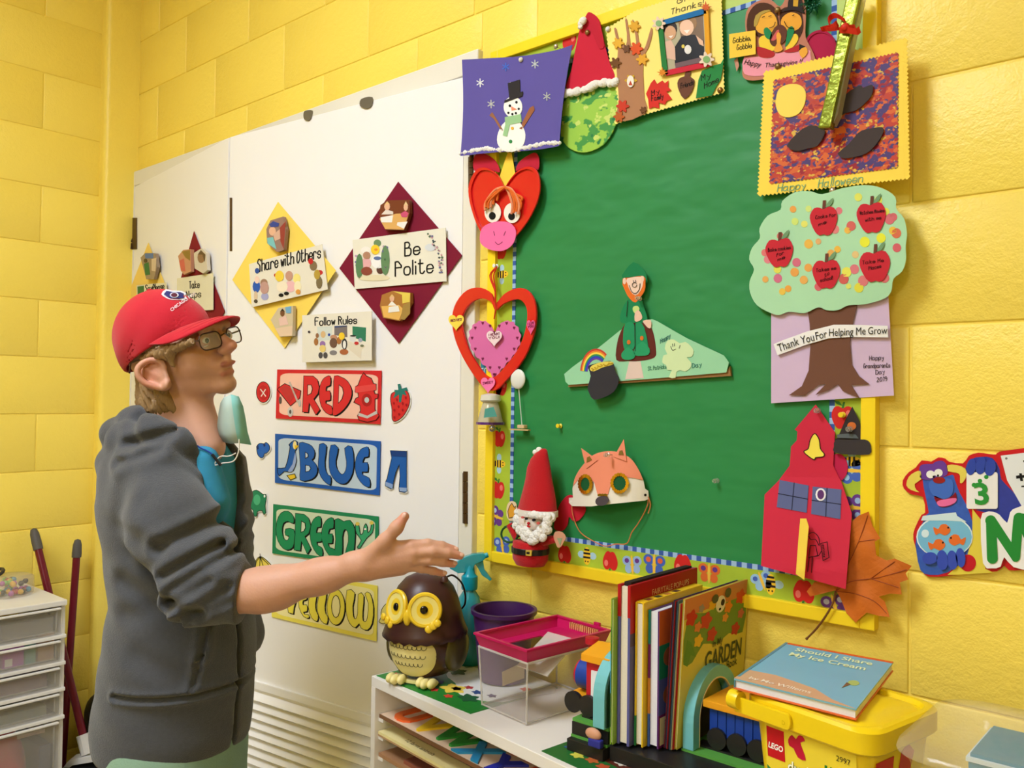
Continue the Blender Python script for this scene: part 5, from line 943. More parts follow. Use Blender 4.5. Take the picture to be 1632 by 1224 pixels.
for i in range(20): gb.poly(ell(*zE((255+165*rn.random(), 0))[0], 1, n=3) and zE(*ell(258+8.5*i+rn.uniform(-4, 4), 928-3.2*i+rn.uniform(-12, 12), 8, 6, n=10)), .0349, .0003)
gb.build('coins', P((196, 160, 40)), pot)
pin(zE((635, 372))[0], lh2+.006, 'clear push pin in the orange leprechaun beard', CLR, True)
# --- fox mask
px = smooth(zF((722, 540), (740, 470), (790, 390), (870, 310), (960, 280), (1060, 285), (1150, 330), (1210, 410), (1240, 480), (1250, 500)), 4, False)+zF((1262, 560), (1285, 575), (1290, 635), (1262, 648), (1000, 675), (860, 692), (715, 690), (692, 665), (692, 628), (722, 625), (718, 560))
t = craft('fox_mask', 'paper fox mask with gold sequin eye holes and elastic string', 'mask', px)
def fh(x, y): u = (x-972)/62.; return .022+.034*max(0, 1-u*u)*(.55+.45*min(1, max(0, (y-715)/90)))
def bent(name, poly, dh, c, th=.0008, par=None): return MB().poly(poly, lambda x, y: fh(x, y)+dh, th).build(name, P(c), par or t)
def fgrid(name, boundary, dh, c, n=18):       # fan-free triangulated bent sheet
    pts = [(x, y) for x, y in boundary]; bm = bmesh.new(); vs = [bm.verts.new((x, y, 0)) for x, y in pts]; f = bm.faces.new(vs); f.normal_update(); bmesh.ops.triangulate(bm, faces=[f])
    for _ in range(3): bmesh.ops.subdivide_edges(bm, edges=[e for e in bm.edges if e.calc_length() > 9], cuts=1); bmesh.ops.triangulate(bm, faces=list(bm.faces))
    vv = [hit((v.co.x, v.co.y), WALL, fh(v.co.x, v.co.y)+dh) for v in bm.verts]; bm.verts.index_update(); ff = [tuple(v.index for v in f.verts) for f in bm.faces]; bm.free()
    return MB().add(vv, ff).build(name, P(c), t, solid=.0008)
fgrid('mask_white', px, 0, (228, 220, 206))
fgrid('mask_orange', smooth(zF((722, 540), (740, 470), (790, 390), (870, 310), (960, 280), (1060, 285), (1150, 330), (1210, 410), (1248, 495)), 3, False)+zF((1180, 480), (1080, 470), (1010, 510), (985, 600), (945, 620), (905, 600), (880, 510), (820, 470), (760, 490)), .0014, (232, 140, 110))
for e in (zF((782, 255), (905, 345), (820, 410)), zF((1102, 188), (1122, 355), (1028, 320))): bent('ear', e, .004, (232, 140, 110))
for e in (zF((822, 365), (825, 325), (845, 315), (862, 345)), zF((1062, 305), (1070, 275), (1090, 270), (1100, 305))): bent('ear_inner', e, .0055, (130, 100, 40))
SEQ = mat('gold_sequin', (206, 160, 40), .2, metal=.85, var=.25)
for cx, cy, rx, ry in ((812, 525, 44, 62), (1070, 518, 58, 66)):
    bent('eye_hole', zF(*ell(cx, cy, rx*.9, ry*.9)), .0042, (20, 84, 46)); sq = MB()
    for i in range(18): a = 2*PI*i/18; sq.poly(zF(*ell(cx+rx*math.cos(a), cy+ry*math.sin(a), 13, 14, n=10)), lambda x, y: fh(x, y)+.0056+.0006*(i % 2), .0004)
    sq.build('sequin_ring', SEQ, t)
sq = MB()
for i in range(7): sq.poly(zF(*ell(912+10*i, 608-4*(i % 2), 8, 9, n=8)), lambda x, y: fh(x, y)+.0052, .0004)
sq.build('sequin_row', SEQ, t); bent('nose', smooth(zF((888, 655), (905, 625), (960, 615), (990, 640), (970, 675), (935, 688), (900, 680)), 2), .0062, (76, 66, 72)); bent('string_hole', zF(*ell(1263, 607, 9, 11, n=10)), .001, BK)
MB().tube([hit(p, WALL, .022) for p in smooth(zF((712, 668), (715, 730), (740, 820), (780, 890), (850, 940), (930, 980), (980, 990), (1040, 975), (1125, 970), (1160, 890), (1210, 820), (1260, 730), (1285, 660), (1272, 605)), 4, False)], .0011, 6).build('elastic_string', mat('orange_string', (206, 120, 70), .8), t); MB().tube([hit(p, WALL, .024) for p in smooth(zF((1285, 620), (1302, 680), (1285, 745)), 3, False)], .0011, 6).build('string_end', mat('orange_string', (206, 120, 70)), t)
pin(zF((985, 305))[0], .058, 'clear push pin at the top of the fox mask', CLR, True); pin((1143, 766), .0135, 'clear push pin alone in the green paper right of the fox mask', CLR, True); pin(zF((628, 88))[0], .0135, 'yellow push pin alone in the green paper above the fox mask', PL((232, 204, 40)), True)
# --- red mitten behind santa
px = smooth(zF((580, 860), (590, 780), (620, 680), (680, 610), (740, 620), (810, 690), (810, 740), (760, 800), (720, 800), (690, 770), (680, 830), (640, 875)), 3); t = craft('paper_mitten', 'red paper mitten between the santa and the fox mask', 'artwork', px); paper('mitten', px, .016, (190, 28, 48), t)
# --- santa doll
bq = hit(zF((400, 1130))[0], WALL, .060); t = thing('santa_doll', 'small santa doll with tall red felt hat and cotton beard on the board', 'doll', bq)
sx = lambda p, h=.060: hit(zF(p)[0], WALL, h)
px_m = 1.95/1370*.2125/.752         # rough metres per zoom px (not used for shape)
top = sx((400, 950)); s1 = (sx((515, 1030))-sx((290, 1030))).length/2
prof = [(s1*.80, 0), (s1*.98, .012), (s1*1.0, .030), (s1*.98, .050), (s1*.9, (top-bq).z)]
MB().lathe(prof, bq, 22, sy=.8).build('body', FELT, t, sm=60); MB().lathe([(s1*1.03, .026), (s1*1.05, .027), (s1*1.05, .038), (s1*1.03, .039)], bq, 22, sy=.82, cap=False).build('belt', PL((26, 24, 26), .4), t)
MB().poly(zF((362, 1020), (410, 1022), (405, 1065), (362, 1060)), .060+s1*.80, .003).build('buckle', PL((206, 176, 70), .4), t); MB().poly(zF((372, 1032), (396, 1033), (394, 1052), (372, 1050)), .0605+s1*.80, .001).build('buckle_hole', PL((26, 24, 26), .4), t)
hl, hr_ = sx((322, 690)), sx((586, 740)); hc = (hl+hr_)/2; hw = (hr_-hl).length/2; tipz = sx((500, 262)); n = 9; pr = []
b = MB(); ringp = []
for i, (xl, xr, y) in enumerate(((318, 588, 712), (338, 582, 640), (358, 570, 560), (375, 555, 480), (385, 545, 400), (410, 535, 335), (440, 528, 295), (470, 525, 268), (490, 515, 258))):
    a, c = sx((xl, y-(0 if i else 0))), sx((xr, y+(28 if i == 0 else 14-1.5*i))); m_ = (a+c)/2; r_ = (c-a).length/2; ringp.append([m_+(c-a).normalized()*(r_*math.cos(2*PI*k/20))+Vector((0, 1, 0))*(r_*.62*math.sin(2*PI*k/20)) for k in range(20)])
vs = [p for r_ in ringp for p in r_]; fs = [(i*20+k, i*20+(k+1) % 20, (i+1)*20+(k+1) % 20, (i+1)*20+k) for i in range(len(ringp)-1) for k in range(20)]+[tuple((len(ringp)-1)*20+k for k in range(20))]
b.add(vs, fs).build('hat', FELT, t, sm=70)
b = MB(); vs = [(p-hc)*1.03+hc+Vector((0, 0, dz)) for dz in (-.010, .003) for p in ringp[0]]; b.add(vs, [(k, (k+1) % 20, 20+(k+1) % 20, 20+k) for k in range(20)]).build('hat_band', P((228, 222, 214)), t, solid=.002)
fluff('hat_pompom', zF((455, 280), (440, 285), (468, 272)), .062, .006, t, seed=8)
MB().sphere(sx((420, 800)), hw*.80, hw*.62, .036, nu=20, nv=14).build('face', mat('santa_face', (236, 222, 214), .8), t, sm=180)
rn = random.Random(6); be = []
for i in range(70):
    a = rn.uniform(-.05, PI+.05); r_ = rn.uniform(.66, 1.0); be.append((425-140*r_*math.cos(a)*(.95 if a > .4 else 1), 815+145*r_*math.sin(a)-30*abs(math.cos(a))))
b = MB()
for p in be+[(300+i*26, 735+i*4) for i in range(11)]: h_ = .060+hw*.62*math.sqrt(max(.05, 1-((p[0]-425)/150)**2))*.95; c = hit(zF(p)[0], WALL, h_); r_ = rn.uniform(.007, .011); b.sphere(c, r_*1.1, r_*.7, r_, nu=10, nv=7)
b.build('beard', COTTON, t, sm=180)
hface = .060+hw*.66
for nm, c, r_, cc in (('eye', (368, 785), 9, BK), ('eye', (424, 795), 11, BK), ('cheek', (340, 775), 9, (206, 90, 84)), ('cheek', (458, 818), 11, (206, 90, 84))): MB().poly(zF(*ell(c[0], c[1], r_, n=12)), hface+.006, .003).build(nm, P(cc), t)
MB().sphere(hit(zF((388, 820))[0], WALL, hface+.006), .0035, nu=10, nv=7).build('nose', P((190, 30, 34)), t, sm=180); MB().poly(smooth(zF((372, 840), (385, 832), (402, 845), (390, 852)), 2), hface+.007, .001).build('mouth', P((190, 40, 44)), t)
MB().tube([sx((500, 955), .062), sx((550, 945), .066), sx((600, 935), .066)], [.010, .009, .008], 10).build('arm', FELT, t, sm=60); MB().tube([sx((305, 930), .062), sx((270, 870), .066), sx((245, 830), .066)], [.010, .009, .008], 10).build('arm', FELT, t, sm=60)
MB().poly(smooth(zF((575, 920), (590, 880), (640, 885), (668, 925), (650, 960), (630, 995), (605, 1000), (590, 965)), 2), .074, .001).build('trinket', P((206, 150, 120)), t); MB().poly(zF((600, 930), (640, 930), (625, 990)), .0745, .0004).build('trinket_print', P((150, 160, 120)), t)
wr = [hit(zF((245+62*math.cos(a), 900+62*math.sin(a)))[0], WALL, .07) for a in [2*PI*i/20 for i in range(20)]]; MB().tube(wr, .0026, 6, True).build('mini_wreath', mat('wreath_green', (20, 84, 46), .6, bump=.8, scale=600), t)
px = smooth(zF((222, 760), (228, 680), (262, 652), (298, 680), (290, 780), (250, 800)), 3); t = craft('leaf_sticker', 'small cream tag with an orange oak leaf left of the santa', 'sticker', px); paper('tag', px, .020, (232, 206, 170), t); MB().poly(zF((240, 780), (232, 730), (245, 690), (262, 668), (280, 700), (290, 690), (280, 770)), .0206, .0004).build('oak_leaf', P((226, 160, 50)), t); MB().stroke(zF((240, 780), (232, 730), (245, 690), (262, 668), (280, 700), (290, 690), (280, 770)), .8, .021, closed=True).build('outline', P((80, 50, 20)), t)

# --- monster number sign on the right wall (plain furry creature)
HM = .006
rim = smooth(zH((320, 1165), (260, 1110), (235, 1000), (190, 850), (200, 760), (260, 640), (290, 620), (270, 490), (180, 470), (110, 420), (100, 350), (150, 280), (210, 240), (260, 180), (340, 190), (400, 155), (460, 165), (490, 190), (610, 205), (660, 140), (740, 115), (830, 125), (890, 130), (920, 105), (1128, 75), (1300, 40), (1500, 60), (1500, 1090), (1128, 1110), (1000, 1110), (960, 1070), (900, 1120), (700, 1135), (480, 1160)), 2)
t = craft('monster_sign', 'die cut wall sign of a blue furry monster holding a fishbowl and number card', 'sign', rim); ph_ = lambda nm, p, d, c, r=.35: MB().poly(p, HM+.0004*d, .0004).build(nm, P(c, rough=r), t)
MB().poly(rim, HM, .0022).build('sign_card', P((200, 30, 40), rough=.35), t)
FUR = mat('blue_fur_print', (52, 92, 186), .4, var=.3, vscale=90)
MB().poly(smooth(zH((250, 1110), (215, 950), (215, 830), (300, 640), (320, 620), (290, 470), (270, 350), (300, 330), (420, 330), (520, 300), (540, 340), (580, 450), (640, 560), (690, 700), (700, 800), (640, 1000), (480, 1130), (330, 1150)), 2), HM+.0006, .0004).build('monster_body', FUR, t)
MB().poly(smooth(zH((640, 300), (640, 220), (690, 165), (760, 150), (860, 160), (920, 250), (935, 340), (1030, 440), (1120, 560), (1110, 600), (980, 720), (880, 640), (720, 600), (880, 560), (900, 330), (780, 300)), 2), HM+.0006, .0004).build('monster_arm', mat('blue_fur_arm_print', (46, 60, 158), .4, var=.2, vscale=90), t)
ph_('head_tuft', smooth(zH((245, 320), (245, 230), (300, 210), (350, 210), (380, 190), (440, 185), (475, 230), (475, 300), (400, 330), (300, 345)), 3), 4, (106, 62, 156))
for p in (zH((250, 270), (255, 340), (200, 380), (215, 430), (240, 450), (170, 430), (130, 390), (150, 320), (200, 280)), zH((480, 220), (560, 220), (630, 250), (640, 310), (610, 365), (585, 370), (585, 310), (560, 285), (480, 270))): ph_('horn', smooth(p, 2), 4, (226, 206, 90))
for c, pu in (((335, 298), (362, 318)), ((402, 285), (398, 308))): ph_('eye', zH(*ell(c[0], c[1], 36, 33)), 6, (236, 236, 236)); ph_('pupil', zH(*ell(pu[0], pu[1], 9, 10, n=12)), 7, BK)
ph_('muzzle', smooth(zH((320, 370), (400, 340), (510, 340), (530, 420), (500, 490), (420, 505), (350, 470)), 3), 5, (66, 108, 200)); ph_('nose', zH(*ell(408, 348, 52, 27)), 7, (150, 34, 36)); ph_('mouth', smooth(zH((365, 480), (450, 510), (520, 480), (548, 450), (555, 520), (500, 565), (410, 570)), 3), 5, (130, 20, 40)); ph_('tongue', smooth(zH((390, 530), (450, 510), (550, 500), (545, 535), (480, 565), (410, 568)), 3), 6, (232, 110, 168))
ph_('yellow_cape', zH((690, 590), (760, 680), (800, 1100), (870, 1130), (560, 1150), (480, 1150), (640, 1010), (690, 830)), 4, (226, 206, 76))
ph_('bowl_rim', zH(*ell(455, 828, 240, 180)), 7, (226, 238, 244)); ph_('bowl_water', zH(*ell(455, 830, 230, 170)), 8, (120, 186, 224), .2); ph_('bowl_glass', zH((255, 690), (270, 650), (550, 620), (560, 650), (640, 700), (460, 690)), 9, (206, 228, 238)); ph_('bowl_shine', zH(*ell(290, 800, 32, 34)), 9.5, (214, 234, 246))
for c, d in (((445, 768), 1), ((548, 855), -1), ((400, 895), 1)):
    ph_('fish', smooth(zH((c[0]+d*58, c[1]-10), (c[0]+d*20, c[1]-48), (c[0]-d*25, c[1]-40), (c[0]-d*45, c[1]-5), (c[0]-d*85, c[1]-25), (c[0]-d*80, c[1]+15), (c[0]-d*62, c[1]+45), (c[0]-d*35, c[1]+28), (c[0]+d*10, c[1]+48), (c[0]+d*50, c[1]+25)), 2), 10, (226, 112, 50)); ph_('fish_eye', zH(*ell(c[0]+d*40, c[1]-18, 8, 9, n=10)), 11, BK)
ph_('number_card', zH(*rrect(640, 280, 905, 590, 18)), 8, (236, 234, 236)); 
for c in ((703, 388), (754, 354), (808, 320)): ph_('number_dot', zH(*ell(c[0], c[1], 19, 18)), 9, (46, 146, 62))
text('numeral', '3', zH((714, 548))[0], zH((836, 548))[0], HM+.0038, (46, 146, 62), t, bold=.03, ysc=.95)
for c in ((680, 235, 40, 70), (762, 225, 45, 75), (840, 240, 48, 72)): ph_('finger', zH(*ell(*c, rot=.15)), 10, (50, 72, 170))
for c in ((435, 1025, 48, 85), (520, 1025, 45, 82), (590, 1005, 40, 82), (330, 1010, 65, 52)): ph_('finger', zH(*ell(*c, rot=-.1)), 12, (58, 80, 186))
ph_('red_ball', zH(*ell(652, 1050, 68, 72)), 6, (196, 30, 44))
ph_('math_board', zH((930, 140), (1500, 70), (1500, 600), (1110, 570), (985, 350)), 4, (226, 230, 236)); ph_('screw', zH(*ell(978, 163, 11, 10, n=12)), 5, (120, 124, 130)); ph_('plus_sign', zH((1060, 310), (1090, 305), (1085, 290), (1108, 288), (1112, 305), (1150, 300), (1150, 325), (1115, 328), (1120, 355), (1098, 356), (1092, 332), (1062, 335)), 5, BK); ph_('minus_sign', zH((1105, 395), (1200, 388), (1200, 402), (1106, 408)), 5, BK); ph_('digit_stroke', zH((1120, 180), (1200, 170), (1200, 190), (1125, 196)), 5, BK)
Mp = [(760, 680), (800, 620), (860, 615), (920, 640), (985, 710), (1010, 620), (1070, 580), (1200, 590), (1200, 1060), (1040, 1085), (960, 1000), (930, 1080), (850, 1095), (780, 1050)]
ph_('letter_rim', smooth(zH(*Mp), 2), 13, (240, 238, 240)); b = MB().poly(zH(*(ell(845, 690, 46, 45, n=10, a0=150, a1=320)+[(1020, 875), (1035, 690)]+ell(1085, 668, 46, 45, n=8, a0=200, a1=300)+[(1200, 640), (1200, 1000)]+[(1110, 800), (1095, 1000)]+ell(1055, 1000, 40, 40, n=6, a0=20, a1=120)+[(895, 825), (905, 1010)]+ell(860, 1012, 46, 44, n=8, a0=0, a1=180))), HM+.0064, .001); b.build('letter', P((40, 138, 60), rough=.3), t)
# ------------------------------------------------------------------ low white shelf under the board
SZ = .79
SA = onz(592, 1077, SZ); _B = onz(905, 1224, SZ); SE = (_B-SA).normalized(); SD = Vector((-SE.y, SE.x, 0))
def G(s_, r_, z): p = SA+SE*s_+SD*r_; return Vector((p.x, p.y, z))
SLEN, SDEP = 1.5, .275
SHW = mat('white_laminate', (232, 226, 220), .35, var=.02, bump=.03, scale=30)
t = thing('storage_shelf', 'low white shelf unit standing under the bulletin board', 'shelf', G(SLEN/2, SDEP/2, 0))
def sbox(s0, s1, r0, r1, z0, z1, b=None): return (b or MB()).box(G((s0+s1)/2, (r0+r1)/2, (z0+z1)/2), s1-s0, r1-r0, z1-z0, ux=SE, uy=SD)
sbox(0, SLEN, 0, SDEP, SZ-.022, SZ).build('top_board', SHW, t, bevel=.0015)
sbox(0, .016, 0, SDEP, 0, SZ-.022).build('side_panel', SHW, t, bevel=.001); sbox(SLEN-.016, SLEN, 0, SDEP, 0, SZ-.022).build('side_panel', SHW, t); sbox(.016, SLEN-.016, SDEP-.006, SDEP, 0, SZ-.022).build('back_panel', SHW, t)
sbox(.75, .766, .01, SDEP-.006, .06, SZ-.022).build('divider', SHW, t)
for z in (.05, .40): sbox(.016, SLEN-.016, 0, SDEP-.006, z, z+.016).build('shelf_board', SHW, t)
for z in (.694, .655, .610): sbox(.016, .034, .01, SDEP-.01, z, z+.008).build('ledge', SHW, t); sbox(.732, .75, .01, SDEP-.01, z, z+.008).build('ledge', SHW, t)
def letter3(name, s_, c, sz, z, rgb, parent, ang=0, th=.005):
    vs, fs = text_mesh(s_, .05, 0); x0 = min(v[0] for v in vs); x1 = max(v[0] for v in vs); y0 = min(v[1] for v in vs); y1 = max(v[1] for v in vs)
    k = sz/(y1-y0); u = SE*math.cos(ang)+SD*math.sin(ang); v_ = -SE*math.sin(ang)+SD*math.cos(ang)
    top = [G(c[0], c[1], z)+u*((v[0]-(x0+x1)/2)*k)+v_*((v[1]-(y0+y1)/2)*k) for v in vs]; N = len(top)
    b = MB(); b.add(top+[p-Vector((0, 0, th)) for p in top], fs+[tuple(i+N for i in f[::-1]) for f in fs])
    ec = {}
    for f in fs:
        for i in range(len(f)): a, e_ = f[i], f[(i+1) % len(f)]; ec[(a, e_)] = 1
    b.f += [(a, e_, e_+N, a+N) for a, e_ in ec if (e_, a) not in ec]
    return b.build(name, PL(rgb, .35), parent)
# alphabet puzzle board
t = thing('alphabet_puzzle', 'wooden alphabet puzzle board with coloured letters on the top rack of the shelf', 'puzzle', G(.38, .14, .702))
PW = mat('puzzle_wood', (226, 196, 166), .5, var=.06, vscale=30); sbox(.018, .745, .012, SDEP-.012, .702, .709).build('board', PW, t); sbox(.018, .745, .010, .012, .7015, .7095).build('edge', mat('puzzle_edge', (122, 84, 56), .6), t)
LC = [(232, 100, 40), (36, 44, 140), (240, 200, 40), (40, 96, 130), (40, 140, 50), (30, 74, 40), (232, 180, 40), (40, 140, 190), (196, 44, 40), (40, 50, 170), (150, 24, 34), (230, 90, 40)]
for i, (ch, c, cc) in enumerate((('U', (.075, .055), 0), ('N', (.085, .155), 1), ('V', (.150, .055), 2), ('O', (.165, .15), 3), ('W', (.235, .06), 4), ('P', (.245, .15), 5), ('Q', (.315, .14), 6), ('X', (.315, .05), 7), ('R', (.39, .13), 8), ('Y', (.39, .045), 9), ('S', (.46, .13), 10), ('Z', (.47, .05), 11))):
    letter3('letter_piece', ch, c, .072, .7135, LC[cc], t, ang=0)
t = thing('tray_puzzle', 'cream framed tray puzzle on the second rack of the shelf', 'puzzle', G(.38, .14, .663)); sbox(.018, .745, .008, SDEP-.012, .663, .667).build('tray_board', mat('tray_wood', (190, 150, 106), .5), t)
for s0, s1, r0, r1 in ((.018, .745, .008, .05), (.018, .06, .05, SDEP-.012), (.70, .745, .05, SDEP-.012)): sbox(s0, s1, r0, r1, .667, .673).build('tray_frame', mat('cream_tray', (236, 222, 160), .5), t)
for i, (s_, w_, cc) in enumerate(((.12, .05, (60, 44, 40)), (.27, .07, (44, 46, 80)), (.42, .06, (40, 50, 150)), (.55, .05, (90, 40, 40)))): MB().lathe([(.001, 0), (w_, 0), (w_, .004), (.001, .004)], G(s_, .12, .667), 20, sy=.9).build('puzzle_piece', PL(cc, .4), t)
a, e_ = G(.10, .022, .673), G(.20, .022, .673); text3('lettering', '12 farm animals', a, e_, SD, Z, P((60, 50, 40)), t)
t = thing('tray_puzzle', 'plain wooden tray puzzle lowest in the rack of the shelf', 'puzzle', G(.38, .14, .618)); sbox(.018, .745, .01, SDEP-.012, .618, .626).build('tray_board', mat('tray_wood2', (176, 130, 92), .5), t); sbox(.10, .70, .02, .2, .626, .634).build('picture', P((150, 90, 70)), t)
# mats on top
def flatpoly(name, pts, z, rgb, parent, th=.0006, m=None): return MB().prism([G(a, b_, z) for a, b_ in pts], Vector((0, 0, 1)), th).build(name, m or P(rgb, rough=.35), parent)
t = thing('shelf_mat', 'printed green play mat under the owl jar', 'mat', G(.16, .15, SZ)); ZM = SZ+.0016
flatpoly('mat_sheet', [(.008, .008), (.318, .026), (.318, .262), (.008, .262)], ZM, (38, 128, 48), t, .0015)
flatpoly('white_patch', smooth([(.10, .13), (.16, .11), (.22, .075), (.30, .10), (.316, .16), (.316, .258), (.05, .258), (.06, .20)], 3), ZM+.0004, (222, 220, 214), t)
for nm, c, r_, cc in (('print', (.185, .085), .028, (236, 206, 80)), ('print', (.19, .09), .012, (206, 90, 50)), ('print', (.125, .055), .016, (50, 70, 160)), ('print', (.13, .085), .014, (60, 70, 120)), ('print', (.165, .05), .010, (196, 60, 50)), ('print', (.215, .05), .010, (214, 70, 50)), ('print', (.25, .075), .022, (40, 92, 56)), ('print', (.03, .045), .009, (206, 80, 50)), ('print', (.10, .16), .022, (96, 110, 70)), ('print', (.27, .12), .010, (90, 70, 100)), ('print', (.08, .22), .030, (140, 170, 140)), ('print', (.285, .20), .012, (214, 90, 70)), ('print', (.235, .11), .012, (60, 80, 130)), ('print', (.20, .115), .010, (180, 60, 60))):
    flatpoly(nm, [(c[0]+r_*(1+.25*math.cos(5*a))*math.cos(a), c[1]+r_*(1+.25*math.cos(5*a))*math.sin(a)*.8) for a in [2*PI*i/20 for i in range(20)]], ZM+.0009+.0001*(hash(nm+str(c)) % 5 if False else int(c[0]*1000) % 5), cc, t, .0004)
t = thing('shelf_mat', 'printed dark green and brown play mat under the train bookends', 'mat', G(.7, .1, SZ)); flatpoly('mat_sheet', [(.535, .012), (.95, .012), (.95, .19), (.535, .105)], ZM, (38, 104, 48), t, .0015); flatpoly('brown_band', [(.545, .07), (.95, .045), (.95, .15), (.535, .103)], ZM+.0004, (92, 40, 30), t)
for i, (c, cc) in enumerate((((.56, .06), (50, 90, 150)), ((.585, .085), (170, 60, 150)), ((.59, .045), (206, 200, 80)), ((.62, .05), (190, 100, 50)), ((.62, .085), (220, 214, 206)), ((.65, .045), (190, 80, 50)), ((.66, .08), (222, 216, 206)), ((.70, .08), (170, 60, 50)))): flatpoly('print', [(c[0]+.012*(1+.25*math.cos(5*a))*math.cos(a), c[1]+.012*(1+.25*math.cos(5*a))*math.sin(a)*.8) for a in [2*PI*i_/20 for i_ in range(20)]], ZM+.0009, cc, t, .0004)

# ------------------------------------------------------------------ owl jar
OC = G(.088, .080, SZ+.0025); oz = lambda v: Vector((0, 0, v))
to = (Vector((CAM.x, CAM.y, 0))-Vector((OC.x, OC.y, 0))).normalized(); fa = math.radians(-28); OF = Vector((to.x*math.cos(fa)-to.y*math.sin(fa), to.x*math.sin(fa)+to.y*math.cos(fa), 0)); OS = Vector((-OF.y, OF.x, 0))
t = thing('owl_jar', 'brown plastic owl jar with big yellow eyes on the end of the shelf', 'jar', OC)
OB = PL((72, 44, 34), .28, var=.15); OWN = PL((66, 36, 32), .38); OYE = PL((244, 206, 50), .3); OCR = PL((236, 222, 150), .35)
body_prof = [(.002, .014), (.046, .014), (.056, .018), (.070, .040), (.0785, .066), (.080, .085), (.076, .105), (.066, .122), (.002, .124)]
MB().lathe(body_prof, OC, 36).build('body', OB, t, sm=60)
def rad(z, pr): 
    for (r0, z0), (r1, z1) in zip(pr, pr[1:]):
        if z0 <= z <= z1 and z1 > z0: return r0+(r1-r0)*(z-z0)/(z1-z0)
    return pr[-1][0]
n = 48; hp = [(.0925, .104), (.0875, .112), (.0825, .128), (.0770, .150), (.070, .175), (.060, .198), (.044, .216), (.022, .226), (.001, .229)]
vs = []; 
for i, (r_, z) in enumerate(hp):
    for j in range(n):
        a = 2*PI*j/n; rr = r_; zz = z
        if i == 0: zz = z-.007*abs(math.cos(a*11))-.006*math.cos(a)
        if i == 1: zz = z-.004*math.cos(a)
        vs.append(OC+(OF*math.cos(a)+OS*math.sin(a))*rr+oz(zz))
fs = [(i*n+j, i*n+(j+1) % n, (i+1)*n+(j+1) % n, (i+1)*n+j) for i in range(len(hp)-1) for j in range(n)]
MB().add(vs, fs).build('head_lid', OWN, t, sm=70, solid=.002)
for s_ in (-1, 1): MB().sphere(OC+OS*(s_*.068)-OF*.012+oz(.072), .05, .022, .052, nu=18, nv=12, ux=OF).build('wing', PL((84, 74, 34), .3, var=.25), t, sm=180)
def on_owl(a, z, pr, out=0.): d_ = OF*math.cos(a)+OS*math.sin(a); return OC+d_*(rad(z, pr)+out)+oz(z), d_
def belly(u, v):
    a = (u-.5)*1.62; zz = .075+(v-.5)*.078; return a, zz
b = MB(); N = 20; ctr = []
rings = []
for k in range(7):
    f = k/6; ring_ = []
    for j in range(40):
        th_ = 2*PI*j/40; ex = abs(math.cos(th_))**.75*math.copysign(1, math.cos(th_)); ey = abs(math.sin(th_))**.75*math.copysign(1, math.sin(th_)); a = .80*f*ex; z = .062+.043*f*ey; p, _ = on_owl(a, z, body_prof, .0022 if k < 6 else .0002); ring_.append(p)
    rings.append(ring_)
vs = [p for r_ in rings for p in r_]; fs = [(i*40+j, i*40+(j+1) % 40, (i+1)*40+(j+1) % 40, (i+1)*40+j) for i in range(6) for j in range(40)]; MB().add(vs, fs).build('belly', OCR, t, sm=180)
for zz, a0, a1, n_ in ((.085, -.58, .52, 9), (.066, -.56, .50, 8), (.048, -.44, .42, 7)):
    pts = []
    for i in range(n_*12+1): f = i/(n_*12); ph2 = f*n_*2*PI; a = a0+(a1-a0)*f-.03*math.sin(ph2); p, _ = on_owl(a, zz+.0034*math.cos(ph2), body_prof, .0032); pts.append(p)
    MB().tube(pts, .0006, 5).build('swirl_line', PL((70, 60, 30), .5), t)
for s_ in (1, -1):
    a = s_*.47; z = .164; p, d_ = on_owl(a, z, hp); nrm = (d_+oz(.19)).normalized(); c = p-nrm*.002
    vert = (oz(1)-nrm*nrm.z).normalized()
    MB().lathe([(.0355, 0), (.0365, .006), (.034, .0085), (.0295, .0085), (.0285, .006)], c, 36, axis=nrm).build('eye_rim', OYE, t, sm=40)
    MB().lathe([(.001, .0055), (.024, .0062), (.0288, .0066), (.0288, 0)], c, 32, axis=nrm, cap=False).build('eye_disc', PL((244, 226, 130), .35), t, sm=60)
    MB().sphere(c+nrm*.008+OS*(-s_*.002), .0085, .0085, .004, nu=16, nv=10, uz=nrm, ux=vert).build('pupil', PL((18, 14, 14), .1), t, sm=180)
    bl = MB(); sd = OS*s_
    for k, (dx, dz, rr) in enumerate(((.020, -.030, .009), (.010, -.038, .0085), (.030, -.024, .008))): bl.sphere(c+nrm*.002+sd*dx+vert*dz, rr, rr, .004, nu=12, nv=8, uz=nrm, ux=vert)
    bl.build('eye_lash', OYE, t, sm=180)
p, d_ = on_owl(0, .148, hp); MB().sphere(p+d_*.004, .007, .009, .017, nu=14, nv=10, ux=OF).build('beak', OYE, t, sm=180)
for s_ in (1, -1):
    b = MB()
    for k in (-1, 0, 1): b.sphere(OC+OF*(.066-abs(k)*.006)+OS*(s_*.036+k*.0135)+oz(.0105), .017, .0085, .0105, nu=12, nv=8, ux=OF)
    b.sphere(OC+OF*.05+OS*(s_*.036)+oz(.008), .02, .022, .008, nu=12, nv=8, ux=OF); b.build('foot', OCR, t, sm=180)
MB().box(OC+OF*.05+oz(.006), .012, .05, .008, ux=OF, uy=OS).build('foot_bridge', OCR, t, bevel=.002)
hp0, _ = on_owl(1.15, .214, hp); hp0 = atdepth(713, 919, (hp0-CAM).dot(F0)); dpt = (OC-CAM).dot(F0)
MB().tube([atdepth(x, y, dpt-.02+.02*i/6) for i, (x, y) in enumerate(smooth([(713, 919), (722, 917), (735, 928), (741, 945), (741, 962), (735, 971)], 4, False))], .0022, 8).build('handle', PL((24, 20, 20), .3), t, sm=180)
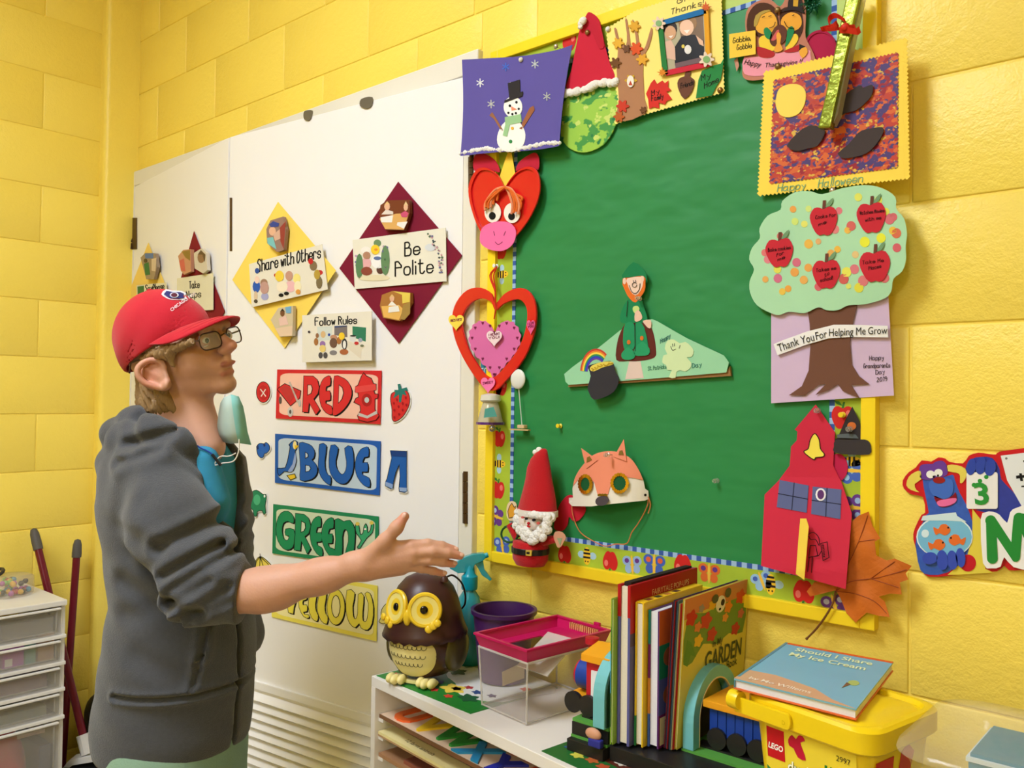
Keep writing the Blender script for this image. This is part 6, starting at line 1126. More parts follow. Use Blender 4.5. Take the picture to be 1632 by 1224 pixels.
MB().lathe([(.009, 0), (.008, .008), (.004, .012)], atdepth(708, 922, dpt-.03)-oz(.006), 12).build('handle_boss', OWN, t, sm=60)
cutout('duck_cutout', 'pale yellow paper cutout on the door half hidden behind the owl jar', 'decoration', smooth([(630, 960), (617, 961), (608, 972), (607, 984), (604, 991), (611, 994), (620, 992), (632, 1000), (645, 995), (650, 975), (642, 962)], 3), (232, 218, 128), [], 1.0)

# ------------------------------------------------------------------ spray bottle
SC = G(.062, .222, SZ+.0025); t = thing('spray_bottle', 'translucent teal spray bottle behind the owl jar', 'spray bottle', SC)
TEAL = mat('teal_plastic', (24, 160, 172), .18, alpha=.82, var=.08, spec=.6); TEAD = mat('teal_plastic_solid', (16, 150, 172), .3, var=.05)
MB().lathe([(.001, 0), (.034, 0), (.036, .004), (.036, .05), (.030, .09), (.028, .125), (.024, .150), (.014, .165), (.013, .18), (.001, .18)], SC, 24).build('bottle', TEAL, t, sm=50)
MB().lathe([(.001, .168), (.018, .168), (.019, .172), (.019, .198), (.013, .204), (.010, .225), (.001, .225)], SC, 24).build('collar', TEAD, t, sm=40)
xr = R0
dpS = (SC-CAM).dot(F0)
head = [atdepth(x, y, dpS-.010) for x, y in ((716, 906), (735, 890), (752, 884), (770, 882), (775, 888), (770, 894), (757, 900), (752, 912), (730, 914))]
hb = MB(); hb.prism(head, -F0, .022); hb.build('trigger_head', TEAL, t, bevel=.002)
MB().prism([atdepth(x, y, dpS-.004) for x, y in ((757, 899), (770, 894), (772, 908), (784, 924), (781, 926), (768, 917), (762, 906))], -F0, .010).build('trigger', TEAL, t, bevel=.0015)
MB().tube([atdepth(768, 888, dpS), atdepth(778, 884, dpS)], .006, 12).build('nozzle', TEAD, t)
# ------------------------------------------------------------------ purple bucket
PC = G(.205, .205, SZ+.0025); t = thing('purple_bucket', 'empty dark purple plastic bucket behind the clear tank', 'bucket', PC)
MB().lathe([(.001, .003), (.052, .003), (.067, .143), (.071, .143), (.071, .150), (.0655, .152), (.064, .143), (.050, .006), (.001, .006)], PC, 36, cap=False).build('bucket_wall', PL((70, 32, 92), .35), t, sm=40)
MB().lathe([(.0655, .145), (.0725, .145), (.0725, .153), (.0655, .153)], PC, 36, cap=False).build('rim', PL((64, 28, 86), .35), t, sm=40)
# ------------------------------------------------------------------ clear tank with magenta lid
t = thing('plastic_tank', 'small clear plastic pet tank with a magenta lid', 'tank', G(.36, .17, SZ)); CLT = mat('clear_tank', (222, 214, 210), .06, alpha=.09, var=0., spec=.8); CLE = mat('clear_tank_edge', (236, 230, 224), .1, alpha=.45, var=0., spec=.8)
s0, s1, r0, r1, zt = .300, .431, .070, .275, SZ+.118; TP = .012
def tpt(s_, r_, z): k = (z-SZ)/.118; return G(s_+(s_-(s0+s1)/2)*.10*k, r_+(r_-(r0+r1)/2)*.05*k, z)
cs = [(s0, r0), (s1, r0), (s1, r1), (s0, r1)]
for i in range(4):
    a, c = cs[i], cs[(i+1) % 4]; MB().add([tpt(*a, SZ+.003), tpt(*c, SZ+.003), tpt(*c, zt), tpt(*a, zt)], [(0, 1, 2, 3)]).build('side_wall', CLT, t, solid=.002)
    MB().tube([tpt(*a, SZ+.003), tpt(*a, zt)], .002, 6).build('corner_edge', CLE, t)
MB().add([tpt(*c, SZ+.003) for c in cs], [(0, 1, 2, 3)]).build('floor_pane', mat('clear_tank_floor', (226, 214, 206), .12, alpha=.28, var=0., spec=.7), t, solid=.002)
for z, r_ in ((SZ+.0045, .002), (zt, .0026)): MB().tube([tpt(*c, z) for c in cs], r_, 6, True).build('edge_bead', CLE, t)
MAG = PL((196, 20, 92), .35); zl0, zl1 = zt+.002, zt+.026
def ltp(s_, r_, z, g=0.): sg = lambda v, m: g if v > m else -g; ms, mr = (s0+s1)/2, (r0+r1)/2; return G(s_+(s_-ms)*.16+sg(s_, ms), r_+(r_-mr)*.10+sg(r_, mr), z)
def ring_band(z0, g0, z1, g1): lo = [ltp(*c, z0, g0) for c in cs]; hi = [ltp(*c, z1, g1) for c in cs]; return lo+hi, [(i, (i+1) % 4, 4+(i+1) % 4, 4+i) for i in range(4)]
MB().add(*ring_band(zl0, -.007, zl1, .001)).build('lid_wall', MAG, t, solid=.003)
lo = [ltp(*c, zl1, .0035) for c in cs]; li = [ltp(*c, zl1, -.003) for c in cs]; MB().add(lo+li, [(i, (i+1) % 4, 4+(i+1) % 4, 4+i) for i in range(4)]).build('lid_rim', MAG, t, solid=.004)
fo = [ltp(*c, zl0+.002, -.007) for c in cs]; fi = [ltp(a, b_, zl0+.002, -.03) for a, b_ in cs]; fi = [G(a, b_, zl0+.002) for a, b_ in ((.325, .10), (.415, .10), (.415, .205), (.325, .205))]
MB().add(fo+fi, [(i, (i+1) % 4, 4+(i+1) % 4, 4+i) for i in range(4)]).build('lid_floor', MAG, t, solid=.0025)
vb = MB()
for i in range(16): f = i/15; p = ltp(s0+.035+(s1-s0-.055)*f, r1, zl0+.014, -.0052); vb.box(p, .0018, .004, .013, ux=SE, uy=SD)
vb.build('vent_slots', mat('vent_slot', (232, 190, 120), .6), t)
hb = G(.405, .195, zl0+.004); MB().add([G(.35, .20, zl0+.016), G(.42, .215, zl0+.012), G(.455, .10, zl0-.028), G(.385, .085, zl0-.022)], [(0, 1, 2, 3)]).build('hatch_flap', CLE, t, solid=.002)
MB().box(ltp(.395, r1, zl1+.004, .004), .016, .006, .009, ux=SE, uy=SD).build('latch', MAG, t, bevel=.001)
MB().add([tpt(s0+.003, .122, SZ+.030), tpt(s0+.003, .180, SZ+.034), tpt(s0+.003, .182, SZ+.068), tpt(s0+.003, .122, SZ+.058)], [(0, 1, 2, 3)]).build('label', P((206, 190, 170)), t, solid=.0006)

# ------------------------------------------------------------------ train bookends
ZB = .82
BLK_ = PL((30, 28, 30), .45); GRN = PL((86, 156, 66), .5); SKYB = PL((112, 186, 196), .4); ORG = PL((240, 164, 30), .4); BLUE_ = PL((20, 62, 158), .4); REDP = PL((190, 24, 44), .4)
fb = lambda px: onz(px, 1186+(px-974)*.098, ZB)
YF = fb(974).y-.004; YPL = Plane((0, YF, 0), (1, 0, 0)); xs = lambda px, py: hit((px, py), YPL).x
xb0 = xs(909, 1160); print('BOOK back limits', fb(974), fb(1077), fb(1096))
t = thing('train_bookend', 'toy train engine bookend with tunnel arch left of the books', 'bookend', Vector((xb0+.05, YF+.1, SZ)))
def wbox(x0, x1, y0, y1, z0, z1, b=None): return (b or MB()).box(((x0+x1)/2, (y0+y1)/2, (z0+z1)/2), x1-x0, y1-y0, z1-z0)
xA = xs(962, 1150)
wbox(xb0, xA+.006, YF-.010, YF+.16, SZ+.002, .812).build('base_slab', BLK_, t, bevel=.001); wbox(xb0, xA+.006, YF+.004, YF+.155, .816, .838).build('base_slab', BLK_, t, bevel=.001); wbox(xb0, xA+.006, YF+.002, YF+.16, .812, .816).build('green_layer', GRN, t); wbox(xb0, xA+.006, YF+.006, YF+.16, .838, .843).build('green_layer', GRN, t)
wbox(xb0+.01, xA+.0, YF+.02, YF+.05, .843, .846).build('track_rail', BLK_, t); wbox(xb0+.01, xA, YF+.10, YF+.13, .843, .846).build('track_rail', BLK_, t)
ye0, ye1 = YF+.030, YF+.112; xe = xb0-.032
for k in range(3):
    for yy in (ye0, ye1): MB().lathe([(.001, 0), (.017, 0), (.0185, .003), (.0185, .010), (.001, .011)], Vector((xe+.021+k*.032, yy, .864)), 18, axis=(0, -1 if yy == ye0 else 1, 0)).build('wheel', BLK_, t, sm=40)
wbox(xe-.002, xA-.01, ye0+.004, ye1-.004, .858, .872).build('chassis', ORG, t, bevel=.001)
MB().lathe([(.001, 0), (.028, 0), (.028, .055), (.001, .055)], Vector((xe+.008, (ye0+ye1)/2, .902)), 22, axis=(1, 0, 0)).build('boiler', BLUE_, t, sm=40); MB().lathe([(.001, 0), (.024, 0), (.026, .006), (.001, .007)], Vector((xe+.002, (ye0+ye1)/2, .902)), 22, axis=(1, 0, 0)).build('boiler_face', REDP, t, sm=40)
cabx0, cabx1 = xe+.042, xA-.008
wbox(cabx0, cabx1, ye0+.002, ye1-.002, .872, .940).build('cab', REDP, t, bevel=.001); wbox(cabx0+.012, cabx1+.002, ye0-.0005, ye0+.002, .880, .925).build('cab_window', P((232, 230, 232)), t)
rz = .940; b = MB(); b.add([Vector((x, y, z)) for x, y, z in ((cabx0-.006, ye0-.006, rz), (cabx1+.002, ye0-.006, rz), (cabx1+.002, ye1+.006, rz), (cabx0-.006, ye1+.006, rz), (cabx0-.006, ye0-.006, rz+.012), (cabx1+.002, ye0-.006, rz+.012), (cabx1+.002, ye1+.006, rz+.012), (cabx0-.006, ye1+.006, rz+.012), (cabx0-.002, (ye0+ye1)/2, rz+.026), (cabx1+.002, (ye0+ye1)/2, rz+.026))], [(3, 2, 1, 0), (0, 1, 5, 4), (2, 3, 7, 6), (0, 4, 8, 7, 3), (1, 2, 6, 9, 5), (4, 5, 9, 8), (7, 8, 9, 6)]); b.build('roof', ORG, t)
MB().lathe([(.007, 0), (.007, .03), (.013, .034), (.013, .044), (.001, .046)], Vector((xe+.026, (ye0+ye1)/2, .925)), 14).build('chimney', REDP, t, sm=40)
def arch(x0, x1, yc, hw_, z0, zs, m_edge, m_face, parent, open_hw=None, face_side=1):
    # arch plate across y; outer profile
    out_ = [(yc-hw_, z0)]+[(yc-hw_*math.cos(PI*i/18), zs+hw_*1.0*math.sin(PI*i/18)) for i in range(19)]+[(yc+hw_, z0)]
    b = MB()
    if open_hw is None:
        b.prism([Vector((x1, y, z)) for y, z in out_], Vector((1, 0, 0)), x1-x0)
    else:
        k = open_hw/hw_; inn_ = [(yc+(y-yc)*k, z0 if z == z0 else zs+(z-zs)*k) for y, z in out_]; N = len(out_)
        vs = [Vector((x, y, z)) for x in (x0, x1) for y, z in out_+inn_]; fs = []
        for i in range(N-1): fs += [(i, i+1, N+i+1, N+i), (2*N+i, 3*N+i, 3*N+i+1, 2*N+i+1), (i, 2*N+i, 2*N+i+1, i+1), (N+i, N+i+1, 3*N+i+1, 3*N+i)]
        fs += [(0, N, 3*N, 2*N), (N-1, 2*N+N-1, 3*N+N-1, N+N-1)]; b.add(vs, fs)
    return b.build('arch', m_edge, parent, bevel=.0015)
arch(xA-.020, xA+.004, YF+.066, .070, .843, .895, SKYB, None, t)
AI = MB(); o_ = [(YF+.066-.066, .846)]+[(YF+.066-.066*math.cos(PI*i/18), .895+.066*math.sin(PI*i/18)) for i in range(19)]+[(YF+.066+.066, .846)]; AI.prism([Vector((xA+.006, y, z)) for y, z in o_], Vector((1, 0, 0)), .002); AI.build('arch_back', mat('dark_green_board', (36, 66, 54), .5), t)
MB().sphere(Vector((xb0+.058, YF-.012, .835)), .016, .007, .010).build('crew_figure', PL((206, 150, 120), .5), t, sm=180); MB().box((xb0+.064, YF-.013, .822), .026, .012, .014).build('crew_jacket', PL((40, 44, 140), .5), t, bevel=.003)
# right bookend
xR = fb(1096).x+.008; YF0 = YF; YF = fb(1096).y-.004
t = thing('train_bookend', 'toy blue boxcar bookend with tunnel arch right of the books', 'bookend', Vector((xR+.1, YF+.1, SZ)))
xE = onz(1180, 1100, .995).x-.012
wbox(xA+.010, xE, YF0+.004, YF+.19, SZ+.002, ZB-.003).build('base_slab', BLK_, t, bevel=.001); wbox(xR-.022, xE-.004, YF+.008, YF+.17, ZB-.003, ZB+.001).build('green_layer', GRN, t); wbox(xR-.01, xE-.008, YF+.035, YF+.06, ZB+.001, ZB+.004).build('track_rail', BLK_, t)
arch(xR-.020, xR, YF+.088, .080, ZB+.001, ZB+.045, SKYB, None, t, open_hw=.058); b = MB(); 
arch(xR-.004, xR+.0008, YF+.088, .0605, ZB+.001, ZB+.045, PL((226, 206, 160), .5), None, t, open_hw=.0575)
wbox(xR-.024, xR-.0205, YF+.022, YF+.154, ZB+.001, ZB+.10).build('tunnel_back', PL((60, 34, 24), .6), t)
cx0, cx1, cy0, cy1 = xR+.012, xE-.008, YF+.040, YF+.128; cz0, cz1 = ZB+.026, ZB+.070
wbox(cx0+.003, cx1-.003, cy0+.002, cy1-.002, cz0, cz1-.001).build('boxcar_body', PL((14, 44, 120), .5), t)
npl = max(4, round((cx1-cx0)/.0163))
for i in range(npl): a = cx0+(cx1-cx0)*i/npl; c = cx0+(cx1-cx0)*(i+1)/npl; wbox(a+.0008, c-.0008, cy0-.0005, cy0+.002, cz0, cz1).build('plank', BLUE_, t)
wbox(cx0-.008, cx1+.008, cy0-.008, cy1+.008, cz1, cz1+.012).build('roof', ORG, t, bevel=.0015); wbox(cx0-.004, cx1, cy0+.006, cy1-.006, cz0-.014, cz0).build('chassis', ORG, t)
for k in range(int((cx1-cx0)/.036)):
    for yy in (cy0+.006, cy1-.006): MB().lathe([(.001, 0), (.016, 0), (.0175, .003), (.0175, .012), (.001, .013)], Vector((cx0+.016+k*.036, yy, ZB+.0215)), 18, axis=(0, -1 if yy < cy0+.02 else 1, 0)).build('wheel', BLK_, t, sm=40)

# ------------------------------------------------------------------ books between the bookends
PAGE = mat('book_pages', (226, 216, 196), .8, var=.08, vscale=400); PAGW = mat('book_pages_white', (226, 226, 236), .7, var=.04, vscale=300)
def book(label, x0, x1, depth, hgt, cov, page=PAGE, top=None, band=None, yfr=None, ct=.0022, spine_front=False, zb=ZB+.001):
    yf = YF if yfr is None else yfr
    t = thing('book', label, 'book', Vector(((x0+x1)/2, yf+depth/2, zb)), 'books between the train bookends')
    cm = P(cov, rough=.35)
    wbox(x0, x0+ct, yf, yf+depth, zb, zb+hgt).build('cover', cm, t, bevel=.0004); wbox(x1-ct, x1, yf, yf+depth, zb, zb+hgt).build('cover', cm, t, bevel=.0004)
    wbox(x0+ct, x1-ct, yf+depth-ct, yf+depth, zb, zb+hgt).build('spine', cm, t)
    wbox(x0+ct, x1-ct, yf+.003, yf+depth-ct, zb+.003, zb+hgt-.003).build('pages', page, t)
    return t, yf, depth, hgt, zb
def cover_quad(nm, x, yf, depth, zb, hgt, y0, y1, z0, z1, rgb, t, d=.0004): return MB().prism([Vector((x+d, yf+depth*a, zb+hgt*c)) for a, c in ((y0, z0), (y1, z0), (y1, z1), (y0, z1))], Vector((1, 0, 0)), .0003).build(nm, P(rgb, rough=.35), t)
def cover_poly(nm, x, yf, depth, zb, hgt, pts, rgb, t, d=.0006): return MB().prism([Vector((x+d, yf+depth*a, zb+hgt*c)) for a, c in pts], Vector((1, 0, 0)), .0002).build(nm, P(rgb, rough=.35), t)
px_ = lambda p: fb(p).x
YF = YF0
t, yf, dp, hg, zb = book('thin green and blue picture book beside the tunnel arch', px_(974), px_(979.5), .19, .245, (150, 190, 70), ct=.001)
for z0, z1, cc in ((.12, .35, (50, 90, 60)), (.35, .62, (60, 150, 190)), (.62, .8, (80, 150, 70))): wbox(px_(974)-.0002, px_(974)+.001, yf-.0003, yf+.003, zb+hg*z0, zb+hg*z1).build('cover_print', P(cc, rough=.35), t)
x0, x1 = px_(980), px_(1007); t, yf, dp, hg, zb = book('tall red and violet Fairytale Pop-Ups hardcover book', x0, x1, .225, .268, (92, 92, 150), yfr=fb(990).y, ct=.005)
cover_quad('red_band', x1, yf, dp, zb, hg, 0, 1, .70, 1, (176, 26, 34), t); cover_quad('dark_band', x1, yf, dp, zb, hg, 0, 1, .62, .70, (84, 66, 90), t)
for xx, a in ((x0, 0), (x1-.005, 0)): wbox(xx-.0003, xx+.0053, yf-.0004, yf+dp, zb+hg*.80, zb+hg+.0004).build('red_top', P((176, 26, 34), rough=.35), t)
a, c = Vector((x1+.0005, yf+dp*.30, zb+hg*.905)), Vector((x1+.0005, yf+dp*.86, zb+hg*.905)); text3('lettering', 'FAIRYTALE POP-UPS', a, c, Z, Vector((1, 0, 0)), P((226, 190, 150)), t)
wbox(x0+.006, x1-.006, yf+.01, yf+dp-.01, zb+hg-.003, zb+hg+.004).build('pop_up_pages', P((40, 30, 32)), t)
x0, x1 = px_(1009), px_(1027); t, yf, dp, hg, zb = book('thick yellow hardcover picture book', x0, x1, .20, .240, (236, 196, 40), yfr=fb(1015).y, ct=.0025)
wbox(x0-.0002, x1+.0002, yf+.004, yf+dp, zb+hg-.0015, zb+hg+.0012).build('top_edge', P((236, 196, 40), rough=.35), t)
for i in range(4): wbox(x0+.004, x1-.003, yf+.02+i*.03, yf+.036+i*.03, zb+hg+.0012, zb+hg+.0016).build('edge_print', P(((120, 60, 40), (60, 50, 40), (190, 120, 60), (90, 60, 50))[i]), t)
wbox(x0-.0003, x0+.0026, yf-.0004, yf+.004, zb, zb+.05).build('cover_print', P((40, 120, 60)), t)
x0, x1 = px_(1029), px_(1052); t, yf, dp, hg, zb = book('white paged board book with bright square pictures', x0, x1, .19, .228, (90, 50, 110), page=PAGW, yfr=fb(1040).y, ct=.003)
for i, (z0, z1, cc) in enumerate(((.0, .24, (104, 30, 100)), (.24, .50, (72, 84, 160)), (.50, .75, (26, 120, 100)), (.75, 1.0, (206, 100, 50)))): cover_quad('picture_square', x1, yf, dp, zb, hg, 0, 1, z0, z1, cc, t); wbox(x0-.0003, x0+.0032, yf-.0004, yf+.004, zb+hg*z0, zb+hg*z1).build('edge_square', P(((60, 90, 160), (206, 130, 50), (110, 30, 90), (30, 120, 110))[i]), t)
for z0 in (.30, .58): cover_poly('animal', x1, yf, dp, zb, hg, ell(.17, z0+.07, .10, .07, n=14), (150, 90, 60), t)
cover_quad('barcode_label', x1, yf, dp, zb, hg, .02, .3, .02, .22, (206, 200, 176), t, .0007); bb_ = MB()
for i in range(9): z0 = .09+.012*i; bb_.prism([Vector((x1+.001, yf+dp*a, zb+hg*c)) for a, c in ((.10, z0), (.2, z0), (.2, z0+.006), (.10, z0+.006))], Vector((1, 0, 0)), .0002)
bb_.build('barcode', P((50, 50, 50)), t)
x0, x1 = px_(1056), px_(1078); npb = 9; pc = [(120, 50, 60), (60, 84, 120), (206, 200, 180), (170, 40, 44), (60, 60, 70), (196, 190, 170), (80, 110, 130), (206, 196, 150), (190, 40, 40)]
wsum = (x1-x0-.004)/npb
names = ['maroon', 'slate blue', 'cream', 'dark red', 'charcoal', 'ivory', 'grey blue', 'sand', 'scarlet']
ords = ['first', 'second', 'third', 'fourth', 'fifth', 'sixth', 'seventh', 'eighth', 'ninth']
for i in range(npb):
    a = x0+wsum*i; book('thin %s paperback, %s in the row left of the Garden book' % (names[i], ords[i]), a+.0002, a+wsum-.0002, .228, .246+.004*math.sin(i*2.3), pc[i], page=PAGW if i % 2 else PAGE, yfr=fb(1062).y+.002*(i % 3), ct=.0004)[0].rotation_euler.y = math.radians(3.2)
xg0, xg1 = x1-.0035, x1+.0005
t, yf, dp, hg, zb = book('Garden sticker book with flowers and a spotted dog on its cover', xg0, xg1, .235, .252, (222, 206, 84), page=PAGW, yfr=fb(1077).y, ct=.0008); t.rotation_euler.y = math.radians(3.2)
CP = lambda nm, pts, cc, d=.0006: cover_poly(nm, xg1, yf, dp, zb, hg, [(a, 1-(1-c)*.70) for a, c in pts], cc, t, d)
CP('sky', [(0, .80), (.2, .83), (.6, .84), (1, .80), (1, 1), (0, 1)], (206, 124, 76), .0004); CP('grass', smooth([(0.02, .40), (.05, .82), (.3, .80), (.6, .83), (.95, .80), (.93, .45), (.7, .50), (.5, .44), (.3, .50), (.15, .36)], 2), (110, 146, 56), .0005)
CP('leaf', [(.02, .38), (.06, .60), (.12, .56), (.2, .40), (.12, .44), (.08, .34)], (90, 140, 50), .0008)
for k, (c, r1_, cc) in enumerate((((.10, .80), .075, (196, 60, 40)), ((.32, .72), .08, (196, 44, 36)), ((.42, .56), .07, (190, 40, 36)), ((.86, .84), .075, (206, 60, 40)), ((.80, .52), .065, (186, 34, 36)), ((.40, .86), .05, (232, 180, 40)), ((.22, .55), .06, (236, 190, 40)), ((.66, .78), .06, (226, 130, 40)), ((.94, .80), .05, (236, 190, 40)), ((.88, .66), .05, (206, 110, 90)), ((.24, .86), .04, (150, 140, 130)), ((.20, .69), .05, (216, 120, 60)), ((.62, .68), .045, (226, 150, 60)), ((.5, .78), .04, (120, 150, 60)))): CP('flower_print', [(c[0]+r1_*(1+.2*math.cos(5*a))*math.cos(a), c[1]+r1_*.95*(1+.2*math.cos(5*a))*math.sin(a)) for a in [2*PI*i/20 for i in range(20)]], cc, .0009+.0001*(k % 3))
CP('dog_face', ell(.53, .84, .075, .085, n=16), (232, 228, 214), .0014); CP('dog_ear', ell(.44, .91, .05, .045, n=12), (70, 74, 60), .0015); CP('dog_ear', ell(.64, .93, .05, .05, n=12), (70, 74, 60), .0015); CP('dog_patch', ell(.56, .85, .03, .035, n=12), (60, 50, 40), .0016); CP('dog_nose', ell(.52, .79, .018, .014, n=10), (40, 34, 30), .0016)
for s_, y0, y1, z0, ysc in (('In My', .44, .60, .60, 1.), ('GARDEN', .34, .92, .455, 1.3), ('Sticker Book', .44, .86, .395, 1.1)): text3('lettering', s_, Vector((xg1+.001, yf+dp*y0, zb+hg*z0)), Vector((xg1+.001, yf+dp*y1, zb+hg*(z0+.0))), Z, Vector((1, 0, 0)), P((84, 90, 50)), t, ysc=ysc, bold=.015)

# ------------------------------------------------------------------ yellow brick bucket
YP = PL((240, 206, 20), .32); bz = .995
FRr, FLl, BRr = onz(1391, 1172, bz), onz(1180, 1100, bz), onz(1452, 1108, bz); bu = (FRr-FLl).normalized(); bv = Vector((-bu.y, bu.x, 0)); bw_ = (FRr-FLl).length; bd = (BRr-FRr).dot(bv)
t = thing('brick_bucket', 'yellow plastic toy brick bucket with lid at the right end of the shelf', 'bucket', Vector(((FLl+bu*bw_/2+bv*bd/2).x, (FLl+bu*bw_/2+bv*bd/2).y, SZ)))
def bpt(a, c, z): q = FLl+bu*a+bv*c; return Vector((q.x, q.y, z))
def rloop(ins, z, r_=.028): return [bpt(x, y, z) for x, y in rrect(ins, ins, bw_-ins, bd-ins, r_)]
def loft(loops, cap=True):
    N = len(loops[0]); vs = [p for l in loops for p in l]; fs = [(i*N+j, i*N+(j+1) % N, (i+1)*N+(j+1) % N, (i+1)*N+j) for i in range(len(loops)-1) for j in range(N)]
    if cap: fs += [tuple(range(N))[::-1], tuple((len(loops)-1)*N+j for j in range(N))]
    return MB().add(vs, fs)
loft([rloop(.026, SZ+.001, .02), rloop(.010, bz-.030, .025)]).build('body', YP, t, sm=40)
loft([rloop(.004, bz-.034, .03), rloop(.0, bz-.030, .03), rloop(.0, bz-.004, .03), rloop(.004, bz, .03), rloop(.012, bz, .028), rloop(.015, bz-.006, .026)]).build('lid_rim', YP, t, sm=40)
loft([rloop(.016, bz-.008, .026), rloop(.020, bz-.004, .03), rloop(.045, bz+.001, .03)]).build('lid', YP, t, sm=60)
fr = lambda u_, z, o_=.0: bpt(bw_*u_, .010+(bz-.030-z)/(bz-.030-SZ)*.016-o_, z)
def fquad(nm, pts, rgb, o_=.0006, par=None): return MB().prism([fr(a, c, o_) for a, c in pts], -bv, .0004).build(nm, P(rgb, rough=.3), par or t)
fquad('label', [(.17, SZ+.02), (.86, SZ+.02), (.86, bz-.036), (.17, bz-.036)], (240, 214, 60), .0008)
fquad('logo_square', [(.185, bz-.082), (.325, bz-.082), (.325, bz-.040), (.185, bz-.040)], (200, 24, 34), .0014)
text3('lettering', 'LEGO', fr(.195, bz-.069, .0018), fr(.315, bz-.069, .0018), Z, -bv, P((244, 240, 236)), t, bold=.03, shear=.15, ysc=1.15)
text3('lettering', 'duplo', fr(.345, bz-.092, .0018), fr(.565, bz-.092, .0018), Z, -bv, P((60, 90, 40)), t, bold=.05, ysc=1.1); text3('lettering', 'duplo', fr(.348, bz-.0915, .0022), fr(.562, bz-.0915, .0022), Z, -bv, P((250, 246, 220)), t, bold=.015, ysc=1.1)
fquad('rabbit_logo', [(a, z) for a, z in smooth([(.36, bz-.048), (.39, bz-.040), (.42, bz-.044), (.44, bz-.038), (.47, bz-.036), (.49, bz-.042), (.455, bz-.046), (.47, bz-.055), (.49, bz-.068), (.43, bz-.068), (.40, bz-.058), (.365, bz-.056)], 2)], (196, 24, 60), .0016)
text3('lettering', '2997', fr(.72, bz-.052, .0018), fr(.82, bz-.052, .0018), Z, -bv, P((50, 44, 20)), t); text3('lettering', '1½-5', fr(.63, bz-.078, .0018), fr(.82, bz-.078, .0018), Z, -bv, P((40, 120, 44)), t, bold=.05)
fquad('green_swoosh', [(.175, bz-.095), (.30, bz-.110), (.60, bz-.120), (.60, bz-.126), (.30, bz-.118), (.175, bz-.104)], (60, 130, 60), .0012); fquad('white_field', [(.175, bz-.104), (.30, bz-.118), (.60, bz-.126), (.855, bz-.122), (.855, SZ+.022), (.175, SZ+.022)], (226, 226, 206), .0011)
for nm, a0, a1, z0, z1, cc in (('brick_print', .18, .30, bz-.165, bz-.122, (50, 70, 170)), ('brick_print', .30, .42, bz-.17, bz-.118, (206, 70, 90)), ('brick_print', .38, .66, bz-.17, bz-.122, (232, 190, 110)), ('brick_print', .56, .70, bz-.175, bz-.140, (30, 120, 80))):
    fquad(nm, [(a0, z0), (a1, z0), (a1+.01, z1), (a0-.01, z1)], cc, .0014+.0003*a0); bs_ = MB()
    for k in range(4): x = a0+(a1-a0)*(k+.5)/4; bs_.prism([fr(x+.016*math.cos(q), z0+(z1-z0)*.62+.0035*math.sin(q), .0024+.0003*a0) for q in [2*PI*i/12 for i in range(12)]], -bv, .0003)
    bs_.build('stud_print', P(tuple(int(v*.8) for v in cc), rough=.3), t)
sd_ = lambda u_, z, o_=.0: bpt(bw_-.010-(bz-.030-z)/(bz-.030-SZ)*.016+o_, bd*u_, z)
MB().prism([sd_(a, c, .0008) for a, c in ((.15, bz-.10), (.38, bz-.10), (.38, bz-.045), (.15, bz-.045))], bu, .0004).build('side_logo', P((200, 24, 34), rough=.3), t); MB().prism([sd_(a, c, .0008) for a, c in ((.46, bz-.075), (.62, bz-.08), (.66, bz-.05), (.56, bz-.035), (.48, bz-.045))], bu, .0004).build('side_rabbit', P((196, 30, 60), rough=.3), t)
# carrying handle folded along the front rim
hl_ = []
for i in range(13): hl_.append(bpt(bw_*(-.02+.42*i/12), -.006, bz-.016))
b = MB(); b.prism([bpt(bw_*a, -.006, z) for a, z in [(-.03, bz-.030), (.40, bz-.030)]+[(.40+.03*math.sin(q), bz-.019-.011*math.cos(q)) for q in [PI*i/8 for i in range(1, 8)]]+[(.40, bz-.008), (-.03, bz-.008)]], -bv, .005); b.build('handle', YP, t, bevel=.0015); text3('lettering', 'D', fr(.375, bz-.023, .0) - bv*.0175, fr(.40, bz-.023, .0)-bv*.0175, Z, -bv, P((214, 180, 10)), t)
MB().lathe([(.001, 0), (.012, 0), (.013, .003), (.013, .016), (.001, .018)], bpt(.004, -.004, bz-.013), 18, axis=-bu).build('handle_pivot', YP, t, sm=40)
# picture book lying on the bucket
zk = bz+.019; cor = [onz(1252, 1024, zk+.004), onz(1424, 1055, zk), onz(1365, 1130, zk-.004), onz(1170, 1081, zk)]
t = thing('picture_book', 'blue and tan picture book Should I Share My Ice Cream lying on the bucket', 'book', (cor[0]+cor[2])/2-Vector((0, 0, .016)))
nb = newell(cor).normalized(); nb = nb if nb.z > 0 else -nb
slab = lambda nm, o_, th, m_, ins=0.: MB().prism([p+((cor[0]+cor[2])/2-p)*ins-nb*o_ for p in cor], nb, th).build(nm, m_, t)
slab('cover', 0, .0022, P((120, 178, 206), rough=.3)); slab('pages', .0022, .0105, PAGW, .02); slab('cover', .0127, .0022, P((226, 110, 60), rough=.35))
def bq_(u_, v_, o_=.0003): a = cor[0]+(cor[1]-cor[0])*u_; c = cor[3]+(cor[2]-cor[3])*u_; return a+(c-a)*v_+nb*o_
def bpoly(nm, pts, rgb, o_=.0004): return MB().prism([bq_(a, c, o_) for a, c in pts], nb, .0003).build(nm, P(rgb, rough=.3), t)
bpoly('tan_ground', [(0, .78), (.25, .76), (.45, .80), (.62, .84), (.80, .95), (.99, 1), (0, 1)], (206, 164, 130)); bpoly('top_strip', [(.03, 0), (1, 0), (1, .035), (.03, .035)], (226, 100, 40)); bpoly('spine_strip', [(0, 0), (.025, 0), (.025, .95), (0, .95)], (90, 140, 160), .0005)
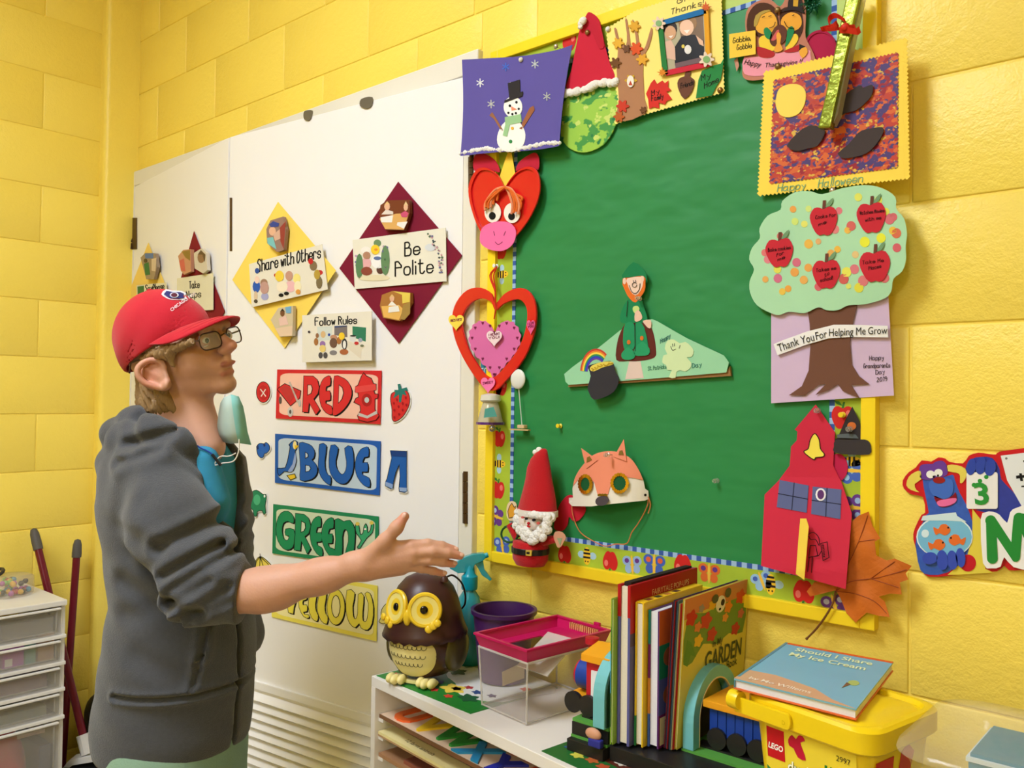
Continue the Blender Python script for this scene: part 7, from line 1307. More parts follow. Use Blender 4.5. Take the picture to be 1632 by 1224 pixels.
slab('spine', .0, .0149, P((70, 110, 124), rough=.35), .0) if False else MB().prism([cor[0], cor[3], cor[3]-nb*.0149, cor[0]-nb*.0149], (cor[0]-cor[1]).normalized(), .0015).build('spine', P((84, 134, 150), rough=.35), t)
vd = (cor[0]-cor[3])
for s_, u0, u1, v_ in (('Should I Share', .16, .86, .17), ('My Ice Cream', .16, .84, .30)): text3('lettering', s_, bq_(u0, v_, .0005), bq_(u1, v_, .0005), vd, nb, P((226, 236, 190)), t, ysc=1.3, bold=.012)
text3('lettering', 'by Mo Willems', bq_(.10, .95, .0007), bq_(.62, .95, .0007), vd, nb, P((240, 226, 210)), t, bold=.01, ysc=1.1)
bpoly('ice_cream', ell(.84, .58, .045, .05, n=14), (170, 190, 110)); bpoly('cone', [(.79, .60), (.83, .62), (.79, .72)], (120, 90, 60), .0006)
# ------------------------------------------------------------------ clear bin at the right end
BC = Vector((-.140, 1.155, SZ)); t = thing('clear_bin', 'clear plastic storage bin at the right end of the shelf', 'bin', BC); CLB = mat('clear_bin_plastic', (226, 216, 196), .10, alpha=.2, var=.1, spec=.8, bump=.2, scale=30)
def bl_(ins, z, r_=.05): return [Vector((BC.x+x, BC.y+y, z)) for x, y in rrect(-.19+ins, -.125+ins, .19-ins, .125-ins, r_, 5)]
loft([bl_(.03, SZ+.002), bl_(.012, .985), bl_(.004, .997), bl_(.0, 1.0), bl_(.002, 1.007, .048), bl_(.020, 1.014, .045), bl_(.05, 1.018, .04)]).build('bin_shell', CLB, t, sm=60)
t = thing('teal_box', 'teal box with a white edge inside the clear bin', 'box', BC+Vector((-.04, .02, .004))); MB().box(BC+Vector((-.045, .03, .0985)), .16, .12, .186).build('box_body', PL((40, 128, 160), .5), t, bevel=.002); MB().box(BC+Vector((-.045, .03, .194)), .164, .124, .005).build('box_lid_edge', P((206, 222, 230)), t); MB().box(BC+Vector((-.045, .03, .1985)), .156, .116, .004).build('box_lid', PL((40, 128, 160), .5), t)
# ------------------------------------------------------------------ implicit surfaces (for the person)
def V(p): return np.array([p[0], p[1], p[2]], float)
def sd_cap(a, b, ra, rb):
    a, b = V(a), V(b); ab = b-a; L2 = ab.dot(ab)+1e-12
    def f(p): t = np.clip((p-a)@ab/L2, 0, 1); return np.linalg.norm(p-a-t[:, None]*ab, axis=1)-(ra+(rb-ra)*t)
    return f
def sd_ell(c, r, ax=None):
    c = V(c); r = np.array(r, float); A_ = np.eye(3) if ax is None else np.array([V(x) for x in ax])
    def f(p):
        q = (p-c)@A_.T; k0 = np.linalg.norm(q/r, axis=1); k1 = np.linalg.norm(q/(r*r), axis=1)+1e-9; return k0*(k0-1)/k1
    return f
def smin(a, b, k):
    h = np.clip(.5+.5*(b-a)/k, 0, 1); return b+(a-b)*h-k*h*(1-h)
def smax(a, b, k): return -smin(-a, -b, k)
def union(fs, k):
    def f(p):
        d = fs[0](p)
        for g in fs[1:]: d = smin(d, g(p), k)
        return d
    return f
def within(f, c, r_):
    c = V(c)
    def g(p):
        dd = np.linalg.norm(p-c, axis=1); out = dd-r_+.04; m = dd < r_
        if m.any(): out[m] = f(p[m])
        return out
    return g
OFF = np.array([[i, j, k] for k in (0, 1) for j in (0, 1) for i in (0, 1)])
EDG = [(0, 1), (2, 3), (4, 5), (6, 7), (0, 2), (1, 3), (4, 6), (5, 7), (0, 4), (1, 5), (2, 6), (3, 7)]
def surf(sdf, lo, hi, h, B=8):
    lo = np.array(lo); n = np.ceil((np.array(hi)-lo)/(h*B)).astype(int)+1; H = h*B
    g = np.stack(np.meshgrid(*[np.arange(k) for k in n], indexing='ij'), -1).reshape(-1, 3)
    d = sdf(lo+(g+.5)*H); g = g[np.abs(d) < H*1.35]
    loc = np.stack(np.meshgrid(*[np.arange(B)]*3, indexing='ij'), -1).reshape(-1, 3)
    cells = (g[:, None, :]*B+loc[None]).reshape(-1, 3)
    S = (n*B+3).astype(np.int64); key = lambda c: (c[..., 0].astype(np.int64)*S[1]+c[..., 1])*S[2]+c[..., 2]
    ck = key(cells[:, None, :]+OFF[None]); uq, inv = np.unique(ck.ravel(), return_inverse=True)
    pts = np.stack([uq//(S[1]*S[2]), (uq//S[2]) % S[1], uq % S[2]], -1)*h+lo
    val = np.concatenate([sdf(pts[i:i+200000]) for i in range(0, len(pts), 200000)])
    cv = val[inv].reshape(-1, 8); ins = cv < 0; act = ins.any(1) & ~ins.all(1)
    cells, cv, ins = cells[act], cv[act], ins[act]
    acc = np.zeros((len(cells), 3)); cnt = np.zeros(len(cells))
    for a, b in EDG:
        m = ins[:, a] != ins[:, b]; t = np.where(m, cv[:, a]/(cv[:, a]-cv[:, b]+1e-20), 0)
        acc += m[:, None]*(OFF[a]+t[:, None]*(OFF[b]-OFF[a])); cnt += m
    verts = (cells+acc/cnt[:, None])*h+lo
    kk = key(cells); order = np.argsort(kk); ks = kk[order]
    def find(c):
        k = key(c); i = np.searchsorted(ks, k); i = np.minimum(i, len(ks)-1); ok = ks[i] == k; return np.where(ok, order[i], -1)
    faces = []
    for ax, far in ((0, 1), (1, 2), (2, 4)):
        m = ins[:, 0] != ins[:, far]; c = cells[m]; e1 = np.zeros(3, int); e2 = np.zeros(3, int); e1[(ax+1) % 3] = 1; e2[(ax+2) % 3] = 1
        q = np.stack([find(c), find(c-e1), find(c-e1-e2), find(c-e2)], -1); ok = (q >= 0).all(1); q = q[ok]; s_ = ins[m][ok, 0]
        q[~s_] = q[~s_][:, ::-1]; faces.append(q)
    return verts, np.concatenate(faces)
def sdf_obj(name, sdf, lo, hi, h, m, parent, attrs=None):
    v, f = surf(sdf, lo, hi, h); off = np.array(ROOT[parent.name])
    me = bpy.data.meshes.new(name); me.vertices.add(len(v)); me.vertices.foreach_set('co', (v-off).ravel().astype(np.float32))
    me.loops.add(len(f)*4); me.loops.foreach_set('vertex_index', f.ravel().astype(np.int32)); me.polygons.add(len(f)); me.polygons.foreach_set('loop_start', np.arange(0, len(f)*4, 4, dtype=np.int32)); me.polygons.foreach_set('loop_total', np.full(len(f), 4, dtype=np.int32))
    me.update(calc_edges=True); me.validate(); me.polygons.foreach_set('use_smooth', np.ones(len(me.polygons), dtype=bool))
    for nm, fn in (attrs or {}).items():
        at = me.attributes.new(nm, 'FLOAT', 'POINT'); at.data.foreach_set('value', fn(v).astype(np.float32))
    me.materials.append(m); return link_mesh(name, me, parent)
def rayell(px, c, r, ax, out=0.):
    d = np.array(ray(*px)); o = np.array(CAM)-V(c); A_ = np.array([V(x) for x in ax]); rr = np.array(r)+out
    d2 = (A_@d)/rr; o2 = (A_@o)/rr; a = d2@d2; b = d2@o2; q = b*b-a*(o2@o2-1)
    return CAM+Vector(d)*((-b-math.sqrt(max(q, 0)))/a)
# ------------------------------------------------------------------ the person
DP = 1.77
Q = lambda px, py, dep=DP: atdepth(px, py, dep)
foot = Q(290, 900, DP); foot = Vector((foot.x, foot.y, 0))
woman = thing('person', 'person in red cap, glasses and grey hoodie pointing at the board', 'person', foot)
HR_ = (R0*-.40-Z*.24-F0*.885).normalized(); _g = R0*.90+Z*.17-F0*.38; HF = (_g-HR_*_g.dot(HR_)).normalized(); HU = HR_.cross(HF); HU = HU if HU.z > 0 else -HU
HC = Q(268, 548, 1.765)
def Hn(px, py, l=0.): d = ray(px, py); return CAM+d*((HC+HR_*l-CAM).dot(HR_)/d.dot(HR_))
def Hs(px, py, l=0.): d = ray(px, py); return CAM+d*((HC-CAM).dot(HR_)/d.dot(HR_))+HR_*l
AXH = (HF, HR_, HU)
# ---- skin
MTH = Hs(366, 588)
head = union([
    sd_ell(Hs(262, 545), (.093, .073, .094), AXH), sd_ell(Hs(312, 566), (.060, .057, .078), AXH), sd_ell(Hs(322, 598), (.048, .047, .042), AXH),
    sd_cap(Hs(288, 603, .043), Hs(356, 613, .010), .015, .013), sd_cap(Hs(288, 603, -.043), Hs(356, 613, -.010), .015, .013),
    sd_ell(Hs(330, 572, .036), (.022, .020, .024), AXH), sd_ell(Hs(330, 572, -.036), (.022, .020, .024), AXH),
    sd_ell(Hs(361, 612), (.0175, .018, .0155), AXH), sd_cap(Hs(341, 521, .030), Hs(341, 521, -.030), .012, .012), sd_ell(Hs(351, 582), (.020, .026, .020), AXH)], .018)
nose = union([sd_cap(Hs(350, 532), Hs(366, 549), .0072, .0095), sd_ell(Hs(369, 551), (.0112, .0108, .0098), AXH), sd_ell(Hs(361, 557, .0105), (.0115, .0075, .0075), AXH), sd_ell(Hs(361, 557, -.0105), (.0115, .0075, .0075), AXH), sd_cap(Hs(362, 558), Hs(362, 572), .0065, .007)], .008)
lips = union([sd_ell(Hs(364, 579), (.0058, .021, .0050), AXH), sd_ell(Hs(362.5, 594), (.0062, .018, .0056), AXH)], .002)
mouth = sd_ell(Hs(370, 586.5), (.013, .015, .0030), AXH)
EYN, EYF = Hs(346, 538, .031), Hs(346, 538, -.031)
sock = [sd_ell(EYN+HF*.006, (.013, .016, .010), AXH), sd_ell(EYF+HF*.006, (.013, .016, .010), AXH)]
lids = [sd_ell(EYN-HF*.0075, (.0135, .0155, .0125), AXH), sd_ell(EYF-HF*.0075, (.0135, .0155, .0125), AXH)]
eyecut = [sd_ell(EYN+HF*.003, (.012, .0115, .0036), AXH), sd_ell(EYF+HF*.003, (.012, .0115, .0036), AXH)]
EARC = Hn(243, 596, .084); er = smooth([(262, 585), (255, 576), (240, 574), (226, 580), (219, 590), (222, 602), (232, 611), (246, 616), (262, 619), (270, 612)], 3, False)
edep = (EARC-CAM).dot(F0)-.004
epts = [atdepth(x, y, edep+.0004*(x-243)) for x, y in er]
ear = union([sd_cap(a, b, .0046, .0046) for a, b in zip(epts, epts[1:])]+[sd_cap(atdepth(268, 608, edep+.006), atdepth(262, 588, edep+.008), .005, .004), sd_ell(atdepth(244, 597, edep+.008), (.030, .006, .022), (( R0*.82-Z*.57), F0, (R0*.57+Z*.82))), sd_ell(atdepth(264, 613, edep+.002), (.009, .005, .009)), sd_cap(atdepth(232, 588, edep+.003), atdepth(252, 600, edep+.006), .004, .0035)], .005)
neck = union([sd_cap(Hs(272, 600), Q(300, 712, 1.77), .052, .056), sd_cap(Hs(300, 612), Q(330, 712, 1.74), .036, .036), sd_cap(Q(296, 712, 1.78), Q(280, 770, 1.79), .06, .085)], .03)
torso_in = union([sd_cap(Q(276, 790, 1.79), Q(283, 1080, 1.79), .085, .095), sd_cap(Q(256, 778, 1.69), Q(300, 745, 1.91), .04, .04)], .04)
HIPS = foot+Vector((0, 0, .74)); FB = (R0*.94-F0*.34); LB = F0*.94+R0*.34
LEGS = [(HIPS+LB*s_*.065, foot+LB*s_*.10+Vector((0, 0, .42))+FB*.02, foot+LB*s_*.11+Vector((0, 0, .07))) for s_ in (-1, 1)]
legs = union([sd_cap(a, b, .058, .046) for a, b, c in LEGS]+[sd_cap(b, c, .05, .036) for a, b, c in LEGS], .02)
SHD, ELB, WRI = Q(252, 782, 1.66), Q(340, 948, 1.575), Q(574, 902, 1.545)
arm = union([sd_cap(SHD, ELB, .045, .040), sd_cap(ELB, Q(440, 938, 1.565), .040, .037), sd_cap(Q(420, 940, 1.57), Q(520, 916, 1.555), .0385, .029), sd_cap(Q(510, 919, 1.556), WRI, .029, .0235)], .02)
WR2 = sd_cap(Q(560, 897, 1.543), Q(580, 907, 1.547), .019, .0185)
KN = [(Q(655, 869, 1.528), .0105), (Q(660, 881, 1.524), .0108), (Q(657, 893, 1.527), .0105), (Q(650, 903, 1.534), .0098)]
palm = union([sd_cap(Q(578, 893+4*i, 1.545), k, .0165, r_) for i, (k, r_) in enumerate(KN)]+[WR2, sd_cap(Q(590, 912, 1.547), Q(640, 906, 1.545), .013, .012)], .012)
FG = [[(655, 869, 1.528), (682, 867, 1.530), (704, 870, 1.536), (724, 876, 1.544)], [(660, 881, 1.524), (690, 879, 1.524), (714, 882, 1.531), (733, 886, 1.540)], [(657, 893, 1.527), (684, 893, 1.527), (705, 896, 1.534), (722, 899, 1.544)], [(650, 903, 1.534), (672, 906, 1.534), (690, 910, 1.540), (706, 914, 1.548)]]
FRD = [(.0098, .0090, .0082, .0070), (.0100, .0092, .0084, .0072), (.0095, .0088, .0080, .0068), (.0084, .0078, .0070, .0060)]
fingers = [union([sd_cap(Q(*a), Q(*b), ra, rb) for a, b, ra, rb in zip(c, c[1:], r_, r_[1:])], .004) for c, r_ in zip(FG, FRD)]
thumb = union([sd_cap(Q(584, 890, 1.538), Q(614, 862, 1.522), .0165, .0128), sd_cap(Q(614, 862, 1.522), Q(632, 841, 1.518), .0122, .0108), sd_cap(Q(632, 841, 1.518), Q(645, 823, 1.520), .0108, .0082), sd_cap(Q(614, 868, 1.526), Q(645, 872, 1.530), .010, .008)], .009)
tend = [sd_cap(Q(586, 896, 1.527), k+(CAM-k).normalized()*.008, .0022, .0026) for k, _ in KN[:4]]
cords = [sd_cap(Q(296, 650, 1.712), Q(330, 704, 1.705), .006, .006)]
def head_sdf(p):
    d = head(p); d = smin(d, nose(p), .007)
    for s_ in sock: d = smax(d, -s_(p), .010)
    for s_ in lids: d = smin(d, s_(p), .004)
    for s_ in eyecut: d = smax(d, -s_(p), .002)
    d = smin(d, lips(p), .008); d = smax(d, -mouth(p), .002); d = smin(d, ear(p), .004)
    return d
def hand_sdf(p):
    hd = smin(palm(p), thumb(p), .010)
    for s_ in fingers: hd = smin(hd, s_(p), .0035)
    for s_ in tend: hd = smin(hd, s_(p), .004)
    return hd
head_w = within(head_sdf, HC+(Q(300, 575)-HC)*.5, .215); hand_w = within(hand_sdf, Q(640, 880, 1.535), .16); arm_w = within(arm, Q(400, 880, 1.57), .36); legs_w = within(legs, foot+Vector((0, 0, .42)), .56)
def body_sdf(p):
    d = head_w(p); d = smin(d, neck(p), .022)
    d = smin(d, torso_in(p), .03); d = smin(d, legs_w(p), .03); d = smin(d, arm_w(p), .03)
    d = smin(d, hand_w(p), .012)
    return d
SKIN = mat('skin', (204, 154, 130), .5, sss=.12, var=.09, vscale=26, bump=.12, scale=260)
nt = SKIN.node_tree; bs = nt.nodes['Principled BSDF']; src = bs.inputs['Base Color'].links[0].from_socket
for an, cc in (('lip', (182, 108, 98)), ('flush', (206, 128, 108)), ('brow', (120, 92, 72))):
    at = nt.nodes.new('ShaderNodeAttribute'); at.attribute_name = an; mi = nt.nodes.new('ShaderNodeMix'); mi.data_type = 'RGBA'
    nt.links.new(at.outputs['Fac'], mi.inputs['Factor']); nt.links.new(src, mi.inputs['A']); mi.inputs['B'].default_value = (lin(cc[0]), lin(cc[1]), lin(cc[2]), 1); src = mi.outputs['Result']
nt.links.new(src, bs.inputs['Base Color'])
near = lambda fn, w_: (lambda v: np.clip(1-np.maximum(fn(v), 0)/w_, 0, 1))
tips = union([sd_ell(Q(*c[-1]), (.012, .012, .012)) for c in FG]+[sd_ell(Q(645, 823, 1.52), (.012, .012, .012)), sd_ell(Hs(368, 551), (.01, .01, .01)), sd_ell(EARC+HR_*.01, (.022, .01, .028))], .004)
brows = union([sd_cap(Hs(346, 524, .016), Hs(336, 521, .046), .0035, .002), sd_cap(Hs(346, 524, -.016), Hs(336, 521, -.046), .0035, .002)], .002)
bd_ = sdf_obj('body', body_sdf, (foot.x-.55, foot.y-.55, -.02), (foot.x+.75, foot.y+.75, 1.68), .0031, SKIN, woman,
    {'lip': lambda v: np.clip(1-np.maximum(lips(v)-.0006, 0)/.0022, 0, 1)*.8, 'flush': lambda v: near(tips, .014)(v)*.5, 'brow': lambda v: near(brows, .004)(v)*.7})
EW = PL((226, 222, 214), .15); EI = PL((84, 90, 80), .15)
for e_ in (EYN, EYF):
    b_ = MB().sphere(e_-HF*.0075, .0128, nu=20, nv=14).build('eyeball', EW, woman, sm=180); gz = (HF*.97+HR_*.1-Z*.1).normalized()
    MB().sphere(e_-HF*.0075+gz*.0098, .0058, .0058, .0036, nu=16, nv=8, uz=gz, ux=gz.orthogonal()).build('iris', EI, b_, sm=180); MB().sphere(e_-HF*.0075+gz*.0122, .0028, .0028, .0018, nu=12, nv=8, uz=gz, ux=gz.orthogonal()).build('pupil', PL((14, 12, 12), .1), b_, sm=180)
# nails
for c, r_ in [(FG[i], FRD[i][3]) for i in range(4)]+[([(632, 841, 1.518), (645, 823, 1.520)], .0082)]:
    a, b = Q(*c[-2]), Q(*c[-1]); d = (b-a).normalized(); n_ = ((CAM-b).normalized()+Z*.5); n_ = (n_-d*n_.dot(d)).normalized()
    MB().sphere(b+n_*(r_-.0012)+d*.001, .0055, .0042, .0018, nu=12, nv=8, ux=d, uz=n_).build('nail', mat('nail', (222, 176, 160), .3), woman, sm=180)

# ---- hoodie
TY = math.radians(20); TF = (R0*math.cos(TY)-F0*math.sin(TY)); TL = (R0*math.sin(TY)+F0*math.cos(TY))
SEC = [(676, 262, 60, .105), (700, 264, 88, .155), (730, 268, 112, .185), (800, 270, 124, .195), (880, 276, 121, .188), (960, 282, 117, .184), (1040, 274, 128, .192), (1110, 268, 131, .196), (1150, 266, 131, .196), (1186, 265, 126, .192)]
sz_, sa_, sr_, sl_ = [], [], [], []
for y_, cx_, hw2, rl in SEC:
    p = Q(cx_+12, y_, 1.785); rl *= .84; m_ = hw2*.885*1.785/FOC; sz_.append(p.z); sa_.append((p-foot).dot(R0)); sr_.append(math.sqrt(max(m_*m_-(rl*math.sin(TY))**2, .0016))/math.cos(TY)); sl_.append(rl)
sz_, sa_, sr_, sl_ = [np.array(q)[::-1] for q in (sz_, sa_, sr_, sl_)]
nR, nF, nTF, nTL, nfoot = V(R0), V(F0), V(TF), V(TL), V(foot)
BDEP = 1.785-(foot-CAM).dot(F0)
def stack(shrink=0., zlo=None, zhi=None):
    lo_ = sz_[0] if zlo is None else zlo; hi_ = sz_[-1] if zhi is None else zhi
    def f(p):
        z = p[:, 2]; ca = np.interp(z, sz_, sa_); rf = np.interp(z, sz_, sr_)-shrink; rl = np.interp(z, sz_, sl_)-shrink
        q = p-nfoot; q = q-ca[:, None]*nR-BDEP*nF; x = q@nTF; y = q@nTL
        k0 = np.sqrt((x/rf)**2+(y/rl)**2); k1 = np.sqrt((x/rf**2)**2+(y/rl**2)**2)+1e-9; d = k0*(k0-1)/k1
        return smax(d*.9, np.maximum(lo_-z, z-hi_), .02)
    return f
def lat(p):
    ca = np.interp(p[:, 2], sz_, sa_); q = p-nfoot-ca[:, None]*nR-BDEP*nF; return q@nTF, q@nTL
torso_o = stack()
CUF = Q(392, 946, 1.575)
slv = union([sd_cap(Q(248, 768, 1.655), Q(276, 835, 1.605), .070, .074), sd_cap(Q(276, 835, 1.605), Q(328, 925, 1.575), .076, .068), sd_cap(Q(325, 925, 1.575), Q(388, 948, 1.573), .066, .054)], .03)
slv2 = union([sd_cap(Q(310, 745, 1.93), Q(345, 900, 1.98), .07, .06), sd_cap(Q(345, 900, 1.98), Q(385, 1010, 1.93), .06, .05)], .03)
hood = union([sd_cap(Q(*a), Q(*b), ra, rb) for a, b, ra, rb in (((184, 738, 1.73), (200, 702, 1.70), .032, .036), ((200, 702, 1.70), (240, 690, 1.675), .036, .033), ((240, 690, 1.675), (290, 712, 1.675), .033, .026), ((290, 712, 1.675), (325, 745, 1.70), .026, .016), ((325, 745, 1.70), (352, 800, 1.70), .016, .012),
    ((184, 738, 1.73), (190, 728, 1.80), .032, .034), ((190, 728, 1.80), (225, 700, 1.90), .034, .034), ((225, 700, 1.90), (300, 700, 1.89), .034, .028), ((300, 700, 1.89), (360, 728, 1.86), .028, .018), ((360, 728, 1.86), (385, 790, 1.84), .018, .014),
    ((186, 690, 1.78), (215, 672, 1.74), .030, .032), ((215, 672, 1.74), (262, 684, 1.71), .032, .024), ((186, 690, 1.78), (220, 676, 1.84), .030, .026))], .014)
hood2 = union([sd_cap(Q(*a), Q(*b), ra, rb) for a, b, ra, rb in (((176, 762, 1.76), (208, 742, 1.66), .020, .026), ((208, 742, 1.66), (262, 738, 1.635), .026, .024), ((262, 738, 1.635), (310, 762, 1.66), .024, .012))], .014)
def seg2(p, a, b):                                # distance in the plane facing her side
    a, b = Q(*a, 1.58), Q(*b, 1.58); A2 = np.array([(a-foot).dot(R0), a.z]); B2 = np.array([(b-foot).dot(R0), b.z]); q = np.stack([(p-nfoot)@nR, p[:, 2]], -1)
    ab = B2-A2; t = np.clip((q-A2)@ab/(ab@ab), 0, 1); return np.linalg.norm(q-A2-t[:, None]*ab, axis=1)
zp = lambda x, y: (130+.47727*x, 640+.47727*y)
GRV = [((330, 655), (470, 575), 6, .013), ((385, 690), (520, 600), 6, .012), ((350, 600), (500, 500), 6, .012), ((320, 560), (480, 470), 7, .010), ((300, 470), (470, 385), 6, .014), ((410, 700), (530, 640), 4, .010), ((330, 640), (440, 680), 5, .012), ((200, 560), (330, 640), 5, .016), ((160, 430), (300, 470), 4, .018), ((365, 700), (345, 900), 5, .007), ((345, 900), (325, 1000), 4, .006), ((90, 620), (200, 700), 4, .018), ((100, 740), (300, 720), 3, .02), ((150, 240), (110, 420), 3, .022), ((430, 230), (520, 420), 5, .010), ((60, 1022), (480, 1030), 5, .006), ((150, 880), (280, 960), 3, .02), ((420, 780), (530, 900), 3, .02), ((240, 330), (330, 420), 3, .02), ((100, 60), (130, 150), 7, .014), ((100, 150), (250, 110), 8, .012), ((90, 210), (230, 165), 6, .012)]
GRV = [(zp(*a), zp(*b), A_*(.0009 if b[1] < 170 else .0016 if w_ < .0145 else .0011), w_*.85) for a, b, A_, w_ in GRV]
hemz = Q(280, 1128, 1.62).z
NL = V((CAM-foot).normalized())
neck_c = sd_cap(Hs(272, 600), Q(308, 706, 1.765), .056, .060)
def hoodie_sdf(p):
    d = torso_o(p); d = smin(d, slv(p), .035); d = smin(d, slv2(p), .03); d = smin(d, hood2(p), .012); d = smin(d, hood(p), .010)
    nearside = np.clip((-(p-nfoot)@nF+.0)/.05+.5, 0, 1)
    g = np.zeros(len(p))
    for a, b, A_, w_ in GRV: s_ = seg2(p, a, b); g += A_*np.exp(-(s_/w_)**2)-A_*.7*np.exp(-((s_-1.8*w_)/w_)**2)
    q = p@np.array([[7., 3., 2.], [1., 8., -3.], [4., -2., 11.]]).T
    g += .003*np.sin(q[:, 0]*2.1+np.sin(q[:, 1]*1.7))*np.sin(q[:, 2]*1.6)+.0012*np.sin(q[:, 2]*5+q[:, 0]*3)
    d = d+g*np.where(nearside > 0, .35+.65*nearside, .35)
    x, y = lat(p); z = p[:, 2]
    wv = np.interp(z, [Q(0, 1190).z, Q(0, 900).z, Q(0, 850).z, Q(0, 760).z, Q(0, 690).z, Q(0, 600).z], [.004, .004, .012, .052, .078, .085])
    wedge = np.maximum(np.abs(y-.004)-wv, -(x-.02))
    d = smax(d, -wedge, .006)
    d = smax(d, -(neck_c(p)-.012), .008)
    cut = sd_cut(p); d = smax(d, cut, .006)
    return d
_ca, _cn = V(Q(388, 950, 1.573)), V((Q(400, 947, 1.573)-Q(372, 953, 1.573)).normalized())
_cn = V(Vector(_cn)*.96+Z*-.28)
def sd_cut(p): return np.where(np.linalg.norm(p-_ca, axis=1) < .12, (p-_ca)@_cn/np.linalg.norm(_cn), -1.)
HOODM = mat('charcoal_fleece', (74, 76, 82), .95, bump=.55, scale=420, var=.16, vscale=120, sheen=.25)
ho = sdf_obj('hoodie', hoodie_sdf, (foot.x-.45, foot.y-.45, .60), (foot.x+.5, foot.y+.5, 1.48), .0052, HOODM, woman)
# cuff roll, zip edges, drawcord
cf = []
for i in range(24):
    a = 2*PI*i/24; d_ = (Q(400, 946, 1.573)-Q(372, 952, 1.573)).normalized(); u_ = d_.orthogonal().normalized(); w_ = d_.cross(u_); cf.append(Q(388, 949, 1.573)+d_*.0+u_*(.050*math.cos(a))+w_*(.050*math.sin(a)))
# ---- shirt
SHIRT = mat('blue_tee', (52, 140, 178), .9, bump=.3, scale=400, var=.08)
sh_core = union([stack(.016, zlo=Q(0, 1150).z, zhi=Q(0, 694).z), sd_cap(Q(255, 716, 1.70), Q(315, 716, 1.86), .045, .045), sd_cap(Q(325, 735, 1.70), Q(330, 800, 1.70), .03, .045)], .03)
def shirt_sdf(p):
    d = sh_core(p); return smax(d, -(neck_c(p)-.004), .006)
sdf_obj('shirt', shirt_sdf, (foot.x-.35, foot.y-.35, .65), (foot.x+.4, foot.y+.4, 1.42), .006, SHIRT, woman)
# ---- trousers and shoes
PANT = mat('sage_trousers', (132, 164, 144), .85, bump=.3, scale=300, var=.1)
pant = union([sd_ell(HIPS+Vector((0, 0, -.06)), (.145, .118, .13), (LB, FB, Z))]+[sd_cap(a-Vector((0, 0, .06)), b, .092, .075) for a, b, c in LEGS]+[sd_cap(b, c, .075, .062) for a, b, c in LEGS], .03)
def pant_sdf(p):
    d = pant(p); q = p@np.array([[9., 2., 1.], [1., 9., -2.], [2., -2., 6.]]).T; d = d+.004*np.sin(q[:, 0]*3+np.sin(q[:, 2]*2))*np.sin(q[:, 1]*2)
    return np.maximum(d, .05-p[:, 2])
sdf_obj('trousers', pant_sdf, (foot.x-.3, foot.y-.3, 0), (foot.x+.3, foot.y+.3, .9), .007, PANT, woman)
for a, b, c in LEGS: MB().sphere(Vector((c.x, c.y, .045))+FB*.05, .13, .045, .045, nu=18, nv=10, ux=FB).build('shoe', PL((60, 60, 66), .6), woman, sm=180)
sdf_obj('shirt_tail', union([sd_ell(Q(178, 1194, 1.70), (.022, .03, .026)), sd_ell(Q(170, 1184, 1.70), (.018, .03, .02)), sd_ell(Q(186, 1204, 1.70), (.015, .03, .016))], .02), V(Q(176, 1192, 1.66))-.08, V(Q(176, 1192, 1.66))+.08, .004, mat('bright_blue_cloth', (70, 140, 206), .9, var=.1), woman)

# ---- hair
HAIRM = mat('blond_grey_hair', (150, 120, 84), .45, var=.35, vscale=60)
nt = HAIRM.node_tree; mp = nt.nodes.new('ShaderNodeMapping'); mp.inputs['Scale'].default_value = (9, 9, .6); nz = [n for n in nt.nodes if n.type == 'TEX_NOISE'][0]; l0 = nz.inputs['Vector'].links[0].from_socket; nt.links.new(l0, mp.inputs[0]); nt.links.new(mp.outputs[0], nz.inputs['Vector'])
hcap = [sd_cap(Hn(*a), Hn(*b), ra, rb) for a, b, ra, rb in (((240, 600, .050), (242, 650, .054), .020, .018), ((236, 600, .02), (238, 650, .025), .024, .022), ((244, 600, -.03), (248, 650, -.03), .028, .024), ((258, 622, .062), (262, 654, .058), .014, .010), ((256, 645, .060), (280, 652, .056), .011, .005), ((232, 640, .050), (240, 664, .052), .013, .006), ((228, 630, .03), (230, 658, .035), .013, .008), ((250, 650, .058), (258, 668, .056), .010, .004), ((266, 640, .060), (284, 660, .052), .009, .003), ((242, 655, .055), (248, 672, .052), .008, .003))]
hcap += [sd_cap(Hn(250, 566, .070), Hn(306, 545, .064), .012, .006), sd_cap(Hn(236, 572, .066), Hn(262, 562, .068), .014, .011), sd_cap(Hn(270, 568, .070), Hn(276, 582, .069), .006, .003)]
hair0 = union(hcap, .012)
def hair_sdf(p):
    d = hair0(p); a = (p-V(HC))@V(HF); l = (p-V(HC))@V(HR_); z = p[:, 2]
    return smax(d+.0022*np.sin(a*520+l*260+6*np.sin(z*40))+.0012*np.sin(a*900-l*500+z*60), -(ear(p)-.002), .003)
sdf_obj('hair', hair_sdf, V(HC)-.17, V(HC)+.15, .0026, HAIRM, woman)
# ---- cap
CC = Hs(261, 541); CR = (.1085, .0875, .1035); AXC = AXH
REDC = mat('red_twill', (192, 18, 42), .85, bump=.4, scale=700, var=.08, vscale=30, sheen=.15)
_pa, _pb, _pc = Hs(212, 600), Hs(322, 516), Hs(212, 600, .05)
cpn = (_pb-_pa).cross(_pc-_pa).normalized(); cpn = cpn if cpn.dot(HU) > 0 else -cpn
c_out, c_in = sd_ell(CC, CR, AXC), sd_ell(CC, tuple(r_-.005 for r_ in CR), AXC)
def cap_sdf(p):
    q = (p-V(CC)); s_ = (q@V(cpn)); d = c_out(p); ang = np.arctan2(q@V(HR_), q@V(HF)); d = d+.0012*np.exp(-((np.mod(ang+PI/6, PI/3)-PI/6)/.03)**2)*0+.0016*np.sin(ang*5+s_*60)*np.clip(.06-s_, 0, .06)/.06
    d = smax(d, -c_in(p), .002); return smax(d, -((p-V(_pa))@V(cpn)), .002)
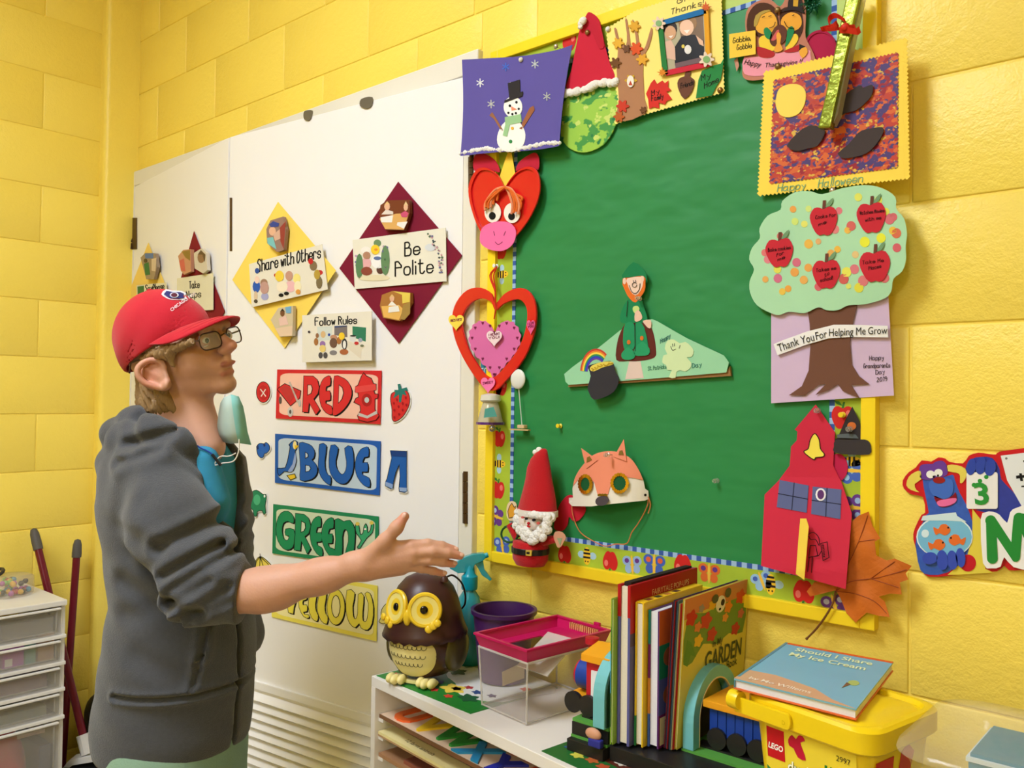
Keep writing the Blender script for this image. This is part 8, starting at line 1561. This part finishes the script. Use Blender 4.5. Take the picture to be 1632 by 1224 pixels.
cp = sdf_obj('cap', cap_sdf, V(CC)-.15, V(CC)+.15, .0028, REDC, woman)
BF = (Hs(384, 478)-Hs(318, 502)).normalized(); BR_ = HR_; BU = BR_.cross(BF); BU = BU if BU.z > 0 else -BU
def brim(u, v):
    ph2 = (u-.5)*2*math.radians(74); L = .076*max(0., math.cos((u-.5)*PI))**.5
    base = Hs(262, 522)+HF*(.1015*math.cos(ph2))+HR_*(.0855*math.sin(ph2)); s_ = (u-.5)*2
    base = base-cpn*((base-_pa).dot(cpn))+cpn*.004
    out = base+BF*(L*v)+(HR_*(.004*s_*v)-BU*(.022*s_*s_*v+.012*v*v))*(L/.076)
    return out
MB().grid(brim, 28, 8).build('brim', REDC, cp, sm=180, solid=.0035)
for vv in (.5, .72, .9): MB().tube([brim(i/28, vv)+BU*.0019 for i in range(3, 26)], .0005, 4).build('stitch_line', mat('red_stitch', (168, 16, 38), .8), cp)
MB().sphere(CC+HU*CR[2], .006, .006, .003, nu=12, nv=8, uz=HU, ux=HF).build('top_button', REDC, cp, sm=180)
def decal(name, polys, rgb, out, par): 
    b = MB()
    for pg in polys:
        vs = [rayell(p, CC, CR, AXC, out) for p in pg]; b.add(vs, [tuple(range(len(vs)))])
    return b.build(name, mat('thread_%02x%02x%02x' % rgb, rgb, .8, bump=.4, scale=900), par)
oc = [(438, 100), (460, 75), (500, 80), (540, 82), (560, 98), (556, 108), (565, 122), (535, 125), (480, 122), (462, 118)]
zz_ = lambda l: zO(*l)
decal('emblem_edge', [zz_(smooth([(432, 98), (455, 72), (492, 78), (540, 80), (566, 92), (562, 108), (572, 124), (530, 128), (478, 126), (455, 116)], 2))], (232, 228, 236), .0012, cp)
decal('emblem', [zz_([(445, 98), (460, 80), (492, 85), (535, 86), (556, 96), (550, 108), (558, 118), (528, 121), (482, 119), (464, 110)])], (44, 46, 110), .0020, cp)
decal('emblem_cross', [zz_(ell(502, 102, 24, 15)), ], (206, 206, 226), .0026, cp); decal('emblem_centre', [zz_(ell(502, 102, 17, 11))], (86, 26, 50), .0032, cp)
tv, tf = text_mesh('CHICAGO FIRE', .012, 0); tx0 = min(v[0] for v in tv); tx1 = max(v[0] for v in tv); A0 = zO((488, 192))[0]; A1 = zO((622, 98))[0]; mid_ = zO((540, 136))[0]
ax_, ay_ = A1[0]-A0[0], A1[1]-A0[1]; Lp = math.hypot(ax_, ay_); nx_, ny_ = ay_/Lp, -ax_/Lp
hgt = 5.2/.72
MB().add([rayell((A0[0]+ax_*f+nx_*(v[1]*hgt)*1.0+2.0*math.sin(PI*f)*-nx_*-.6, A0[1]+ay_*f+ny_*(v[1]*hgt)), CC, CR, AXC, .0016) for v in tv for f in [(v[0]-tx0)/(tx1-tx0)]], tf).build('lettering', mat('thread_white', (226, 224, 230), .8), cp)
# ---- glasses
GFR = mat('brown_frame', (74, 52, 44), .3, metal=.3); LENS = mat('lens', (214, 222, 214), .05, alpha=.22, var=0., spec=.9)
gl = []
for l0_, cc_ in ((.033, (334.5, 546.5)), (-.033, (364, 529))):
    c = Hs(351, 539, l0_)+HF*.010
    lp = [c+HR_*(x)+HU*(y)-HF*(.010*(abs(x+l0_)/.06)**2) for x, y in rrect(-.024, -.0165, .024, .0155, .012, 5)]
    MB().tube(lp, .0014, 6, True).build('lens_rim', GFR, woman); MB().add(lp, [tuple(range(len(lp)))]).build('lens', LENS, woman)
    o_ = c+HR_*(math.copysign(.024, l0_))+HU*.006-HF*.008; tp_ = Hs(256, 566, math.copysign(.078, l0_)); MB().tube([o_, o_+(tp_-o_)*.1+HR_*math.copysign(.006, l0_), o_+(tp_-o_)*.5+HR_*math.copysign(.004, l0_), tp_, tp_-HU*.02-HF*.012], .0018, 6).build('temple', GFR, woman)
MB().tube([Hs(351, 539, .010)+HF*.010+HU*.004, Hs(351, 539)+HF*.013+HU*.007, Hs(351, 539, -.010)+HF*.010+HU*.004], .0014, 6).build('bridge', GFR, woman)
# ---- face mask hanging below the chin
MK1 = mat('mask_teal', (134, 196, 190), .85, var=.06, bump=.2, scale=300); MK2 = mat('mask_grey', (176, 196, 188), .85, var=.06)
def mask_pt(px, py, k): return Q(px, py, 1.72+k)
row = lambda pts: [mask_pt(x, y, k) for (x, y), k in pts]
A_ = [((352, 642), .0), ((349, 658), .01), ((347, 675), .016), ((347, 692), .02), ((356, 704), .018)]; M_ = [((357, 634), -.02), ((358, 654), -.022), ((358, 674), -.022), ((360, 692), -.02), ((368, 707), -.016)]; B_ = [((368, 629), -.036), ((370, 648), -.042), ((373, 668), -.043), ((376, 688), -.040), ((380, 706), -.036)]; C_ = [((380, 632), -.012), ((387, 648), -.014), ((391, 668), -.014), ((394, 688), -.012), ((400, 709), -.010)]
MB().add(row(A_)+row(M_)+row(B_), [(k*5+i, k*5+i+1, k*5+i+6, k*5+i+5) for k in (0, 1) for i in range(4)]).build('mask_inner', MK2, woman, solid=.002, sm=180); MB().add(row(B_)+row(C_), [(i, i+1, i+6, i+5) for i in range(4)]).build('mask', MK1, woman, solid=.002, sm=180)
MB().tube([Q(x, y, 1.675+.0006*(i)) for i, (x, y) in enumerate(smooth([(381, 700), (380, 720), (372, 735), (355, 738), (342, 741), (350, 728), (365, 727), (376, 722)], 4, False))], .0012, 6).build('ear_loop', P((228, 226, 220)), woman)
MB().tube([Q(x, y, 1.678) for x, y in smooth([(308, 706), (320, 714), (336, 722), (350, 738)], 4, False)], .0016, 6).build('lanyard', P((40, 70, 160)), woman); MB().tube([Q(338, 724, 1.672), Q(352, 742, 1.672)], .003, 8).build('lanyard_clip', PL((24, 24, 28), .4), woman)
# ------------------------------------------------------------------ left corner: drawer tower, handles, bag
XF = -2.87; PXF = Plane((XF, 0, 0), (0, 1, 0))
tr = hit((107, 955), PXF); YT1, ZT = tr.y, tr.z; YT0 = YT1-.40; XB = XL+.03
zrow = [hit((106, y), PXF).z for y in (1010, 1052.5, 1094, 1138, 1224)]
t = thing('drawer_tower', 'white plastic drawer tower with clear drawers against the left wall', 'drawer unit', Vector(((XB+XF)/2, (YT0+YT1)/2, 0)))
WPL = PL((226, 222, 216), .4); CDR = mat('clear_drawer', (206, 200, 190), .2, alpha=.22, var=.08, spec=.6)
def tb(x0, x1, y0, y1, z0, z1, b=None): return (b or MB()).box(((x0+x1)/2, (y0+y1)/2, (z0+z1)/2), x1-x0, y1-y0, z1-z0)
tb(XB, XF+.004, YT0, YT1, ZT-.018, ZT).build('top_panel', WPL, t, bevel=.004)
bots = zrow[:4]+[.03]
for y in (YT0+.006, YT1-.006): tb(XB, XF-.012, y-.006, y+.006, .0, ZT-.018).build('side_frame', WPL, t)
tops = [ZT-.018]+[z-.012 for z in zrow[:4]]
for i, (zt_, zb_) in enumerate(zip(tops, bots)):
    tb(XB, XF+.002, YT0, YT1, zb_-.012, zb_).build('shelf_rail', WPL, t, bevel=.003)
    dr = tb(XF-.006, XF, YT0+.014, YT1-.012, zb_+.002, zt_-.004).build('drawer', CDR, t, bevel=.002)
    dh = zt_-zb_
    for y0, y1, z0, z1 in ((YT0+.03, YT1-.03, zt_-.016, zt_-.010), (YT0+.03, YT1-.03, zb_+.012, zb_+.016), (YT1-.034, YT1-.030, zb_+.016, zt_-.016)): tb(XF, XF+.004, y0, y1, z0, z1).build('drawer_moulding', CDR, dr)
    tb(XF-.002, XF+.010, YT0+.02, YT1-.02, zt_-.010, zt_-.004).build('handle_lip', WPL, dr, bevel=.002)
    tb(XB+.03, XF-.01, YT0+.02, YT1-.02, zb_+.004, zb_+.006).build('drawer_floor', CDR, dr)
yq = lambda x, y: hit((x, y), PXF)
def inside(name, label, cat, px0, px1, zb_, hgt, rgb, depth=.1, extra=None):
    a, b = hit((px0, 1050), PXF).y, hit((px1, 1050), PXF).y; t2 = thing(name, label, cat, Vector((XF-.03-depth/2, (a+b)/2, zb_+.0065)))
    tb(XF-.02-depth, XF-.02, a, b, zb_+.0065, zb_+.0065+hgt).build('box', PL(rgb, .5), t2, bevel=.002)
    if extra: tb(XF-.0195, XF-.0185, a+(b-a)*.1, a+(b-a)*.45, zb_+.012, zb_+.012+hgt*.3).build('label', P(extra), t2)
inside('craft_pack', 'purple craft pack in the second clear drawer', 'box', 8, 42, zrow[1], .075, (176, 90, 186), extra=(226, 216, 230)); inside('craft_pack', 'teal craft pack in the second clear drawer', 'box', 44, 61, zrow[1], .07, (90, 150, 150)); inside('craft_pack', 'brown cardboard pack in the second clear drawer', 'box', 64, 90, zrow[1], .085, (170, 130, 96))
inside('folder_stack', 'mixed coloured folders in the third clear drawer', 'folder', 2, 80, zrow[2], .04, (120, 90, 110)); inside('grey_tray', 'grey tray in the top clear drawer', 'tray', 4, 88, zrow[0], .05, (120, 114, 106)); inside('green_tray', 'dull green tray in the fourth clear drawer', 'tray', 4, 80, zrow[3], .03, (120, 124, 106))
a, b = hit((2, 1200), PXF), hit((40, 1200), PXF); t2 = thing('red_ball', 'red round toy in the bottom clear drawer', 'toy', Vector((XF-.16, (a.y+b.y)/2+.01, .036))); zc_ = hit((20, 1205), PXF).z
MB().sphere(Vector((XF-.10, (a.y+b.y)/2+.0, (zrow[3]-.02)/2+.02)), .07, .07, (zrow[3]-.06)/2, nu=24, nv=14).build('shell', PL((196, 40, 44), .4), t2, sm=180); tb(XF-.05, XF-.045, a.y+.06, a.y+.14, zc_+.03, zc_+.05).build('sticker', P((226, 206, 206)), t2)
inside('dark_toy', 'dark blue toy in the bottom clear drawer', 'toy', 70, 88, .03, .26, (70, 72, 92), depth=.2)
# bead box on the tower
c0 = onz(20, 955, ZT+.001); t = thing('bead_box', 'round clear box of coloured beads on top of the drawer tower', 'box', c0)
bc = onz(12, 948, ZT); rb = .075
MB().lathe([(rb*.94, 0), (rb, .004), (rb*1.02, .026), (rb*.98, .028), (rb*.98, .030), (rb*1.02, .032), (rb, .055), (rb*.9, .060), (.001, .061)], Vector((bc.x, bc.y, ZT+.001)), 28, cap=False).build('box_shell', mat('clear_box', (206, 196, 180), .12, alpha=.32, var=.1, spec=.8), t, sm=50)
bt = thing('bead', 'mixed coloured beads inside the round clear box', 'beads', Vector((bc.x, bc.y, ZT+.002))); bt['kind'] = 'stuff'
rn = random.Random(11)
for cc in ((190, 50, 60), (60, 150, 190), (120, 190, 80), (230, 180, 60), (40, 40, 50), (180, 90, 170)):
    b = MB()
    for i in range(9):
        a_ = rn.uniform(0, 2*PI); r_ = rb*.82*math.sqrt(rn.random()); b.sphere(Vector((bc.x+r_*math.cos(a_), bc.y+r_*math.sin(a_), ZT+.012+rn.choice((0, .026)))), .009, nu=8, nv=6)
    b.build('bead_group', PL(cc, .3), bt, sm=180)
MB().tube([Vector((bc.x-.05+.05*math.cos(a_), bc.y-.05+.05*math.sin(a_), ZT+.064+.012*math.sin(a_*1)**2)) for a_ in [PI*i/10 for i in range(11)]], .006, 8).build('dark_clip', PL((40, 38, 40), .5), t)
# broom and mop handles in the corner
MRN = mat('maroon_handle', (106, 16, 34), .3, var=.1); GRP = PL((84, 80, 78), .6)
PW1 = Plane((XL+.05, 0, 0), (0, 1, 0)); PY1 = Plane((0, YT1+.10, 0), (1, 0, 0)); PY2 = Plane((0, YT1+.19, 0), (1, 0, 0))
def handle(name, label, top, gripend, bot, d_px, cat):
    ax = (bot-top).normalized(); t = thing(name, label, cat, Vector((bot.x, bot.y, 0)))
    g = gripend; L = (g-top).length
    MB().lathe([(.001, 0), (.010, .004), (.0145, .02), (.016, .05), (.0155, L)], top, 16, axis=ax).build('grip', GRP, t, sm=60)
    MB().tube([g, bot], .0125, 14).build('pole', MRN, t, sm=60)
    return t, ax
top1 = hit((53, 842), PW1); bot1 = hit((134.5, 1180), PY1); ge1 = top1+(bot1-top1)*.105
t, ax = handle('dustpan', 'upright black dustpan with white rim on a long maroon handle', top1, ge1, bot1, 9, 'dustpan')
MB().tube([bot1-ax*.02, bot1+ax*.045], .021, 12).build('socket', PL((206, 202, 198), .4), t, bevel=.002)
db = bot1+ax*.045; hz = db.z
MB().add([db+R0*a+F0*0+Vector((0, 0, z)) for a, z in ((-.075, -.045), (-.05, -.012), (0, 0), (.06, .004), (.12, .002), (.12, -.012), (.05, -.012), (-.04, -.028), (-.07, -.062))], [tuple(range(9))]).build('white_rim', PL((206, 204, 202), .4), t, solid=.05)
b = MB(); b.add([Vector((p.x, p.y, z_)) for z_, sc_ in ((.004, 1.15), (hz-.035, 1.)) for p in [db+R0*a*sc_+F0*f*sc_ for a, f in ((-.07, -.05), (.12, -.05), (.12, .05), (-.07, .05))]], [(0, 1, 5, 4), (1, 2, 6, 5), (2, 3, 7, 6), (3, 0, 4, 7), (3, 2, 1, 0), (4, 5, 6, 7)]); b.build('pan', PL((26, 25, 28), .5), t, bevel=.006)
PX2 = Plane((XL+.075, 0, 0), (0, 1, 0)); top2 = hit((124, 859), PX2); bot2p = hit((110, 1060), Plane((XL+.10, 0, 0), (0, 1, 0))); d2_ = (bot2p-top2); bot2 = top2+d2_*((top2.z-.02)/(top2.z-bot2p.z))
handle('broom', 'maroon broom handle with grey grip leaning in the corner', top2, top2+(bot2-top2)*.075, bot2, 9, 'broom')
# black bag behind the person
bgc = hit((185, 1224), Plane((0, YW-.13, 0), (1, 0, 0))); bg = thing('black_bag', 'slumped black bag on the floor in the corner behind the person', 'bag', Vector((bgc.x, bgc.y, 0)))
ztop = hit((135, 1075), Plane((0, YW-.13, 0), (1, 0, 0))).z
bag = union([sd_ell(Vector((bgc.x-.06, bgc.y, ztop*.45)), (.13, .075, ztop*.47)), sd_ell(Vector((bgc.x+.10, bgc.y-.01, ztop*.40)), (.15, .08, ztop*.40)), sd_cap(Vector((bgc.x-.12, bgc.y+.0, ztop*.80)), Vector((bgc.x+.04, bgc.y+.0, ztop*.92)), .04, .05)], .05)
def bag_sdf(p): q = p*14; d = bag(p)+.006*np.sin(q[:, 0]*1.7+np.sin(q[:, 2]*2))*np.sin(q[:, 2]*1.3); return np.maximum(d, .003-p[:, 2])
sdf_obj('bag_body', bag_sdf, (bgc.x-.4, bgc.y-.2, -.02), (bgc.x+.4, bgc.y+.22, ztop+.12), .012, mat('black_nylon', (26, 25, 27), .5, bump=.3, scale=60), bg)
